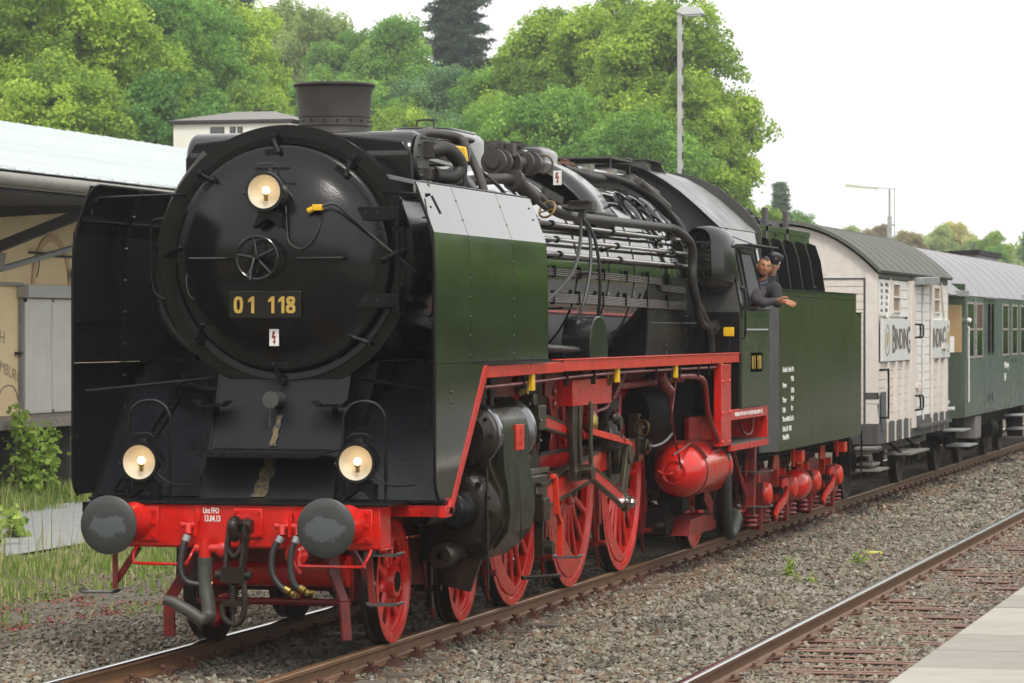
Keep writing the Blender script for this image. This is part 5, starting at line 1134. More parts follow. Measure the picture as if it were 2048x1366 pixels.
put(M().pipe([(.72, 3.2, 4.02), (.66, 3.25, 4.16), (.66, 3.5, 4.24), (.70, 3.9, 4.25), (.82, 4.1, 4.22), (.93, 4.0, 4.08), (1.05, 3.85, 3.90), (1.15, 3.7, 3.72)], .038, 14, 5), 'vent_pipe', SOOT, loco)
put(M().pipe([(.92, 4.2, 3.98), (.99, 4.5, 3.88), (1.05, 4.7, 3.78), (1.12, 4.8, 3.62)], .017, 8), 'thin_pipe', SOOT, loco)
ck = M().box(.52, .78, 3.5, 3.75, 3.96, 4.10).cyl((.66, 3.48, 4.03), (.66, 3.30, 4.03), .055, 14).cyl((.50, 3.6, 4.03), (.86, 3.6, 4.03), .045, 14).box(.80, .85, 3.5, 3.7, 3.96, 4.10).box(.45, .5, 3.5, 3.7, 3.95, 4.1).box(.55, .75, 3.5, 3.7, 3.78, 3.95)
put(ck, 'check_valve', SOOT, loco, bev=.008)
put(M().box(.74, .92, 5.2, 5.45, 4.10, 4.26).box(.92, 1.0, 5.25, 5.4, 4.12, 4.24).cyl((.83, 5.18, 4.2), (.83, 5.22, 4.2), .04, 12).ball((.64, 4.6, 4.23), .14, 14, 8, (1.3, 1, .3)), 'junction_block', SOOT, loco, bev=.006)
put(M().cyl((.90, 3.85, 3.86), (.90, 3.85, 3.98), .05, 14).prism([(.80, 3.98), (.98, 3.98), (.96, 4.14), (.78, 4.16)], 'y', 3.82, 3.95), 'lamp_housing', BLS, loco, bev=.008)
put(M().prism([(.83, 4.0), (.975, 4.0), (.955, 4.13), (.81, 4.15)], 'y', 3.775, 3.822), 'yellow_cover', YEL, loco, bev=.012)
put(M().lathe([(.10, -.02), (.13, -.02), (.19, .22), (.17, .22), (.09, .0)], o=(1.0, 3.2, 3.80), axis=(-.1, .6, -.25), n=20), 'turbine_cowl', BLS, loco)
put(M().beam((.75, 2.9, 4.02), (.98, 3.5, 3.94), .03, .03).beam((.72, 2.9, 4.0), (.80, 3.0, 3.78), .02, .02), 'pipe_bracket', GALV, loco)
jb = put(M().box(1.08, 1.32, 7.05, 7.25, 3.70, 3.77).box(1.10, 1.30, 7.02, 7.28, 3.77, 3.785).box(1.17, 1.23, 7.1, 7.2, 3.6, 3.7).cyl((1.0, 7.15, 3.72), (1.1, 7.15, 3.72), .03, 10).beam((1.0, 7.1, 3.78), (.9, 6.8, 3.86), .05, .08), 'cable_bracket', SOOT, loco)
for pts in ([(1.19, 7.12, 3.62), (1.22, 7.0, 3.5), (1.27, 6.73, 3.32), (1.30, 6.35, 3.1), (1.27, 5.9, 2.92), (1.22, 5.2, 2.72)], [(1.20, 7.15, 3.62), (1.26, 7.19, 3.46), (1.29, 7.12, 3.2), (1.29, 7.02, 3.0), (1.27, 6.9, 2.8), (1.20, 6.85, 2.6), (1.08, 6.85, 2.36)], [(1.21, 7.17, 3.62), (1.30, 7.2, 3.45), (1.34, 7.25, 3.2), (1.34, 7.3, 2.95), (1.30, 7.4, 2.7), (1.22, 7.6, 2.5)]):
    put(M().pipe(pts, .017, 10, 5), 'hanging_hose', HOSE, loco)
for y in (6.9, 6.7):
    pass
put(M().box(1.0, 1.2, 6.35, 6.9, 2.74, 2.76).box(1.0, 1.18, 7.5, 8.0, 3.09, 3.10), 'side_step', BLS, loco)
# smokebox side equipment on the right: feed pump with gauge
fp = M().box(1.02, 1.24, 2.45, 2.85, 1.98, 2.62).lathe([(.10, 2.62), (.12, 2.64), (.12, 2.72), (.08, 2.74), (.08, 3.2), (.11, 3.22), (.11, 3.45), (.06, 3.5)], o=(1.14, 2.65, 0), n=20)
fp.box(1.05, 1.21, 2.40, 2.46, 2.36, 2.56).box(1.05, 1.21, 2.40, 2.46, 2.04, 2.24)
fpo = put(fp, 'feed_pump', BLS, loco, bev=.008)
q = M()
for x in (1.07, 1.19):
    for z in (2.38, 2.54, 2.06, 2.22): bolt(q, (x, 2.40, z), (0, -1, 0), .016, .02)
put(q, 'pump_bolts', BLS, fpo, kind='stuff')
put(M().box(1.07, 1.21, 2.34, 2.42, 2.64, 2.80).box(1.05, 1.23, 2.36, 2.42, 2.80, 2.82), 'gauge_box', BLS, fpo, bev=.004)
put(M().box(1.095, 1.18, 2.334, 2.342, 2.69, 2.76), 'gauge_window', mat('gauge_glass', (.45, .38, .34), .25), fpo)
put(M().pipe([(1.16, 1.9, 3.0), (1.18, 1.88, 2.98), (1.20, 1.88, 2.8), (1.19, 1.88, 2.68), (1.15, 1.9, 2.66)], .01, 8), 'side_handle', BLK, loco)
q = M()
for z in np.arange(2.35, 2.62, .04): q.lathe([(.10, 0), (.10, .012)], o=(-1.02, 2.6, z), n=18)
q.cyl((-1.02, 2.6, 2.2), (-1.02, 2.6, 3.2), .07, 16).box(-1.14, -.9, 2.45, 2.75, 1.98, 2.3)
put(q, 'air_pump', BLS, loco)
put(M().pipe([(-.98, 1.95, 2.18), (-.9, 1.85, 2.10), (-.7, 1.8, 2.07), (-.5, 1.85, 2.06)], .03, 10), 'pump_pipe', BLS, loco)
sdl = M().prism([(-.62, 1.7), (.62, 1.7), (.75, 2.3), (-.75, 2.3)], 'y', 1.85, 4.3)
put(sdl, 'smokebox_saddle', BLS, loco, bev=.01)
put(M().prism([(.75, 1.95), (1.0, 1.95), (1.1, 2.35), (.8, 2.6)], 'y', 3.1, 4.0).prism([(-.75, 1.95), (-1.0, 1.95), (-1.1, 2.35), (-.8, 2.6)], 'y', 3.1, 4.0), 'steam_chest_duct', BLS, loco, bev=.01)
# ================================================================ TENDER
ten = thing('coal_tender', (0, 19.5, 0), 'black slab sided tender tinted with reflected green, heaped with coal behind the engine cab', 'tender')
tk = M().prism([(-1.36, 15.78), (1.36, 15.78), (1.50, 16.36), (1.50, 22.6), (-1.50, 22.6), (-1.50, 16.36)], 'z', 1.06, 3.03)
tbody = put(tk, 'water_tank', TGR, ten, bev=.006)
put(M().prism([(-1.362, 15.77), (1.362, 15.77), (1.503, 16.355), (-1.503, 16.355)], 'z', 1.062, 3.034), 'tank_front', DGREY, ten, bev=.004)
put(M().box(-1.50, 1.50, 22.6, 23.08, 1.07, 2.77), 'tank_rear_locker', TGR, ten, bev=.004)
put(M().box(-1.515, 1.515, 16.36, 22.61, 3.03, 3.045).box(1.500, 1.506, 16.36, 22.6, 2.955, 2.965).box(-1.515, 1.515, 22.6, 23.09, 2.77, 2.785), 'top_trim', BLS, ten)
bk = M().prism([(-1.20, 3.04), (1.20, 3.04), (1.20, 3.84), (-1.20, 3.84)], 'y', 16.5, 16.53)
bk.box(1.18, 1.20, 16.5, 20.4, 3.04, 3.84).box(-1.20, -1.18, 16.5, 20.4, 3.04, 3.84).box(-1.20, 1.20, 20.37, 20.4, 3.04, 3.84).box(1.20, 1.215, 16.5, 20.41, 3.77, 3.84)
put(bk, 'coal_bunker', TGR, ten, bev=.003)
for i, y in enumerate((16.75, 17.65, 18.55, 19.45, 20.32)):
    for s in (1, -1):
        put(M().prism([(s*1.20, 3.045), (s*1.43, 3.045), (s*1.37, 3.45), (s*1.30, 3.66), (s*1.20, 3.70)], 'y', y, y+.02), 'bunker_rib', BLS, ten)
for y in (17.05, 18.55): put(M().box(1.16, 1.215, y, y+.16, 3.60, 4.06), 'bunker_stanchion', DGREY, ten, bev=.003)
apl = [(-1.25, 3.0), (1.25, 3.0), (1.28, 3.75), (1.20, 3.88), (1.0, 4.09), (.75, 4.28), (.5, 4.40), (.25, 4.465), (0, 4.485), (-.25, 4.465), (-.5, 4.40), (-.75, 4.28), (-1.0, 4.09), (-1.20, 3.88), (-1.28, 3.75)]
put(M().prism(apl, 'y', 16.38, 16.41), 'front_bulkhead', DGREY, ten)
def hull(n, r, seed, flat=1.):
    g = np.random.default_rng(seed); P = g.normal(size=(n, 3)); P /= np.linalg.norm(P, axis=1)[:, None]; P *= (r*g.uniform(.7, 1.15, n))[:, None]; P[:, 2] *= flat
    bm = bmesh.new()
    for p in P: bm.verts.new(p)
    res = bmesh.ops.convex_hull(bm, input=bm.verts)
    bmesh.ops.delete(bm, geom=[v for v in bm.verts if not v.link_faces], context='VERTS')
    v = [tuple(q.co) for q in bm.verts]; bm.verts.index_update(); f = [tuple(q.index for q in fc.verts) for fc in bm.faces]; bm.free(); return v, f
q = M(); hl = [hull(11, 1, 50+k, .8) for k in range(7)]
for k in range(900):
    x = random.uniform(-1.12, 1.12); y = random.uniform(16.6, 20.3)
    top = 3.78 + .42*max(0, 1-(abs(x+.1)/1.2)**2)*max(0, 1-((y-17.6)/2.9)**2); r = random.uniform(.05, .15)
    v, f = hl[k % 7]; a_ = random.uniform(0, 6.28); z = top-.05+random.uniform(-.03, .05)
    q.add([(x+r*(c*math.cos(a_)-d*math.sin(a_)), y+r*(c*math.sin(a_)+d*math.cos(a_)), z+r*e) for c, d, e in v], f)
put(q, 'coal_heap', COAL, ten, kind='stuff', smooth=False)
tl = [('Ges.Gew. Tender 76 t', 16.50, 1.865+.02, 1.25), ('Bremse', 16.50, 1.70, 1.2), ('P 38 t', 17.1, 1.77, 1.2), ('G 28 t', 17.1, 1.63, 1.2), ('Wasser', 16.50, 1.52, 1.2), ('34 m³', 17.1, 1.53, 1.2), ('Kohle', 16.50, 1.40, 1.2), ('10 t', 17.1, 1.41, 1.2),
      ('Kbr m selbsttät. Zus. Br.', 16.50, 1.29, 1.15), ('Br.Rev. 5.8   10.12', 16.50, 1.17, 1.2), ('Heimatbf Ffm', 16.50, 1.05+.02, 1.2)]
tl = [(a_, 16.62 + (b_-16.50)*1.0, 1.02 + (c-1.07)*1.02, d) for a_, b_, c, d in tl]
for tx, y, z, sx in tl:
    text(tx, .085, WHT, ten, (1.5015, y, z+.20), face='+x', sx=sx*.82, bold=.003, align='LEFT')
put(M().box(-.9, .9, 16.0, 23.3, .85, 1.05), 'tender_frame', UND, ten)
fr_ = M()
fr_.cyl((1.25, 16.0, 1.0), (1.25, 22.8, 1.0), .03, 8)
put(fr_, 'heating_pipe', UND, ten)
tww = wheel_parts('tender_wheel', .5, 9, REDD, hubr=.13, capr=.08)
fw_ = True
for y in (16.85, 18.75, 20.6, 22.5):
    for s in (1, -1): place_wheel(tww, ten, .82*s, y, .5, s, first=fw_); fw_ = False
    put(M().cyl((-.7, y, .5), (.7, y, .5), .08, 12), 'axle', UND, ten)
for s in (1, -1):
    for y in (16.85, 18.75, 20.6, 22.5):
        q = M().prism([(y-.30, .30), (y-.28, .62), (y-.17, 1.0), (y-.08, 1.06), (y+.08, 1.06), (y+.17, 1.0), (y+.28, .62), (y+.30, .30), (y+.20, .28), (y+.16, .55), (y-.16, .55), (y-.20, .28)], 'x', s*1.02, s*1.05)
        q.box(min(s*1.05, s*1.12), max(s*1.05, s*1.12), y-.30, y-.25, .35, .75).box(min(s*1.05, s*1.12), max(s*1.05, s*1.12), y+.25, y+.30, .35, .75)
        put(q, 'axle_guard', ORED, ten, bev=.004)
        b_ = put(M().box(min(s*1.02, s*1.26), max(s*1.02, s*1.26), y-.15, y+.15, .36, .66), 'axle_box', REDD, ten, bev=.02)
        put(M().lathe([(.001, 1.33), (.08, 1.325), (.13, 1.30), (.15, 1.26), (.15, 1.2)], o=(0, y, .52), axis=(s, 0, 0), n=20), 'box_cover', ORED, b_)
        q = M()
        for k in range(4):
            L_ = .52-.10*k; pts = [(s*1.13, y-L_, .33-.05*k+.06*0), (s*1.13, y-L_*.5, .27-.045*k), (s*1.13, y, .25-.045*k+.0), (s*1.13, y+L_*.5, .27-.045*k), (s*1.13, y+L_, .33-.05*k)]
            P_ = smooth_path(pts, 3)
            for a_, c_ in zip(P_[:-1], P_[1:]): q.beam(a_, c_, .10, .016)
        q.box(min(s*1.07, s*1.2), max(s*1.07, s*1.2), y-.05, y+.05, .08, .36)
        put(q, 'leaf_spring', REDD, ten)
        for yy in (y-.5, y+.5):
            q = M()
            for k in range(3): q.lathe([(.001, 0), (.075, .0), (.09, .02), (.075, .04), (.001, .04)], o=(s*1.14, yy, .14+.058*k), n=16)
            put(q, 'spring_buffer', REDD, ten)
    for yc in (17.8, 21.55):
        q = M().prism([(yc-.65, .58), (yc-.55, .74), (yc-.2, .80), (yc+.2, .80), (yc+.55, .74), (yc+.65, .58), (yc+.5, .52), (yc-.5, .52)], 'x', s*1.03, s*1.06)
        q.prism([(yc-.62, .28), (yc-.5, .40), (yc+.5, .40), (yc+.62, .28), (yc+.5, .24), (yc-.5, .24)], 'x', s*1.03, s*1.06)
        for d in (-.35, -.12, .12, .35): q.box(min(s*1.03, s*1.07), max(s*1.03, s*1.07), yc+d-.02, yc+d+.02, .38, .56)
        put(q, 'bogie_side_frame', REDD, ten, bev=.004)
        q = M(); pts = [(s*1.30, yc-.55, .20), (s*1.30, yc-.40, .30), (s*1.30, yc-.1, .36), (s*1.30, yc+.22, .42), (s*1.30, yc+.36, .52), (s*1.30, yc+.25, .62), (s*1.28, yc+.0, .60)]
        P_ = smooth_path(pts, 4)
        for a_, c_ in zip(P_[:-1], P_[1:]): q.beam(a_, c_, .03, .10)
        put(q, 'brake_lever_guard', RED, ten)
        q = M()
        for k in range(4): q.lathe([(.04, 0), (.065, .012), (.04, .024)], o=(s*(1.14+.035*k), yc+.05, .52), axis=(s, 0, 0), n=16)
        q.cyl((s*1.0, yc+.05, .52), (s*1.30, yc+.05, .52), .04, 12); put(q, 'damper_spring', DRK, ten)
put(M().lathe([(.001, -.34), (.12, -.31), (.19, -.22), (.205, -.1), (.205, .18), (.15, .26), (.001, .30)], o=(1.12, 19.75, .50), axis=(0, 1, 0), n=32), 'brake_reservoir', RED, ten, ang=60)
for y in (18.35, 21.9): put(M().box(1.30, 1.45, y, y+.22, .86, 1.0).beam((1.36, y-.1, 1.06), (1.36, y-.1, .8), .03, .03), 'sand_box', ORED, ten, bev=.004)
put(M().tube([(1.38, 22.7, 1.05), (1.38, 22.7, .52), (1.38, 23.9, .50), (1.38, 23.9, 1.1)], .014, 8), 'step_hoop', UND, ten)
put(M().box(.3, .34, 22.6, 24.5, .9, 1.2).box(-.34, -.3, 22.6, 24.5, .9, 1.2).box(-1.3, 1.3, 23.3, 23.45, .8, 1.1), 'rear_drawgear', UND, ten)
put(M().cyl((1.35, 22.85, 2.785), (1.35, 22.85, 2.88), .03, 10).ball((1.35, 22.85, 2.9), .04, 10, 6).pipe([(1.4, 19.6, 3.04), (1.4, 19.6, 3.10), (1.4, 19.75, 3.10), (1.4, 19.75, 3.04)], .01, 6, 2), 'lamp_iron', BLS, ten)
put(M().box(1.05, 1.30, 15.85, 16.15, 3.035, 3.16), 'rusty_locker', RUSTY, ten, bev=.008)

# ================================================================ GOODS VAN
VW = mat('van_cream_boards', (.72, .665, .61), .65, bump=.003, bscale=30, col2=(.58, .525, .465), var=.28, scale=5, grime=.07)
VWH = mat('van_white_boards', (.78, .78, .76), .6, bump=.002, bscale=30, col2=(.66, .65, .61), var=.2, scale=7)
VROOF = mat('van_roof_felt', (.085, .088, .076), .75, bump=.004, bscale=20, col2=(.12, .125, .10), var=.2, scale=3)
VDK = mat('van_dark_band', (.05, .05, .05), .6, bump=.002, col2=(.08, .075, .07), var=.2, scale=5)
WOODG = mat('grey_wood_step', (.22, .20, .17), .8, bump=.004, col2=(.12, .11, .10), var=.2, scale=8)
van = thing('goods_van', (0, 29, 0), 'cream planked goods van with curved dark felt roof behind the tender', 'goods van')
def arcz(x, zt, ze, hw): return ze + (zt-ze)*(1-(abs(x)/hw)**2.15)
put(M().box(-1.41, 1.41, 25.03, 33.27, 1.0, 3.35), 'van_body', VW, van)
xs = np.linspace(-1.44, 1.44, 21)
put(M().prism([(-1.44, 3.30)]+[(x, arcz(x, 4.10, 3.38, 1.46)-.03) for x in xs]+[(1.44, 3.30)], 'y', 24.99, 33.3), 'gable_end', VW, van)
xr = np.linspace(-1.53, 1.53, 25)
rf = put(M().sheet([[(x, y, arcz(x, 4.15, 3.40, 1.54)) for x in xr] for y in (24.88, 27, 30, 33.42)], .05), 'van_roof', VROOF, van, ang=40)
q = M()
for y in np.arange(25.6, 33.3, .85):
    for a_, c_ in zip(xr[:-1], xr[1:]): q.beam((a_, y, arcz(a_, 4.15, 3.40, 1.54)+.002), (c_, y, arcz(c_, 4.15, 3.40, 1.54)+.002), .018, .006)
put(q, 'roof_seam', VDK, rf)
pm = {}
def plank(parent, x0, x1, y0, y1, z0, z1, mt, nm='plank'):
    key = (round(x1-x0, 3), round(y1-y0, 3), round(z1-z0, 3), mt.name)
    if key not in pm:
        w3, d3, h3 = (x1-x0)/2, (y1-y0)/2, (z1-z0)/2
        pm[key] = M().box(-w3, w3, -d3, d3, -h3, h3).mesh(nm, mt)
    o = bpy.data.objects.new(nm, pm[key]); COL.objects.link(o); o.parent = parent
    jit = random.uniform(-.002, .002)
    o.location = Vector(((x0+x1)/2, (y0+y1)/2+(jit if x1-x0 > y1-y0 else 0), (z0+z1)/2)) - world_of(parent); return o
for k in range(19): plank(van, -1.22, 1.25, 24.985, 25.03, 1.16+k*.112, 1.16+k*.112+.105, VW)
put(M().box(-1.25, -1.22, 24.97, 25.03, 1.0, 3.3).box(1.25, 1.272, 24.975, 25.03, 1.0, 3.3).box(-1.4, 1.4, 24.97, 25.03, 3.285, 3.30), 'end_frame', VDK, van)
for s in (1, -1):
    xa, xb = sorted((s*1.28, s*1.452)); put(M().box(xa, xb, 24.965, 25.12, 1.16, 3.36).box(xa, xb, 33.1, 33.32, 1.16, 3.36), 'corner_post', VW, van, bev=.004)
    put(M().box(xa, xb, 24.962, 25.122, 1.52, 1.62).prism([(24.96, 1.46), (25.122, 1.46), (25.122, 1.20)], 'x', xa-.001, xb+.001), 'corner_marking', VDK, van)
    xa, xb = sorted((s*1.40, s*1.46)); put(M().box(xa, xb, 24.97, 33.33, .86, 1.16), 'lower_band', VDK, van, bev=.004)
put(M().box(-1.4, 1.4, 24.965, 25.03, .86, 1.16), 'headstock', VDK, van, bev=.005)
put(M().box(1.40, 1.455, 25.1, 33.2, 3.30, 3.40), 'eave_board', mat('dark_green_board', (.03, .045, .028), .5), van)
# small end hatch
put(M().box(.52, .66, 24.96, 24.985, 2.72, 3.05).box(.45, .82, 24.93, 24.99, 2.66, 2.70), 'end_hatch', VWH, van, bev=.003)
# side planks in bays
for (y0, y1, z0, z1, mt) in ((25.12, 28.35, 1.17, 2.06, VW), (25.14, 28.35, 2.74, 3.29, VWH), (28.95, 29.95, 1.17, 3.25, VWH), (29.98, 30.95, 1.17, 3.25, VWH), (31.05, 33.1, 1.17, 2.0, VW), (31.05, 33.1, 2.70, 3.29, VWH)):
    n = int(round((z1-z0)/.135)); h = (z1-z0)/n
    for k in range(n): plank(van, 1.41, 1.435 if mt is VW else 1.445, y0, y1, z0+k*h, z0+(k+1)*h-.009, mt)
for y in (25.9, 26.75, 27.55, 28.3, 31.1, 31.9, 32.7): put(M().box(1.41, 1.49, y, y+.09, .86, 2.06), 'side_rib', VW if y != 27.55 else VW, van, bev=.003)
for y in (25.9, 26.75, 27.55, 28.3, 31.1, 31.9, 32.7): put(M().box(1.488, 1.494, y-.002, y+.092, .86, 1.16), 'rib_foot', VDK, van)
for y0, y1 in ((26.3, 26.0), (28.3, 28.32), (31.2, 31.2), (32.3, 32.7)): put(M().beam((1.46, y0, 3.3), (1.46, y1, 2.70), .03, .09, up=(0, 1, 0)), 'diagonal_brace', VW, van)
put(M().box(1.42, 1.50, 28.36, 28.93, 1.0, 3.3), 'door_post', VW, van, bev=.004)
for y in (29.95, 30.96, 28.96): put(M().cyl((1.47, y, 1.1), (1.47, y, 3.25), .018, 8), 'door_rod', VW, van)
put(M().prism([(28.7, 3.24), (28.7, 3.36), (30.9, 3.40), (30.9, 3.28)], 'x', 1.42, 1.62), 'door_canopy', GALV, van, bev=.01)
for y0 in (26.55, 31.35):
    wf = put(M().box(1.44, 1.475, y0, y0+.72, 2.80, 2.83).box(1.44, 1.475, y0, y0+.72, 3.02, 3.05).box(1.44, 1.475, y0, y0+.72, 3.22, 3.25).box(1.44, 1.475, y0-.05, y0, 2.78, 3.27).box(1.44, 1.475, y0+.72, y0+.77, 2.78, 3.27), 'vent_frame', VW, van)
    put(M().box(1.44, 1.452, y0, y0+.72, 2.83, 3.22), 'vent_mesh', mat('vent_brown', (.25, .19, .14), .7), wf)
for nm_, y0, y1, tx in (('a', 25.36, 28.42, 'BINDING'), ('b', 31.0, 33.28, 'INDING')):
    sg = put(M().box(1.44, 1.486, y0, y1, 2.07, 2.70), 'sign_board', mat('sign_white', (.68, .69, .68), .45, col2=(.6, .61, .6), var=.2, scale=4), van, bev=.003)
    DK = mat('sign_lettering', (.10, .085, .075), .5); TN = mat('sign_shadow', (.34, .24, .15), .5)
    c_ = 27.25 if nm_ == 'a' else 31.85
    for mt_, dy, xx in ((TN, .03, 1.4875), (DK, 0, 1.4895)):
        if nm_ == 'a':
            text('B', .60, mt_, sg, (xx, 26.45+dy, 2.375), face='+x', sx=1.1, bold=.005, ext=.001)
            text('INDIN', .44, mt_, sg, (xx, 27.28+dy, 2.385), face='+x', sx=1.12, bold=.005, ext=.001)
            text('G', .60, mt_, sg, (xx, 28.12+dy, 2.36), face='+x', sx=.85, bold=.005, ext=.001)
        else:
            text('INDIN', .44, mt_, sg, (xx, 31.68+dy, 2.385), face='+x', sx=1.08, bold=.005, ext=.001)
            text('G', .60, mt_, sg, (xx, 32.52+dy, 2.36), face='+x', sx=.8, bold=.005, ext=.001)
    ec = 25.78 if nm_ == 'a' else 33.02
    em = M(); n_ = 32
    o_ = [(ec+.23*math.cos(2*math.pi*k/n_), 2.385+.235*math.sin(2*math.pi*k/n_)) for k in range(n_)]; i_ = [(ec+.19*math.cos(2*math.pi*k/n_), 2.385+.205*math.sin(2*math.pi*k/n_)) for k in range(n_)]
    for k in range(n_): em.prism([o_[k], o_[(k+1) % n_], i_[(k+1) % n_], i_[k]], 'x', 1.486, 1.490)
    put(em, 'emblem_ring', mat('emblem_olive', (.22, .24, .12), .5), sg)
    put(M().prism([(ec-.09, 2.50), (ec+.09, 2.50), (ec+.10, 2.36), (ec, 2.27), (ec-.10, 2.36)], 'x', 1.486, 1.490), 'emblem_crest', mat('emblem_gold', (.42, .30, .10), .5), sg)
tb_ = put(M().box(1.446, 1.452, 25.16, 26.25, 2.76, 3.28), 'text_panel', VWH, van)
for i, (a_, c_) in enumerate((('Länge', '7000 kg'), ('Trgf.', '1300 kg'), ('Bdfl.', '22 m²'), ('LüP', '9,7 m'), ('Gew.', '10500 kg'))):
    text(a_, .07, VDK, tb_, (1.453, 25.42, 3.21-.095*i), face='+x', sx=1.5, bold=.002); text(c_, .07, VDK, tb_, (1.453, 25.95, 3.21-.095*i), face='+x', sx=1.5, bold=.002)
q = put(M().box(1.455, 1.475, 25.3, 25.75, 1.05, 1.62), 'label_board', mat('slate_panel', (.07, .075, .09), .6), van)
for i, a_ in enumerate(('Hof', '83823', 'II', '6m')): text(a_, .07, VDK, van, (1.437, 25.85+.1, 1.58-.10*i), face='+x', sx=1.4, bold=.002)
for y, z0, z1 in ((25.2, 1.25, 1.95), (28.75, 2.42, 2.62), (29.1, 2.42, 2.62), (28.75, 1.28, 1.5), (29.1, 1.28, 1.5)):
    put(M().pipe([(1.45, y, z1), (1.56, y, z1), (1.58, y+.03, z1-.04), (1.58, y+.03, z0+.04), (1.56, y, z0), (1.45, y, z0)], .015, 8, 3), 'grab_handle', BLS, van)
put(M().box(1.47, 1.54, 28.8, 29.3, 1.62, 1.68).cyl((1.5, 29.0, 1.45), (1.5, 29.0, 1.95), .02, 8).lathe([(.06, 0), (.075, .015), (.06, .03)], o=(1.5, 29.2, 1.52), axis=(1, 0, 0), n=14).box(1.48, 1.54, 32.2, 32.5, 2.22, 2.32), 'door_latch', VW, van)
put(M().box(1.48, 1.56, 29.0, 33.0, .98, 1.03).box(-.6, .6, 25.2, 33.1, .72, .86).box(1.0, 1.1, 25.2, 33.1, .66, .86), 'sole_bar', VDK, van)
vww = wheel_parts('van_wheel', .5, 0, mat('brown_wheel', (.085, .062, .045), .6, col2=(.05, .04, .03), var=.2, scale=5), hubr=.14, capr=.09)
put(M().lathe([(.001, -.06), (.14, -.06), (.37, -.05), (.38, -.08)], axis=(1, 0, 0), n=40), 'wheel_disc', vww.data.materials[0], vww, local=True)
fw_ = True
for y in (26.11, 31.92):
    for s in (1, -1): place_wheel(vww, van, .82*s, y, .5, s, first=fw_); fw_ = False
    for s in (1, -1):
        put(M().prism([(y-.7, .9), (y-.35, .3), (y-.25, .3), (y-.2, .75), (y+.2, .75), (y+.25, .3), (y+.35, .3), (y+.7, .9)], 'x', s*.98, s*1.0).box(min(s*1.0, s*1.14), max(s*1.0, s*1.14), y-.13, y+.13, .38, .64), 'axle_guard', UND, van, bev=.004)
        q = M()
        for k in range(5): q.beam((s*1.07, y-.6+.09*k, .74+.02*k), (s*1.07, y+.6-.09*k, .74+.02*k), .08, .015)
        put(q, 'leaf_spring', UND, van)
for (y0, y1, z, x1) in ((24.4, 25.1, .80, 1.5), (24.5, 25.5, .48, 1.55), (27.3, 29.6, .62, 1.62), (24.6, 25.3, .56, 1.45)):
    put(M().box(1.2, x1, y0, y1, z, z+.035), 'step_board', WOODG, van, bev=.003)
put(M().beam((1.2, 24.7, .48), (1.1, 24.6, .95), .02, .06).beam((1.1, 27.4, .95), (1.5, 27.4, .62), .03, .04).beam((1.1, 29.4, .95), (1.5, 29.4, .62), .03, .04).beam((1.05, 26.7, .85), (1.1, 28.2, .35), .03, .05), 'step_bracket', UND, van)

# ================================================================ COACH
CG = mat('coach_green', (.075, .115, .098), .30, rvar=.06, bump=.0006, bscale=8, col2=(.105, .14, .12), var=.22, scale=1.5, streak=True)
CGD = mat('coach_dark_green', (.028, .05, .026), .35, rvar=.08, bump=.0008)
CR = mat('coach_roof_grey', (.23, .23, .245), .55, bump=.003, bscale=12, col2=(.28, .275, .28), var=.2, scale=1.2)
WFR = mat('window_frame_beige', (.30, .28, .24), .45)
PANE = mat('coach_pane', (.035, .05, .032), .06, spec=.9, metal=.2)
co = thing('passenger_coach', (0, 48, 0), 'long green passenger coach with grey arched roof behind the planked van', 'railway coach')
put(M().prism([(1.08, 33.7), (1.42, 35.70), (1.45, 35.72), (1.45, 62), (-1.45, 62), (-1.45, 35.7), (-1.08, 33.7)], 'z', .98, 3.16) if False else
    M().prism([(1.45, .98), (1.45, 3.16), (-1.45, 3.16), (-1.45, .98)][::1], 'y', 35.76, 62), 'coach_body', CG, co, bev=.012)
put(M().prism([(1.06, 33.62), (1.448, 35.74), (1.448, 35.80), (-1.448, 35.80), (-1.448, 35.74), (-1.06, 33.62)], 'z', .98, 3.35), 'vestibule_wall', CGD, co, bev=.008)
def vw(t, off=.0): return (1.06+.388*t+off*.98, 33.62+2.12*t-off*.18)
for nm, t0, t1, z0, z1, mt, off in (('vestibule_window', .22, .90, 2.14, 2.97, mat('lit_interior', (.35, .22, .09), .5), .012), ('vestibule_blind', .22, .68, 2.14, 2.42, VWH, .02)):
    a_ = vw(t0, off); b_ = vw(t1, off); put(M().add([(a_[0], a_[1], z0), (b_[0], b_[1], z0), (b_[0], b_[1], z1), (a_[0], a_[1], z1)] + [(a_[0]-.01, a_[1], z0), (b_[0]-.01, b_[1], z0), (b_[0]-.01, b_[1], z1), (a_[0]-.01, a_[1], z1)], [(0, 1, 2, 3), (7, 6, 5, 4), (0, 4, 5, 1), (1, 5, 6, 2), (2, 6, 7, 3), (3, 7, 4, 0)]), nm, mt, co)
for tx, z, y in (('Hier', 1.28, .45), ('Handbremse', 1.17, .45)):
    a_ = vw(.5, .01); t_ = text(tx, .11, WHT, co, (0, 0, 0), face='+x', sx=1.6, bold=.003)
    t_.data.transform(Matrix.Rotation(-math.atan2(.388, 2.12), 4, 'Z')); t_.location = Vector((a_[0], a_[1], z)) - world_of(co)
hwc_ = 1.46
def cz(x): return arcz(x, 4.07, 3.14, hwc_)
xr = np.linspace(-1.46, 1.46, 31)
crf = put(M().sheet([[(x, y, cz(x)) for x in xr] for y in (33.45, 36, 40, 50, 62)], .04), 'coach_roof', CR, co, ang=40)
q = M()
for y in np.arange(35.2, 62, 1.5):
    for a_, c_ in zip(xr[:-1], xr[1:]): q.beam((a_, y, cz(a_)+.002), (c_, y, cz(c_)+.002), .03, .008)
put(q, 'roof_seam', CR, crf)
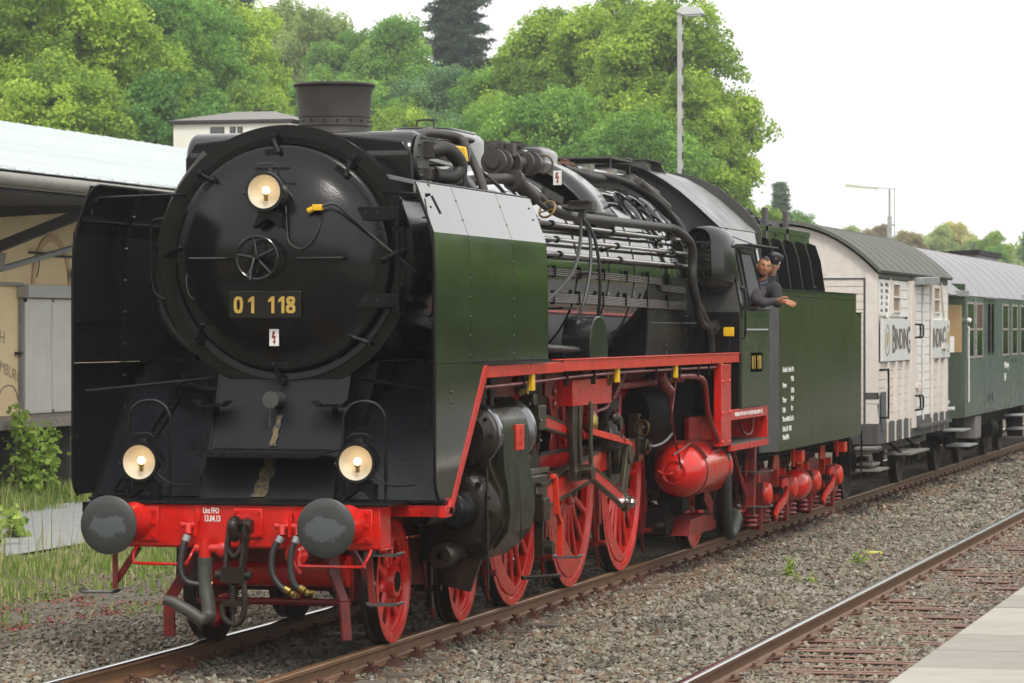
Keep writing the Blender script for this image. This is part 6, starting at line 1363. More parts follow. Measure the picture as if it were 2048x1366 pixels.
put(M().prism([(x, cz(x)-.01) for x in xr]+[(1.30, 3.0), (-1.30, 3.0)], 'y', 33.52, 33.56), 'roof_end', CGD, co)
put(M().box(1.25, 1.52, 34.6, 35.75, 3.12, 3.22).box(1.38, 1.52, 46.1, 46.6, 3.12, 3.25), 'roof_corner_plate', GALV, co, bev=.004)
ws = [(36.10, 37.08), (37.52, 38.44), (41.85, 42.85), (43.60, 44.55), (45.20, 46.1), (47.0, 47.9), (48.6, 49.5), (50.3, 51.2), (52, 52.9), (53.7, 54.6)]
for i, (a_, c_) in enumerate(ws):
    f_ = put(M().box(1.448, 1.462, a_-.05, c_+.05, 2.99, 3.03).box(1.448, 1.462, a_-.05, c_+.05, 2.02, 2.06).box(1.448, 1.462, a_-.05, c_+.05, 2.52, 2.56).box(1.448, 1.460, a_-.05, a_, 2.06, 2.99).box(1.448, 1.460, c_, c_+.05, 2.06, 2.99), 'window', WFR, co, bev=.003)
    put(M().box(1.446, 1.453, a_, c_, 2.06, 2.52), 'pane', PANE, f_)
    put(M().box(1.446, 1.453, a_, c_, 2.56, 2.99), 'pane', PANE if i != 1 else mat('open_window_brown', (.10, .035, .02), .5), f_)
put(M().box(1.449, 1.458, 38.82, 40.55, 1.02, 3.12).box(1.45, 1.50, 38.75, 40.6, 3.10, 3.13), 'coach_door', CG, co, bev=.004)
for y in (39.25, 39.85):
    put(M().box(1.456, 1.462, y, y+.22, 2.06, 3.0), 'door_pane', PANE, co)
    put(M().cyl((1.48, y+.1, 2.1), (1.48, y+.1, 3.02), .018, 8), 'door_rod', BLS, co)
    put(M().box(1.456, 1.464, y+.05, y+.25, 1.2, 1.34), 'door_vent', BLS, co)
put(M().box(1.456, 1.46, 39.66, 39.69, 1.05, 3.08), 'door_gap', BLS, co)
put(M().cyl((1.50, 35.9, 1.25), (1.50, 35.9, 2.6), .014, 8).ball((1.5, 35.9, 2.7), .05, 10, 6), 'corner_handrail', VWH, co)
text('Buffetwagen', .17, WHT, co, (1.452, 42.6, 1.84), face='+x', sx=.95, bold=.003); text('ZufF', .20, WHT, co, (1.452, 42.3, 1.60), face='+x', sx=1.0, bold=.003)
text('WG 2 · 55 80 · 29-34 · 021-8', .07, WHT, co, (1.4655, 37.26, 2.6), face='+x', sx=1.4, bold=.001, roll=R(90))
put(M().box(1.45, 1.456, 43.5, 43.7, 1.88, 1.95).box(1.45, 1.456, 44.2, 44.4, 1.88, 1.95).box(1.45, 1.456, 44.0, 44.05, 1.6, 1.63), 'socket_plate', BLS, co)
put(M().box(-1.2, 1.2, 34, 62, .72, .98), 'coach_underframe', UND, co)
cww = wheel_parts('coach_wheel', .5, 0, vww.data.materials[0], hubr=.14, capr=.09)
put(M().lathe([(.001, -.06), (.14, -.06), (.37, -.05), (.38, -.08)], axis=(1, 0, 0), n=40), 'wheel_disc', vww.data.materials[0], cww, local=True)
fw_ = True
for y in (36.84, 40.31, 44.6, 47.2):
    for s in (1, -1): place_wheel(cww, co, .82*s, y, .5, s, first=fw_); fw_ = False
    put(M().box(.98, 1.12, y-.16, y+.16, .36, .66).prism([(y-.5, .62), (y-.4, .8), (y+.4, .8), (y+.5, .62)], 'x', .98, 1.02).cyl((1.05, y-.35, .4), (1.05, y-.35, .66), .07, 12).cyl((1.05, y+.35, .4), (1.05, y+.35, .66), .07, 12), 'axle_box', UND, co, bev=.01)
put(M().prism([(36.2, .5), (36.3, .72), (40.9, .72), (41, .5), (40.2, .42), (37, .42)], 'x', .94, .98), 'bogie_frame', UND, co)
put(M().box(1.05, 1.42, 37.6, 38.5, .55, .95), 'battery_box', mat('battery_grey', (.16, .15, .14), .6), co, bev=.01)
put(M().lathe([(.001, -.3), (.15, -.26), (.2, -.1), (.2, .3), (.001, .36)], o=(1.15, 41.8, .62), axis=(0, 1, 0), n=24).lathe([(.001, -.3), (.15, -.26), (.2, -.1), (.2, .3), (.001, .36)], o=(1.15, 38.6, .5), axis=(0, 1, 0), n=24), 'air_tank', UND, co)
for (y0, y1, z, x1) in ((34.2, 35.3, .78, 1.6), (34.6, 35.9, .50, 1.66), (43.9, 45.1, .80, 1.6), (44.2, 45.4, .52, 1.6)): put(M().box(1.25, x1, y0, y1, z, z+.03), 'step_board', GALV, co, bev=.003)
put(M().beam((1.25, 35.8, .98), (1.25, 35.8, .3), .06, .06).beam((1.3, 45.6, 1.0), (1.3, 45.6, .35), .2, .3), 'step_stanchion', UND, co)
# ================================================================ FREIGHT SHED
shed = thing('freight_shed', (-15.5, 40, -.43), 'long cream freight shed with pale sheet metal roof and raised loading dock', 'shed')
PLAST = mat('cream_plaster', (.86, .69, .42), .85, bump=.003, bscale=6, col2=(.78, .59, .33), var=.22, scale=1.1)
SROOF = mat('sheet_metal_roof', (.62, .66, .66), .45, metal=.0, rvar=.06, bump=.002, bscale=3, col2=(.50, .54, .55), var=.2, scale=.8)
DIRTW = mat('dark_plinth', (.10, .10, .095), .9, bump=.004, col2=(.06, .06, .055), var=.2, scale=2)
put(M().box(-30, -15.46, -62, 66, .95, 5.5), 'wall', PLAST, shed)
put(M().box(-30, -15.2, -62, 66, -.43, .80), 'plinth', DIRTW, shed)
dk = put(M().box(-16, -14.35, -62, 66, .80, .98), 'loading_dock', mat('dock_concrete', (.20, .17, .145), .85, bump=.004, col2=(.28, .25, .22), var=.2, scale=1.5), shed, bev=.01)
for y in np.arange(-60, 66, 2.6): put(M().box(-14.9, -14.6, y, y+.22, -.43, .80), 'dock_post', DIRTW, shed)
slope_ = (7.45-5.06)/(22-12.46)
rp_ = [(-12.46, 5.03), (-22, 7.24), (-31.5, 5.03), (-31.5, 4.97), (-22, 7.16), (-12.46, 4.97)]
srf = put(M().prism(rp_, 'y', -62.5, 66.5), 'roof', SROOF, shed)
sheet_me = M().box(-4.87, 0, -.30, .30, .0, .018).box(-4.87, 0, -.315, -.285, .018, .045).mesh('roof_sheet', SROOF)
an = math.atan2(7.24-5.03, 22-12.46)
for i, y in enumerate(np.arange(24.2, 66.2, .615)):
    for j in range(2):
        o = bpy.data.objects.new('roof_sheet', sheet_me); COL.objects.link(o); o.parent = shed
        x0 = -12.40 - j*4.72; o.location = Vector((x0, y, 5.05+(-12.40-x0)*math.tan(an)+.012*(1-j)+random.uniform(0, .006))) - Vector(shed.location); o.rotation_euler = (random.uniform(-.01, .01), an, 0)
put(M().cyl((-12.42, -62.5, 4.93), (-12.42, 66.5, 4.93), .10, 14).box(-12.62, -12.48, -62.5, 66.5, 4.80, 4.93), 'gutter', mat('old_gutter', (.30, .29, .26), .6, col2=(.2, .19, .17), var=.2, scale=3), shed)
WD = mat('dark_timber', (.03, .026, .024), .8)
put(M().box(-15.5, -12.6, -62.5, 66.4, 4.72, 4.78), 'canopy_ceiling', WD, shed)
for y in (25.0, 31.6, 38.2, 44.8, 51.4):
    put(M().box(-15.46, -15.2, y-.1, y+.1, 3.9, 4.75).beam((-15.3, y, 3.95), (-13.2, y, 4.72), .16, .18).beam((-15.4, y, 4.62), (-12.6, y, 4.75), .16, .2), 'canopy_bracket', WD, shed)
    put(M().prism([(-15.46, 3.45), (-15.12, 3.60), (-15.06, 3.9), (-15.46, 3.9)], 'y', y-.16, y+.16), 'corbel', mat('stone_corbel', (.22, .21, .19), .8), shed, bev=.02)
put(M().cyl((-15.42, 32.3, 3.62), (-12.5, 36.2, 4.92), .055, 10), 'down_pipe', GALV, shed)
put(M().cyl((-15.36, 24, 3.40), (-15.36, 33.2, 3.36), .03, 8), 'wall_conduit', GALV, shed)
DW = mat('door_corrugated', (.74, .74, .70), .55, bump=.001, col2=(.64, .62, .56), var=.2, scale=2)
dp = put(M().box(-15.46, -15.38, 33.22, 35.90, 1.0, 3.10), 'sliding_door', GALV, shed)
q = M()
for y0, y1 in ((33.36, 34.58), (34.66, 35.82)):
    n = 17
    for k in range(n): yy = y0+(y1-y0)*(k+.5)/n; q.prism([(-15.382, yy-.036), (-15.352, yy-.015), (-15.352, yy+.015), (-15.382, yy+.036)], 'z', 1.04, 3.05)
put(q, 'door_corrugation', DW, dp, kind='stuff')
put(M().box(-15.39, -15.345, 33.28, 33.36, 1.0, 3.1).box(-15.39, -15.345, 34.58, 34.66, 1.0, 3.1).box(-15.39, -15.345, 35.82, 35.9, 1.0, 3.1).box(-15.39, -15.345, 33.28, 35.9, 3.04, 3.1).box(-15.39, -15.345, 33.28, 35.9, 1.0, 1.06), 'door_frame', mat('frame_white', (.62, .60, .55), .5), dp)
put(M().box(-15.46, -15.22, 33.15, 36.0, 3.12, 3.36), 'door_track_cover', mat('track_cover', (.42, .42, .40), .5), shed, bev=.01)
q = M()
for k in range(12):
    a0 = math.pi*k/12; a1 = math.pi*(k+1)/12; cyy = 34.8
    q.prism([(cyy+.98*math.cos(a0), 3.36+.95*math.sin(a0)), (cyy+.98*math.cos(a1), 3.36+.95*math.sin(a1)), (cyy+.84*math.cos(a1), 3.36+.81*math.sin(a1)), (cyy+.84*math.cos(a0), 3.36+.81*math.sin(a0))], 'x', -15.46, -15.43)
put(q, 'arch_outline', mat('brown_stain', (.60, .42, .23), .8), shed)
put(M().box(-15.46, -15.40, 33.7, 34.75, 3.93, 3.97).box(-15.46, -15.40, 34.7, 36.0, 3.89, 3.93).pipe([(-15.42, 34.1, 3.93), (-15.42, 34.12, 3.7), (-15.42, 34.0, 3.5)], .012, 5), 'iron_strap', WD, shed)
put(M().box(-15.46, -15.35, 33.05, 33.2, 2.08, 2.13), 'door_stop', WD, shed)
INK = mat('graffiti_ink', (.22, .18, .12), .7)
text('TASH', .34, INK, shed, (-15.455, 32.15, 2.42), face='+x', sx=1.1, bold=-.004, ext=.0015, name='graffiti', roll=R(-6))
text('LIMBURG', .30, INK, shed, (-15.455, 32.75, 1.78), face='+x', sx=1.0, bold=-.004, ext=.0015, name='graffiti', roll=R(-14))
put(M().pipe([(-15.455, 32.3, 1.35), (-15.455, 32.55, 1.5), (-15.455, 32.9, 1.52), (-15.455, 33.1, 1.42), (-15.455, 33.2, 1.25)], .012, 4).pipe([(-15.455, 32.0, 2.05), (-15.455, 32.25, 2.1), (-15.455, 32.35, 1.9), (-15.455, 32.3, 1.2)], .010, 4), 'graffiti', INK, shed)
# ================================================================ WHITE BUILDING BEHIND
wb = thing('white_building', (-33, 98, 0), 'small whitewashed building with low grey roof rising behind the shed', 'building')
WW = mat('whitewash', (.86, .83, .77), .8, bump=.002, bscale=5, col2=(.80, .77, .70), var=.2, scale=1)
put(M().box(-36.0, -31.4, 97.7, 104, 0, 10.30), 'wall', WW, wb)
put(M().add([(-36.15, 97.55, 10.44), (-31.2, 97.55, 10.44), (-31.2, 104.2, 10.44), (-36.15, 104.2, 10.44), (-34.6, 100.8, 10.95), (-33.0, 100.8, 10.95)], [(0, 1, 5, 4), (1, 2, 5), (2, 3, 4, 5), (3, 0, 4), (3, 2, 1, 0)]), 'roof', mat('grey_roof_tiles', (.20, .19, .18), .8, bump=.01, bscale=12), wb)
put(M().box(-36.15, -31.2, 97.55, 97.60, 10.32, 10.44).box(-36.15, -36.1, 97.6, 104.2, 10.32, 10.44), 'fascia', WD, wb)
for x0, x1 in ((-34.5, -33.95), (-33.72, -33.50), (-33.42, -33.22)):
    f_ = put(M().box(x0, x1, 97.66, 97.7, 9.62, 10.18), 'window', WD, wb)
    put(M().box(x0+.04, (x0+x1)/2-.02, 97.645, 97.665, 9.66, 9.88).box((x0+x1)/2+.02, x1-.04, 97.645, 97.665, 9.66, 9.88).box(x0+.04, x1-.04, 97.645, 97.665, 9.93, 10.14), 'pane', mat('dull_pane', (.08, .085, .085), .2), f_)
# ================================================================ LAMP POSTS
LP_ = mat('lamp_post_paint', (.42, .43, .42), .6, bump=.002, col2=(.30, .29, .27), var=.2, scale=4)
l1 = thing('lamp_post', (-8.4, 58.8, -.43), 'tall weathered grey lamp post with short flat lamp head among the trees', 'lamp post', 'lamp posts beside the railway')
put(M().box(-.062, .062, -.062, .062, 0, 10.9).box(.062, .085, -.04, -.02, 0, 10.9), 'post', LP_, l1, local=True, bev=.01)
q = M()
for z in np.arange(.5, 10.8, .42): q.box(.062, .095, -.07, -.04, z, z+.16)
put(q, 'post_holes', WD, l1, local=True, kind='stuff')
put(M().prism([(-.08, 10.88), (.05, 11.02), (.50, 10.98), (.62, 10.82), (.10, 10.80)], 'y', -.12, .12), 'lamp_head', mat('lamp_head_grey', (.5, .52, .5), .4), l1, local=True, bev=.01)
put(M().prism([(.12, 10.795), (.58, 10.815), (.55, 10.77), (.16, 10.76)], 'y', -.10, .10), 'lamp_glass', mat('lamp_cover', (.35, .36, .36), .2), l1, local=True)
l2 = thing('lamp_post', (-12.5, 124.9, -.43), 'distant slim lamp post with long flat arm reaching left', 'lamp post', 'lamp posts beside the railway')
put(M().box(-.09, .09, -.09, .09, 0, 7.9).cyl((.0, 0, 7.8), (0, 0, 9.1), .05, 8).cyl((.22, 0, 6.0), (.22, 0, 9.15), .025, 6).box(-.12, .26, -.05, .05, 6.0, 6.06).box(-.12, .26, -.05, .05, 7.5, 7.56).beam((.22, 0, 9.12), (-.6, 0, 9.18), .06, .04), 'post', LP_, l2, local=True)
put(M().prism([(-.55, 9.10), (-.5, 9.2), (-1.9, 9.36), (-2.0, 9.24)], 'y', -.14, .14), 'lamp_head', mat('lamp_head_cream', (.55, .55, .45), .4), l2, local=True, bev=.01)

# ================================================================ FOLIAGE
def leafmesh(name, C_, Nrm, size, tone, mt, aspect=1.35):
    n = len(C_); g = rng
    t = g.normal(size=(n, 3)); t -= Nrm*(t*Nrm).sum(1)[:, None]; t /= np.linalg.norm(t, axis=1)[:, None]+1e-9; b = np.cross(Nrm, t)
    s = size[:, None]
    V = np.empty((n, 4, 3)); V[:, 0] = C_-t*s*aspect*.5; V[:, 1] = C_+b*s*.5+Nrm*s*.12; V[:, 2] = C_+t*s*aspect*.5; V[:, 3] = C_-b*s*.5+Nrm*s*.12
    me = bpy.data.meshes.new(name); me.vertices.add(n*4); me.vertices.foreach_set('co', V.astype(np.float32).ravel())
    me.loops.add(n*4); me.loops.foreach_set('vertex_index', np.arange(n*4, dtype=np.int32))
    me.polygons.add(n); me.polygons.foreach_set('loop_start', np.arange(0, n*4, 4, dtype=np.int32)); me.polygons.foreach_set('loop_total', np.full(n, 4, np.int32))
    me.update(); a = me.attributes.new('tone', 'FLOAT', 'POINT'); a.data.foreach_set('value', np.repeat(tone, 4).astype(np.float32))
    me.materials.append(mt); return me
def leafmat(name, a, b, c):
    return tone_mat(name, [(0, a), (.5, b), (1, c)], kind='GEOMETRY', rough=.55, bump=0, transl=.38, spec=.25)
def leafmat(name, a, b, c):
    k = lambda t: (min(.8, t[0]*2.15), min(.8, t[1]*1.9), min(.8, t[2]*1.7))
    m = tone_mat(name, [(0, k(a)), (.5, k(b)), (1, k(c))], kind='GEOMETRY', rough=.55, bump=0, transl=.42, spec=.2)
    N = m.node_tree.nodes; L = m.node_tree.links; ag = [n for n in N if n.type == 'ATTRIBUTE'][0]; ai = N.new('ShaderNodeAttribute'); ai.attribute_name = 'tone'; ai.attribute_type = 'INSTANCER'
    m1 = N.new('ShaderNodeMath'); m1.operation = 'MULTIPLY'; m1.inputs[1].default_value = 1.0; L.new(ai.outputs['Fac'], m1.inputs[0])
    m2 = N.new('ShaderNodeMath'); m2.operation = 'MULTIPLY_ADD'; m2.inputs[1].default_value = .45; L.new(ag.outputs['Fac'], m2.inputs[0]); 
    m3 = N.new('ShaderNodeMath'); m3.operation = 'SUBTRACT'; m3.inputs[1].default_value = .22; L.new(m1.outputs[0], m3.inputs[0]); L.new(m3.outputs[0], m2.inputs[2])
    rp = [n for n in N if n.type == 'VALTORGB'][0]; L.new(m2.outputs[0], rp.inputs[0]); return m
LM = {'yg': leafmat('leaf_yellow_green', (.060, .122, .022), (.138, .242, .036), (.25, .365, .058)),
      'g': leafmat('leaf_fresh_green', (.045, .11, .025), (.09, .20, .04), (.17, .30, .06)),
      'dg': leafmat('leaf_deep_green', (.03, .085, .025), (.055, .14, .035), (.10, .22, .05)),
      'bg': leafmat('leaf_blue_green', (.04, .09, .05), (.07, .15, .07), (.12, .22, .09)),
      'lt': leafmat('leaf_light', (.09, .14, .05), (.16, .24, .08), (.26, .34, .14)),
      'br': leafmat('leaf_brownish', (.10, .09, .05), (.16, .15, .08), (.22, .22, .11)),
      'c': leafmat('needles_dark', (.020, .042, .036), (.036, .068, .054), (.06, .10, .075)),
      'bc': leafmat('needles_blue', (.035, .075, .055), (.06, .11, .075), (.10, .17, .11)),
      'pale': leafmat('leaf_pale_yellow', (.20, .22, .08), (.30, .32, .12), (.42, .42, .18))}
BARK = mat('bark', (.07, .055, .04), .9, bump=.01, bscale=8, col2=(.11, .09, .07), var=.2, scale=3)
NEED = 150
def clump_kinds(key, needle=False):
    c = bpy.data.collections.new('clumps_'+key)
    for k in range(5):
        n = 260
        if needle:
            p = rng.normal(size=(n, 3))*np.array([.55, .55, .16]); p[:, 2] -= .25*np.hypot(p[:, 0], p[:, 1]); nr = rng.normal(size=(n, 3))*.6+np.array([0, 0, .7]); sz = .17*rng.uniform(.7, 1.3, n)
        else:
            d = rng.normal(size=(n, 3)); d[:, 2] = np.abs(d[:, 2])*1.0-.35; d /= np.linalg.norm(d, axis=1)[:, None]
            lump = 1+.28*np.sin(d[:, 0]*5+k)*np.sin(d[:, 1]*5+2*k)+.15*np.sin(d[:, 2]*9)
            p = d*(lump*rng.uniform(.45, 1.08, n)**.6)[:, None]; nr = d*.7+rng.normal(size=(n, 3))*.6+np.array([0, 0, .3]); sz = .19*rng.uniform(.6, 1.3, n)
        nr /= np.linalg.norm(nr, axis=1)[:, None]
        me = leafmesh('leaf_clump', p, nr, sz, np.clip(rng.normal(.5, .22, n), 0, 1), LM[key], 1.8 if needle else 1.3)
        c.objects.link(bpy.data.objects.new('leaf_clump', me))
    return c
CK = {}
def crown(rad, h, zb, nl, key, name='crown'):
    """lobed crown of leaf clumps; local coords, base at ground"""
    if key not in CK: CK[key] = clump_kinds(key)
    lob = []; cz_ = (zb+h)/2; vz = (h-zb)/2; nlb = int(14+vz/rad*12); ga = 2.399963
    for k in range(nlb):
        zz = 1-2*(k+.5)/nlb; rr_ = math.sqrt(max(0, 1-zz*zz))*rng.uniform(.55, .85); a_ = ga*k+rng.uniform(-.4, .4); lr = rad*rng.uniform(.28, .46)
        lob.append((rad*rr_*math.cos(a_), rad*rr_*math.sin(a_), cz_+(vz-lr*.8)*zz*rng.uniform(.85, 1.06), lr, lr*rng.uniform(.7, 1.0)))
    rng.shuffle(lob); lob = np.array(lob); li = rng.integers(0, len(lob), nl); l = lob[li]
    d = rng.normal(size=(nl, 3)); d /= np.linalg.norm(d, axis=1)[:, None]; rr_ = rng.uniform(.55, 1.1, nl)
    P_ = l[:, :3]+d*np.stack([l[:, 3], l[:, 3], l[:, 4]], 1)*rr_[:, None]
    lt = rng.uniform(-.30, .26, len(lob)); tn = np.clip(.45+lt[li]+rng.normal(0, .13, nl)+.10*d[:, 2], 0, 1)
    rot = np.stack([rng.normal(0, .35, nl), rng.normal(0, .35, nl), rng.uniform(0, 6.28, nl)], 1)
    ob = scatter(name, P_, rot, rng.uniform(.38, .85, nl)*min(1, .55+rad*.12), tn, CK[key], 5)
    return ob, lob
def trunkmesh(h, zb, lob, r=.28, twigs=0, rad=3):
    q = M(); q.tube([(0, 0, -.3), (.05, .02, zb*.6), (0, .05, (zb+h)*.5), (.1, 0, h*.92)], [r, r*.75, r*.45, .04], 8)
    for l in lob[:12]:
        z0 = max(zb*.7, l[2]-1.8); q.tube([(0, 0, z0), (l[0]*.5, l[1]*.5, (z0+l[2])/2+.2), (l[0]*1.25, l[1]*1.25, l[2]+.4)], [r*.38, r*.22, .03], 6)
    for k in range(twigs):
        a_ = rng.uniform(0, 6.28); z0 = rng.uniform(zb, h*.9); L_ = rad*(1-.5*(z0-zb)/(h-zb))*rng.uniform(.5, 1)
        q.tube([(0, 0, z0), (L_*.5*math.cos(a_), L_*.5*math.sin(a_), z0+L_*.35), (L_*math.cos(a_+.2), L_*math.sin(a_+.2), z0+L_*.9)], [.06, .035, .012], 5)
    return q.mesh('trunk', BARK)
def tree(x, y, top, rad, key, label, group, nl=None, zb=None, zg=-.43, twigs=0):
    t = thing('broadleaf_tree', (x, y, zg), label, 'tree', group); h = top-zg; zb = h*.12 if zb is None else zb
    cr_, lob = crown(rad, h, zb, int(nl or rad*(h-zb)*14), key); cr_.parent = t
    put(trunkmesh(h, zb, lob, .22+rad*.03, twigs, rad), 'trunk', BARK, t, local=True); return t
def conifer(x, y, top, rad, key, label, group, zg=-.43):
    t = thing('conifer_tree', (x, y, zg), label, 'tree', group); h = top-zg
    if key not in CK: CK[key] = clump_kinds(key, True)
    Cs = []; Sz = []; q = M(); q.tube([(0, 0, -.3), (0, 0, h*.5), (0, 0, h)], [.3, .18, .02], 8)
    z = h*.15
    while z < h-.1:
        f = (h-z)/(h*.85); rr_ = rad*min(1, f*1.25)**.85
        for k in range(int(4+5*f)):
            a_ = rng.uniform(0, 6.28); L_ = rr_*rng.uniform(.55, 1.18); dz = L_*rng.uniform(-.10, .16)
            q.tube([(0, 0, z), (L_*math.cos(a_), L_*math.sin(a_), z+dz)], [.05, .012], 4)
            m = max(2, int(L_*2.4))
            for j in range(m):
                u = (j+.8)/m; Cs.append((u*L_*math.cos(a_)+rng.normal(0, .12), u*L_*math.sin(a_)+rng.normal(0, .12), z+u*dz+rng.normal(0, .12)-.1)); Sz.append((.42+.30*(1-u))*min(1, .5+rad*.14))
        z += rng.uniform(.22, .42)*max(.7, rad/4)
    n = len(Cs); ob = scatter('crown', np.array(Cs), np.stack([rng.normal(0, .2, n), rng.normal(0, .2, n), rng.uniform(0, 6.28, n)], 1), np.array(Sz)*rng.uniform(.8, 1.25, n), np.clip(rng.normal(.45, .2, n), 0, 1), CK[key], 5); ob.parent = t
    put(q.mesh('trunk', BARK), 'trunk', BARK, t, local=True); return t
TREES = [
('broad', -44.4, 104.0, 18.0, 5.9, 'yg', 'big yellow-green tree filling the top left corner above the shed'),
('broad', -48.5, 125.4, 19.7, 4.6, 'g', 'fresh green tree right of the top left corner tree'),
('broad', -52.5, 142.3, 20.7, 4.8, 'g', 'tall green tree above the middle of the shed roof'),
('broad', -39.4, 94.8, 12.4, 2.9, 'yg', 'low yellow-green tree just above the left end of the shed roof'),
('broad', -38.4, 101.1, 12.4, 2.9, 'dg', 'low deep green tree just above the shed roof, darkest of the left group'),
('broad', -56.5, 160.8, 22.0, 4.2, 'yg', 'tall bright tree above the white building'),
('broad', -47.0, 137.2, 14.6, 3.2, 'yg', 'small bright tree directly behind the left end of the white building'),
('broad', -44.5, 118, 11.5, 3.0, 'dg', 'deep green tree touching the left wall of the white building'),
('conifer', -80.7, 236.9, 30.2, 2.2, 'c', 'dark conifer tip showing above the leafy trees left of the chimney'),
('broad', -62.2, 181.8, 20.0, 4.0, 'g', 'green tree above the roof peak of the white building'),
('broad', -73.4, 223.8, 27.6, 3.6, 'lt', 'thin pale tree with sky showing through, left of the chimney top'),
('broad', -68.6, 217.6, 26.6, 3.8, 'lt', 'thin pale tree with sky showing through, straight above the chimney'),
('bare', -56.3, 168.3, 17.5, 2.8, 'br', 'half bare brownish tree above the white building roof'),
('broad', -58.5, 182.7, 18.7, 3.6, 'g', 'round green tree directly left of the chimney rim'),
('broad', -63.9, 211.3, 24.6, 3.8, 'g', 'hazy green tree rising right above the chimney'),
('broad', -56.7, 198.2, 24.2, 3.3, 'g', 'slim green tree left of the large dark conifer'),
('conifer', -54.5, 206.2, 33.5, 5.0, 'c', 'large dark conifer at the top centre of the picture'),
('broad', -46.1, 170.9, 18.4, 3.3, 'bg', 'bluish green round tree under the large dark conifer'),
('broad', -49.1, 168.2, 17.4, 3.4, 'g', 'green tree right of the chimney rim'),
('broad', -43.6, 153.6, 14.4, 2.6, 'yg', 'low yellow-green bush tree directly right of the chimney'),
('broad', -41.5, 157, 14.6, 3.2, 'bg', 'low bluish tree behind the first dome'),
('broad', -40.3, 164.9, 18.3, 3.3, 'g', 'green tree between the dark conifer and the big bright group'),
('broad', -36.4, 158.4, 19.9, 3.8, 'yg', 'leftmost of the big bright trees at the upper right of the slope'),
('broad', -32.5, 156.4, 20.9, 3.8, 'yg', 'tallest bright tree left of the lamp post'),
('broad', -27.8, 148.7, 20.6, 4.0, 'yg', 'bright tree directly behind the head of the lamp post'),
('broad', -25.2, 143.5, 15.6, 2.4, 'yg', 'bright spreading tree right of the lamp post against the sky'),
('broad', -31.2, 137.6, 14.3, 3.8, 'g', 'green tree filling the slope above the second dome'),
('broad', -35.4, 141.0, 13.6, 3.2, 'g', 'lower green tree above the pipes of the first dome'),
('broad', -26.0, 134.3, 13.3, 3.4, 'g', 'green tree left of the lamp post just above the boiler'),
('broad', -26.2, 143.7, 12.6, 1.8, 'yg', 'low bright tree above the locomotive cab roof'),
('broad', -29.6, 175.1, 11.6, 1.9, 'yg', 'small bright tree sloping down right of the cab roof'),
('broad', -29.6, 189.8, 10.7, 1.5, 'yg', 'last small bright tree beside the blue conifer'),
('conifer', -43.7, 276.3, 15.6, 2.3, 'bc', 'lone blue-green conifer above the coal heap'),
('broad', -43.2, 283.9, 13.2, 1.8, 'g', 'low tree at the right foot of the lone conifer')]
GR = 'trees on the wooded slope behind the station'
for i, (k, x, y, top, rad, key, lab) in enumerate(TREES):
    if k == 'conifer': conifer(x, y, top, rad, key, lab, GR)
    elif k == 'bare': tree(x, y, top, rad, key, lab, GR, nl=420, twigs=90)
    elif key == 'lt': tree(x, y, top, rad, key, lab, GR, nl=620, twigs=60, zb=top*.45)
    else: tree(x, y, top, rad*1.12, key, lab, GR)
# wooded slope beneath them
hs_ = M(); rows = []
for j, d in enumerate((0, 25, 60, 110)):
    rows.append([(x, 118 + d + (30 if x < -40 else 0)*.3, (-.43, 3.5, 7.0, 7.5)[j] + .6*math.sin(x*.3+j)) for x in np.arange(-110, -24, 6)])
hs_.sheet(rows, .3); kind_structure(put(hs_, 'wooded_slope', noise_mat('forest_floor', [(.3, (.02, .035, .012)), (.7, (.045, .075, .02))], scale=.3, bump=.3, bs=.8)))
# distant town hill
FARS = [
(-55.2, 392.7, 15.0, 1.5, 'lt', 'thin distant tree nearest the curved van roof'),
(-54.2, 403.2, 15.3, 1.5, 'br', 'distant bare crown left of the distant lamp post'),
(-52.8, 403.6, 15.6, 0.9, 'br', 'slender distant tree touching the distant lamp post'),
(-49.9, 394.0, 14.0, 1.6, 'lt', 'low distant tree right of the distant lamp post'),
(-42.9, 354.5, 13.4, 1.9, 'br', 'brownish distant tree above the van roof end'),
(-40.6, 364.9, 14.0, 1.9, 'lt', 'pale olive distant tree in the middle of the far row'),
(-41.5, 385.4, 15.6, 2.4, 'pale', 'pale yellow blossoming tree far behind the coach'),
(-38.3, 375.8, 13.0, 1.5, 'lt', 'low distant tree left of the church tower'),
(-28.2, 306.7, 11.9, 1.5, 'yg', 'round bright green tree right of the church tower'),
(-31.9, 326.4, 11.4, 1.0, 'c', 'small dark conifer below the church tower'),
(-26.4, 290.8, 10.0, 1.6, 'g', 'low green tree under the round bright one'),
(-23.6, 305.4, 12.6, 1.7, 'bg', 'bluish tree at the right picture edge'),
(-39.7, 396.6, 13.2, 1.6, 'yg', 'far green tree just left of the church tower'),
(-29.5, 300, 9.6, 1.4, 'yg', 'lowest bright tree above the coach roof'),
(-48.0, 380.6, 12.8, 1.6, 'yg', 'low distant tree over the middle of the van roof'),
(-34.5, 350, 11.6, 1.8, 'lt', 'olive distant tree behind the flat roofed hut')]
fh = M(); rows = []
for j, d in enumerate((0, 60, 140, 300)): rows.append([(x, 380+d, (-.4, 8., 11.5, 11.5)[j]*(1-.25*math.sin(x*.02)) ) for x in np.arange(-160, 61, 20)])
fh.sheet(rows, .5); kind_structure(put(fh, 'distant_hill', noise_mat('far_meadow', [(.3, (.08, .13, .05)), (.7, (.16, .20, .09))], scale=.05, bump=.3, bs=.4)))
for (x, y, top, rad, key, lab) in FARS:
    if key in 'c': conifer(x, y, top, rad, 'bc', lab, 'distant trees beyond the coach', zg=6)
    else: tree(x, y, top, rad, key, lab, 'distant trees beyond the coach', nl=int(90*rad), zg=0, zb=top-rad*2.8, twigs=10)
ch = thing('church', (-53.8, 496, 8), 'distant church tower with pointed slate spire above far trees', 'church')
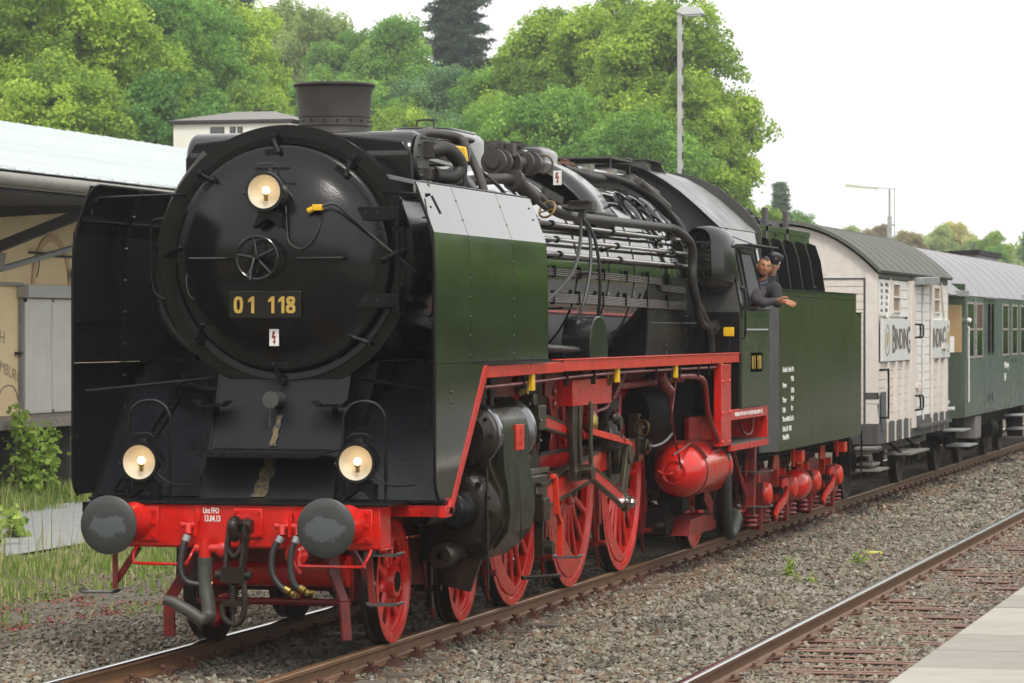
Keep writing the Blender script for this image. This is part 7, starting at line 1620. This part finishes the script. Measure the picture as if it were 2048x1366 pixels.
SL = mat('slate_blue', (.10, .12, .16), .6)
put(M().box(-.9, .9, -.9, .9, 0, 6.0), 'tower', mat('tower_plaster', (.35, .37, .42), .8), ch, local=True)
put(M().lathe([(1.75, 6.0), (1.2, 6.6), (.75, 8.2), (.08, 9.9)], n=8), 'spire', SL, ch, local=True)
put(M().box(-.95, -.5, -.95, .95, 3.4, 5.2).box(.5, .95, -.95, .95, 3.4, 5.2), 'belfry_opening', SL, ch, local=True)
RT = mat('red_roof_tiles', (.42, .13, .07), .7)
for (x, y, z, s, lab) in ((-52.1, 424, 11.0, 1.0, 'small distant house with orange tiled roof left of the church'), (-38.6, 417, 10.2, 1.1, 'distant house with red tiled roof beside the round bright tree')):
    hh_ = thing('house', (x, y, z), lab, 'house', 'distant houses on the hill')
    put(M().box(-1.6*s, 1.6*s, -2, 2, 0, 1.6*s), 'wall', WW, hh_, local=True); put(M().prism([(-1.8*s, 1.6*s), (1.8*s, 1.6*s), (0, 2.9*s)], 'y', -2.2, 2.2), 'roof', RT, hh_, local=True)
ss = thing('trackside_hut', (-9.5, 118, -.43), 'flat roofed grey building edge showing above the coach roof', 'hut')
put(M().box(-1.6, 1.9, -2, 6, 0, 6.0), 'wall', mat('hut_grey', (.32, .31, .33), .8), ss, local=True); put(M().prism([(-1.9, 6.0), (2.0, 6.0), (2.0, 6.22), (-1.9, 6.05)], 'y', -2.2, 6.2), 'roof', UND, ss, local=True)
# woodland mass filling in between and behind the single trees
def woodland(name, n, x0, x1, y0, y1, top, key, s0, s1):
    if key not in CK: CK[key] = clump_kinds(key)
    x = rng.uniform(x0, x1, n); y = rng.uniform(y0, y1, n); z = top(x, y)*rng.uniform(.15, 1, n)**.5
    tn = np.clip(.42+.2*np.sin(x*.9)*np.sin(z*1.1+y*.3)+rng.normal(0, .13, n), 0, 1)
    return scatter(name, np.stack([x, y, z], 1), np.stack([rng.normal(0, .35, n), rng.normal(0, .35, n), rng.uniform(0, 6.28, n)], 1), rng.uniform(s0, s1, n), tn, CK[key], 5)
def wtop(x, y):
    zt = 9.5+2.6*np.sin(x*.16+y*.05)+1.8*np.sin(x*.41-y*.11)+(-x-60)*.06; return np.where(x > -44, zt*np.clip(.5+(-x-30)/28, .3, 1), zt)
woodland('woodland', 9000, -112, -36, 178, 250, wtop, 'g', .8, 1.5)
woodland('distant_woodland', 2600, -75, -20, 398, 470, lambda x, y: 11.0+1.3*np.sin(x*.5)+1.0*np.sin(x*1.3+y), 'lt', 1.0, 1.9)
# platform trees mirrored in the paint; belts behind the camera added to block sky
proto = []
for k in range(3):
    proto.append(tree((14, 20, 27)[k], (96, 104, 92)[k], (9.6, 10.3, 9.9)[k], 4.6, 'g', ('leafy tree beyond the platform nearest the track', 'broad tree beyond the platform, second from the track', 'green tree beyond the platform, third from the track')[k], 'trees across the platform', nl=520, zb=.3))
RL = ['%s tree %s' % (a_, b_) for b_ in ('in the row beyond the platform end', 'in the unseen belt added far behind the photographer', 'in the unseen belt added left of the line behind the photographer') for a_ in ('slender', 'spreading', 'round', 'ragged', 'dense', 'dark', 'low', 'tall')]
RP = [(9, 110, .95), (33, 88, 1), (39, 82, 1.05), (46, 76, 1.1), (52, 70, 1.1), (57, 62, 1.1), (24, 108, 1), (62, 52, 1.1)] + [(-6+10*k, -100-3*(k % 2), 1.5) for k in range(8)] + [(-14-11*k, -92+2*(k % 3), 1.55) for k in range(8)]
for i, (x, y, s) in enumerate(RP):
    c = dup(proto[i % 3], loc=(x, y, -.43), rotz=i*1.3, scale=(s, s, s)); c['label'] = RL[i]; c['group'] = 'trees across the platform' if i < 8 else 'unseen trees added behind the photographer'

# ================================================================ GRASS, WEEDS, SHRUBS
GRM = tone_mat('grass_blade', [(0, (.13, .22, .04)), (.45, (.24, .34, .07)), (.7, (.36, .38, .14)), (1, (.52, .46, .28))], kind='GEOMETRY', rough=.7, bump=0, transl=.3, spec=.2)
def blades(name, n, x0, x1, y0, y1, h0, h1, keep=None, dry=.35, wdt=.008):
    x = rng.uniform(x0, x1, n); y = rng.uniform(y0, y1, n); cl = np.sin(x*1.9+y*.8)+np.sin(x*.6-y*1.3)+np.sin(x*3.7+y*2.9)*.6
    k = rng.uniform(size=n) < (np.clip(.55+.3*cl, .05, 1) if keep is None else keep(x, y, cl)); x = x[k]; y = y[k]; cl = cl[k]; n = len(x)
    z = np.where(x > -5.3, kzv(x, y), -.42); h = rng.uniform(h0, h1, n)*np.clip(1+.25*cl, .4, 1.6); a = rng.uniform(0, 6.28, n); lean = rng.normal(0, .35, n)*h
    b = np.stack([x, y, z], 1); side = np.stack([np.cos(a), np.sin(a), 0*a], 1)*wdt*rng.uniform(.6, 1.6, n)[:, None]
    d = np.stack([-np.sin(a)*lean, np.cos(a)*lean, 0*a], 1)
    V = np.empty((n, 5, 3)); V[:, 0] = b-side; V[:, 1] = b+side; V[:, 2] = b+side*.8+d*.35+np.array([0, 0, 1])*h[:, None]*.6; V[:, 3] = b-side*.8+d*.35+np.array([0, 0, 1])*h[:, None]*.6; V[:, 4] = b+d+np.array([0, 0, 1])*h[:, None]
    vi = np.arange(n)[:, None]*5; L_ = np.concatenate([vi+np.array([[0, 1, 2, 3]]), vi+np.array([[3, 2, 4]])], 1).ravel().astype(np.int32)
    me = bpy.data.meshes.new(name); me.vertices.add(n*5); me.vertices.foreach_set('co', V.astype(np.float32).ravel()); me.loops.add(len(L_)); me.loops.foreach_set('vertex_index', L_)
    ls = (np.arange(n)[:, None]*7+np.array([[0, 4]])).ravel().astype(np.int32); me.polygons.add(2*n); me.polygons.foreach_set('loop_start', ls); me.polygons.foreach_set('loop_total', np.tile(np.array([4, 3], np.int32), n)); me.update()
    tn = np.where(rng.uniform(size=n) < dry, rng.uniform(.6, 1, n), rng.uniform(0, .5, n)); at_ = me.attributes.new('tone', 'FLOAT', 'POINT'); at_.data.foreach_set('value', np.repeat(tn, 5).astype(np.float32)); me.materials.append(GRM)
    o = bpy.data.objects.new(name, me); COL.objects.link(o); o['kind'] = 'stuff'; return o
blades('trackside_grass', 52000, -8.5, -5.0, 9, 46, .05, .15, lambda x, y, cl: np.clip((.8+.3*cl)*np.clip((-5.0-x)/1.6, 0, 1), 0, 1))
blades('gravel_weeds', 9000, -6.0, -2.6, 1, 26, .04, .16, lambda x, y, cl: np.clip(.25*cl+.1, 0, .6), dry=.2)
blades('dock_grass', 60000, -15.1, -11.4, 22, 48, .08, .36, lambda x, y, cl: np.clip((.75+.3*cl)*np.clip((-12.3-x)/.8, 0, 1), 0, 1), dry=.22)
blades('tall_dry_stalks', 900, -8.6, -6.2, 12, 28, .6, 1.15, lambda x, y, cl: .5+0*x, dry=.95, wdt=.004)
SHL = tone_mat('shoot_leaf', [(0, (.16, .28, .04)), (.5, (.30, .45, .07)), (1, (.45, .58, .13))], kind='GEOMETRY', rough=.5, bump=0, transl=.4, spec=.2)
def shrub(x, y, z, hs, rad, label, seed, grp='young maple shoots by the dock', nst=5, lf=.10):
    t = thing('young_shrub', (x, y, z), label, 'shrub', grp); q = M(); Cs = []; Ns = []; Ts = []
    for k in range(nst):
        a_ = rng.uniform(0, 6.28); bx = rad*.35*math.cos(a_); by = rad*.35*math.sin(a_); h = hs*rng.uniform(.6, 1); tx_ = bx+rng.normal(0, rad*.4); ty = by+rng.normal(0, rad*.4)
        q.tube([(bx, by, -.1), ((bx+tx_)/2, (by+ty)/2, h*.5), (tx_, ty, h)], [.018, .012, .004], 5)
        m = int(h*48*(.10/lf)**1.3); u = rng.uniform(.15, 1.03, m); r_ = rad*.42*(1.15-u*.7)
        Cs.append(np.stack([bx+(tx_-bx)*u+rng.normal(0, 1, m)*r_*.6, by+(ty-by)*u+rng.normal(0, 1, m)*r_*.6, h*u+rng.normal(0, .04, m)], 1)); n = rng.normal(size=(m, 3))*.5+np.array([.2, -.3, .7]); Ns.append(n/np.linalg.norm(n, axis=1)[:, None]); Ts.append(rng.uniform(0, 1, m))
    Cs = np.concatenate(Cs); put(leafmesh('foliage', Cs, np.concatenate(Ns), lf*rng.uniform(.6, 1.3, len(Cs)), np.concatenate(Ts), SHL), 'foliage', None, t, local=True)
    put(q, 'stem', BARK, t, local=True); return t
shrub(-14.1, 30.2, -.42, 1.7, .42, 'tallest light green shoots standing before the dock at the far left', 1, nst=8)
shrub(-14.1, 31.3, -.42, 1.4, .40, 'bright green maple shoots just left of the black smoke deflector', 2, nst=8)
shrub(-13.6, 32.6, -.42, 1.0, .45, 'low green shoots half hidden by the black smoke deflector', 3, nst=6)
shrub(-9.75, 18.4, -.42, .55, .35, 'low leafy weed clump at the left picture edge beside the road', 4, nst=9)
shrub(-10.2, 20.4, -.42, .4, .3, 'small weed clump behind the leafy one on the road edge', 5, nst=7)
for i, (x, y, lb) in enumerate(((2.35, 12.4, 'small green weed growing in the ballast between the tracks'), (2.62, 11.6, 'low sprawling weed in the ballast beside the small upright one'), (2.75, 14.0, 'thin green weed stalk farther back in the ballast'))):
    s_ = shrub(x, y, -.19, .30, .22, lb, 9+i, 'weeds in the ballast', nst=3, lf=.035)
    s_.scale = (.75, .75, .75 if i != 1 else .35)
shrub(6.6, -1.5, .76, .16, .14, 'tiny green weed rooted in the platform edge joint', 20, 'weeds on the platform', nst=3, lf=.03); shrub(6.9, .2, .76, .16, .12, 'second tiny weed on the platform farther from the corner', 21, 'weeds on the platform', nst=3, lf=.03)
# red stonecrop mats and rubbish
q = []; n = 700; ctr = [(-4.2, 8.6), (-3.7, 7.0), (-4.9, 9.4), (-3.2, 8.0), (-4.6, 6.2), (-5.0, 7.6), (-3.9, 5.4)]
cc = np.array([ctr[i] for i in rng.integers(0, len(ctr), n)]); xy = cc+rng.normal(0, .22, (n, 2)); z = kzv(xy[:, 0], xy[:, 1])+rng.uniform(.01, .05, n)
nn = rng.normal(size=(n, 3))*.4+np.array([0, 0, 1]); nn /= np.linalg.norm(nn, axis=1)[:, None]
RDL = tone_mat('stonecrop', [(0, (.22, .03, .03)), (.6, (.30, .05, .05)), (1, (.12, .20, .04))], kind='GEOMETRY', rough=.6, bump=0, transl=.2)
o = bpy.data.objects.new('stonecrop', leafmesh('stonecrop', np.stack([xy[:, 0], xy[:, 1], z], 1), nn, .03*rng.uniform(.6, 1.4, n), rng.uniform(0, 1, n), RDL)); COL.objects.link(o); o['kind'] = 'stuff'
tag(put(M().prism([(2.60, 16.2), (2.70, 16.2), (2.78, 16.26), (2.74, 16.33), (2.63, 16.30)], 'z', -.155, -.13), 'litter', mat('litter_yellow', (.75, .72, .10), .5)), 'scrap of yellow litter lying on the ballast', 'litter')
# ================================================================ HAZE
hz = M().box(-420, 420, -130, 620, -1.6, 34)
hm_ = bpy.data.materials.new('haze_air'); hm_.use_nodes = True; N = hm_.node_tree.nodes; N.remove(N['Principled BSDF'])
pv = N.new('ShaderNodeVolumePrincipled'); pv.inputs['Color'].default_value = (.93, .96, 1, 1); pv.inputs['Density'].default_value = .00036; pv.inputs['Anisotropy'].default_value = .3
hm_.node_tree.links.new(pv.outputs[0], N['Material Output'].inputs['Volume'])
HAZE = put(hz, 'haze', hm_, smooth=False); HAZE['kind'] = 'stuff'
# ================================================================ PEOPLE leaning out of the cab
SKIN = mat('skin', (.36, .15, .075), .5, col2=(.42, .19, .10), var=.3, scale=20)
SKIN2 = mat('skin_fair', (.50, .28, .19), .5)
HAIR = mat('dark_hair', (.015, .012, .010), .6, bump=.003, bscale=80)
JACK = mat('mauve_grey_jacket', (.055, .043, .05), .8, bump=.004, bscale=30, col2=(.035, .028, .033), var=.2, scale=8)
JACK2 = mat('dark_work_jacket', (.028, .03, .034), .8, bump=.004, bscale=30)
SHIRT = mat('blue_shirt', (.05, .06, .13), .7)
CAPM = mat('dark_cap', (.03, .034, .042), .45)
def skin_mesh(chains, sub=2, voxel=.006, extra=None, smooth=6):
    """chains of (position, radius): tapered limbs fused by a voxel remesh into one continuous surface"""
    q = M()
    for ch_ in chains:
        for (p, r), (p2, r2) in zip(ch_[:-1], ch_[1:]): q.tube([p, p2], [r, r2], 16)
        for p, r in ch_: q.ball(p, r*.995, 16, 10)
    if extra: q.add(*extra)
    me = bpy.data.meshes.new('limbs'); me.from_pydata(q.v, [], q.f)
    o = bpy.data.objects.new('b', me); COL.objects.link(o); rm = o.modifiers.new('r', 'REMESH'); rm.mode = 'VOXEL'; rm.voxel_size = voxel; rm.use_smooth_shade = True
    sm = o.modifiers.new('s', 'SMOOTH'); sm.iterations = smooth; sm.factor = .5
    out = bpy.data.meshes.new_from_object(o.evaluated_get(bpy.context.evaluated_depsgraph_get())); bpy.data.objects.remove(o)
    for pl in out.polygons: pl.use_smooth = True
    return out
def head_verts(cx_, cyy, cz_, s, yaw, pitch, roll, beard=False):
    """sculpted head; local face looks to -y"""
    n, m = 48, 36; vs = []; fs = []
    g = lambda a, b, w_: math.exp(-((a-b)/w_)**2)
    for i in range(m+1):
        th = math.pi*i/m
        for k in range(n):
            ph = 2*math.pi*k/n
            x = math.sin(th)*math.sin(ph); y = -math.sin(th)*math.cos(ph); z = math.cos(th)
            X = x*.076; Y = y*.098; Z = z*.122
            if z < 0: X *= 1-.22*(-z)**1.3; Y *= 1-.10*(-z)**2
            if y < 0:
                f = -y
                Z0 = Z; xx = abs(X)
                Y -= .024*g(xx, 0, .011)*g(Z0, -.018, .022)*f     # nose
                Y -= .012*g(xx, 0, .009)*g(Z0, .010, .022)*f      # bridge
                Y += .012*g(xx, .030, .016)*g(Z0, .016, .012)*f   # eye sockets
                Y -= .006*g(xx, .028, .022)*g(Z0, .036, .009)*f   # brow
                Y -= .007*g(xx, 0, .026)*g(Z0, -.060, .010)*f     # lips
                Y += .004*g(xx, 0, .02)*g(Z0, -.060, .0028)*f
                Y += .006*g(xx, 0, .026)*g(Z0, -.078, .008)*f
                Y -= .012*g(xx, 0, .024)*g(Z0, -.102, .014)*f     # chin
                Y -= .005*g(xx, .042, .018)*g(Z0, -.012, .02)*f   # cheekbones
            vs.append(Vector((X, Y, Z))*s)
    for i in range(m):
        for k in range(n): fs.append((i*n+k, (i+1)*n+k, (i+1)*n+(k+1) % n, i*n+(k+1) % n))
    Mx = Matrix.Translation((cx_, cyy, cz_)) @ Euler((pitch, roll, yaw), 'XYZ').to_matrix().to_4x4()
    return vs, fs, Mx
def person(name_loc, label, H, yaw, pitch, roll, chains, jacket_chains, skin, jk, hair_kind, s=1.):
    p = thing('person', name_loc, label, 'person', 'men leaning out of the cab window')
    vs, fs, Mx = head_verts(H[0], H[1], H[2], s, yaw, pitch, roll)
    q = M().add([Mx @ v for v in vs], fs)
    for sg in (1, -1):
        c = Mx @ Vector((sg*.078*s, .005*s, -.005*s)); e = M().ball((0, 0, 0), 1, 12, 8, (.012*s, .022*s, .034*s)); R3 = Mx.to_3x3()
        q.add([tuple(c + R3 @ Vector(v)) for v in e.v], e.f)
    fin = skin_mesh(chains, voxel=.0035, extra=(q.v, q.f), smooth=2)
    fin.materials.clear(); fin.materials.append(skin); fin.name = 'body'
    b_ = put(fin, 'body', skin, p)
    jm = skin_mesh(jacket_chains, voxel=.008, smooth=5); jm.materials.clear(); jm.materials.append(jk)
    for pl in jm.polygons: pl.material_index = 0
    put(jm, 'jacket', jk, p)
    # eyes, brows, hair
    EW = mat('eye_white', (.6, .58, .55), .3); ED = mat('eye_dark', (.02, .012, .01), .2)
    for sg in (1, -1):
        c = Mx @ (Vector((sg*.030, -.0835, .014))*s); put(M().ball(c, .0098*s, 12, 8, (1.2, 1, .62)), 'eye', EW, p)
        c2 = Mx @ (Vector((sg*.030+.002, -.0895, .013))*s); put(M().ball(c2, .0056*s, 10, 6), 'iris', ED, p)
        a_ = Mx @ (Vector((sg*.014, -.099, .034))*s); c_ = Mx @ (Vector((sg*.030, -.098, .040))*s); d_ = Mx @ (Vector((sg*.048, -.084, .034))*s)
        put(M().tube([a_, c_, d_], [.004*s, .005*s, .003*s], 6), 'eyebrow', HAIR, p)
    put(M().tube([Mx @ (Vector((-.022, -.093, -.0615))*s), Mx @ (Vector((0, -.1045, -.0600))*s), Mx @ (Vector((.022, -.093, -.0615))*s)], [.0025, .0045, .0025], 6), 'lips', mat('lip', (.30, .10, .08), .5), p)
    hv = []; hf = []
    keep = set()
    for i, v in enumerate(vs):
        x, y, z = v/s
        line = .070 + (.02*abs(x)/.05) if hair_kind == 'receding' else .055
        on = (y > -.02 and z > -.045+.6*max(0, -(y-.02))) or z > line or (y > .03 and z > -.085)
        if abs(x) > .066 and y < .02 and z < .03: on = False
        if y < -.045 and z < line: on = False
        if on: keep.add(i)
    for f in fs:
        if all(i in keep for i in f): hf.append(f)
    hq = M().add([Mx @ (v*1.035 + Vector((0, .0015, .0015))) for v in vs], hf)
    hm_ = bpy.data.meshes.new('hair'); hm_.from_pydata(hq.v, [], hq.f)
    bm = bmesh.new(); bm.from_mesh(hm_); bmesh.ops.delete(bm, geom=[v for v in bm.verts if not v.link_faces], context='VERTS'); bmesh.ops.solidify(bm, geom=bm.faces, thickness=.004); bm.to_mesh(hm_); bm.free(); hm_.materials.append(HAIR)
    for pl in hm_.polygons: pl.use_smooth = True
    put(hm_, 'hair', HAIR, p)
    # stubble as a thin shell over jaw
    if hair_kind == 'receding':
        bf = [f for f in fs if all((vs[i].z/s < -.042+.25*max(0, .075-abs(vs[i].x/s))*0 and vs[i].y/s < .0 and vs[i].z/s > -.122) and not (abs(vs[i].x/s) < .024 and -.074 < vs[i].z/s < -.048) and not (vs[i].z/s > -.062 and abs(vs[i].x/s) < .045 and abs(vs[i].x/s) > .02) for i in f)]
        bq = bpy.data.meshes.new('beard'); bq.from_pydata([tuple(Mx @ (v*1.012)) for v in vs], [], bf)
        bm = bmesh.new(); bm.from_mesh(bq); bmesh.ops.delete(bm, geom=[v for v in bm.verts if not v.link_faces], context='VERTS'); bmesh.ops.solidify(bm, geom=bm.faces, thickness=.002); bm.to_mesh(bq); bm.free()
        bq.materials.append(mat('stubble', (.07, .04, .03), .8))
        for pl in bq.polygons: pl.use_smooth = True
        put(bq, 'stubble', None, p)
    return p, Mx
V_ = lambda *a: tuple(a)
h1 = (1.60, 14.74, 3.275)
W = (1.75, 14.73, 2.885); Pm = (1.835, 14.78, 2.875)
fing = []
for k, (dz, dy, L_) in enumerate(((.022, .02, .090), (.008, .008, .10), (-.008, -.004, .094), (-.022, -.012, .072))):
    b0 = (1.865, 14.78+dy, 2.872+dz); m1 = (1.865+L_*.5, 14.80+dy*1.5, 2.868+dz-.012); t1 = (1.865+L_*.98, 14.83+dy*1.8, 2.860+dz-.024)
    fing.append([(Pm, .030), (b0, .0135), (m1, .0118), (t1, .0095)])
thumb = [(W, .026), ((1.795, 14.72, 2.905), .017), ((1.84, 14.715, 2.925), .0125), ((1.885, 14.73, 2.922), .0105)]
body1 = [[((1.25, 14.95, 2.5), .10), ((1.42, 14.9, 2.85), .10), ((1.54, 14.80, 3.06), .055), ((1.575, 14.77, 3.14), .052), ((1.59, 14.755, 3.20), .055)],
         [((1.42, 14.9, 2.85), .10), ((1.52, 14.66, 2.96), .05), ((1.60, 14.66, 2.86), .040), ((1.72, 14.70, 2.875), .032), (W, .026), (Pm, .030)]] + fing + [thumb]
jk1 = [[((1.15, 14.98, 2.75), .15), ((1.36, 14.92, 2.88), .15), ((1.46, 14.90, 2.98), .13), ((1.54, 14.83, 3.09), .088), ((1.575, 14.79, 3.135), .070)],
       [((1.46, 14.90, 2.98), .13), ((1.53, 14.76, 3.0), .10), ((1.53, 14.64, 2.93), .075)],
       [((1.45, 14.88, 2.94), .14), ((1.50, 14.70, 2.99), .085), ((1.53, 14.62, 2.90), .070), ((1.60, 14.64, 2.86), .058), ((1.66, 14.69, 2.868), .050), ((1.73, 14.715, 2.880), .043)],
       [((1.45, 14.88, 2.94), .14), ((1.40, 15.1, 2.95), .09), ((1.45, 15.18, 2.84), .07)]]
p1, M1 = person((1.4, 14.8, 2.5), 'bearded man in mauve-grey jacket leaning out of the cab with his hand stretched out', h1, R(22), R(4), R(14), body1, jk1, SKIN, JACK, 'receding', 1.06)
put(M().tube(smooth_path([(1.485, 14.75, 3.10), (1.54, 14.70, 3.08), (1.60, 14.72, 3.085), (1.625, 14.78, 3.11)], 4), .018, 8).tube([(1.56, 14.70, 3.07), (1.53, 14.70, 2.96)], .025, 8), 'shirt_collar', SHIRT, p1)
h2 = (1.60, 15.33, 3.315)
body2 = [[((1.2, 15.4, 2.55), .09), ((1.38, 15.4, 2.9), .09), ((1.54, 15.36, 3.10), .055), ((1.575, 15.345, 3.17), .05), ((1.59, 15.34, 3.24), .055)]]
jk2 = [[((1.15, 15.42, 2.8), .15), ((1.36, 15.42, 2.94), .15), ((1.48, 15.40, 3.04), .14), ((1.55, 15.37, 3.15), .09), ((1.575, 15.355, 3.19), .066)],
       [((1.48, 15.40, 3.04), .14), ((1.62, 15.36, 3.03), .085), ((1.66, 15.33, 2.87), .065)]]
p2, M2 = person((1.4, 15.35, 2.5), 'man in dark peaked cap and glasses looking out behind the bearded man', h2, R(24), R(2), R(10), body2, jk2, SKIN2, JACK2, 'short', 1.0)
cq_ = M()
def L2(v): return tuple(M2 @ Vector(v))
rings = []
for r_x, r_y, z, dy in ((.088, .105, .045, 0), (.094, .112, .062, 0), (.112, .128, .095, -.006), (.110, .125, .118, -.004), (.07, .08, .135, 0), (.01, .01, .140, 0)):
    rings.append([L2((r_x*math.cos(2*math.pi*k/28), r_y*math.sin(2*math.pi*k/28)+dy, z + (.018 if z > .08 else 0)*-math.sin(2*math.pi*k/28))) for k in range(28)])
put(loft(rings), 'cap', CAPM, p2, ang=60)
pk_ = [[L2((.085*math.sin(t), -.098*math.cos(t)*f-.0, .045-.022*(f-1)/.45)) for t in np.linspace(-1.1, 1.1, 14)] for f in (1.0, 1.2, 1.42)]
put(M().sheet(pk_, .004), 'cap_peak', BLK, p2)
put(M().ball(L2((0, -.118, .078)), .010, 10, 6), 'cap_badge', mat('badge_orange', (.6, .16, .05), .4), p2)
gq = M()
for sg in (1, -1):
    gq.tube([L2((sg*.031+.020*math.cos(t), -.102, .012+.016*math.sin(t))) for t in np.linspace(0, 6.28, 14)], .0016, 5)
    gq.tube([L2((sg*.050, -.100, .018)), L2((sg*.078, -.02, .014))], .0015, 5)
gq.tube([L2((-.012, -.108, .015)), L2((.012, -.108, .015))], .0016, 5)
put(gq, 'glasses', STEEL, p2)
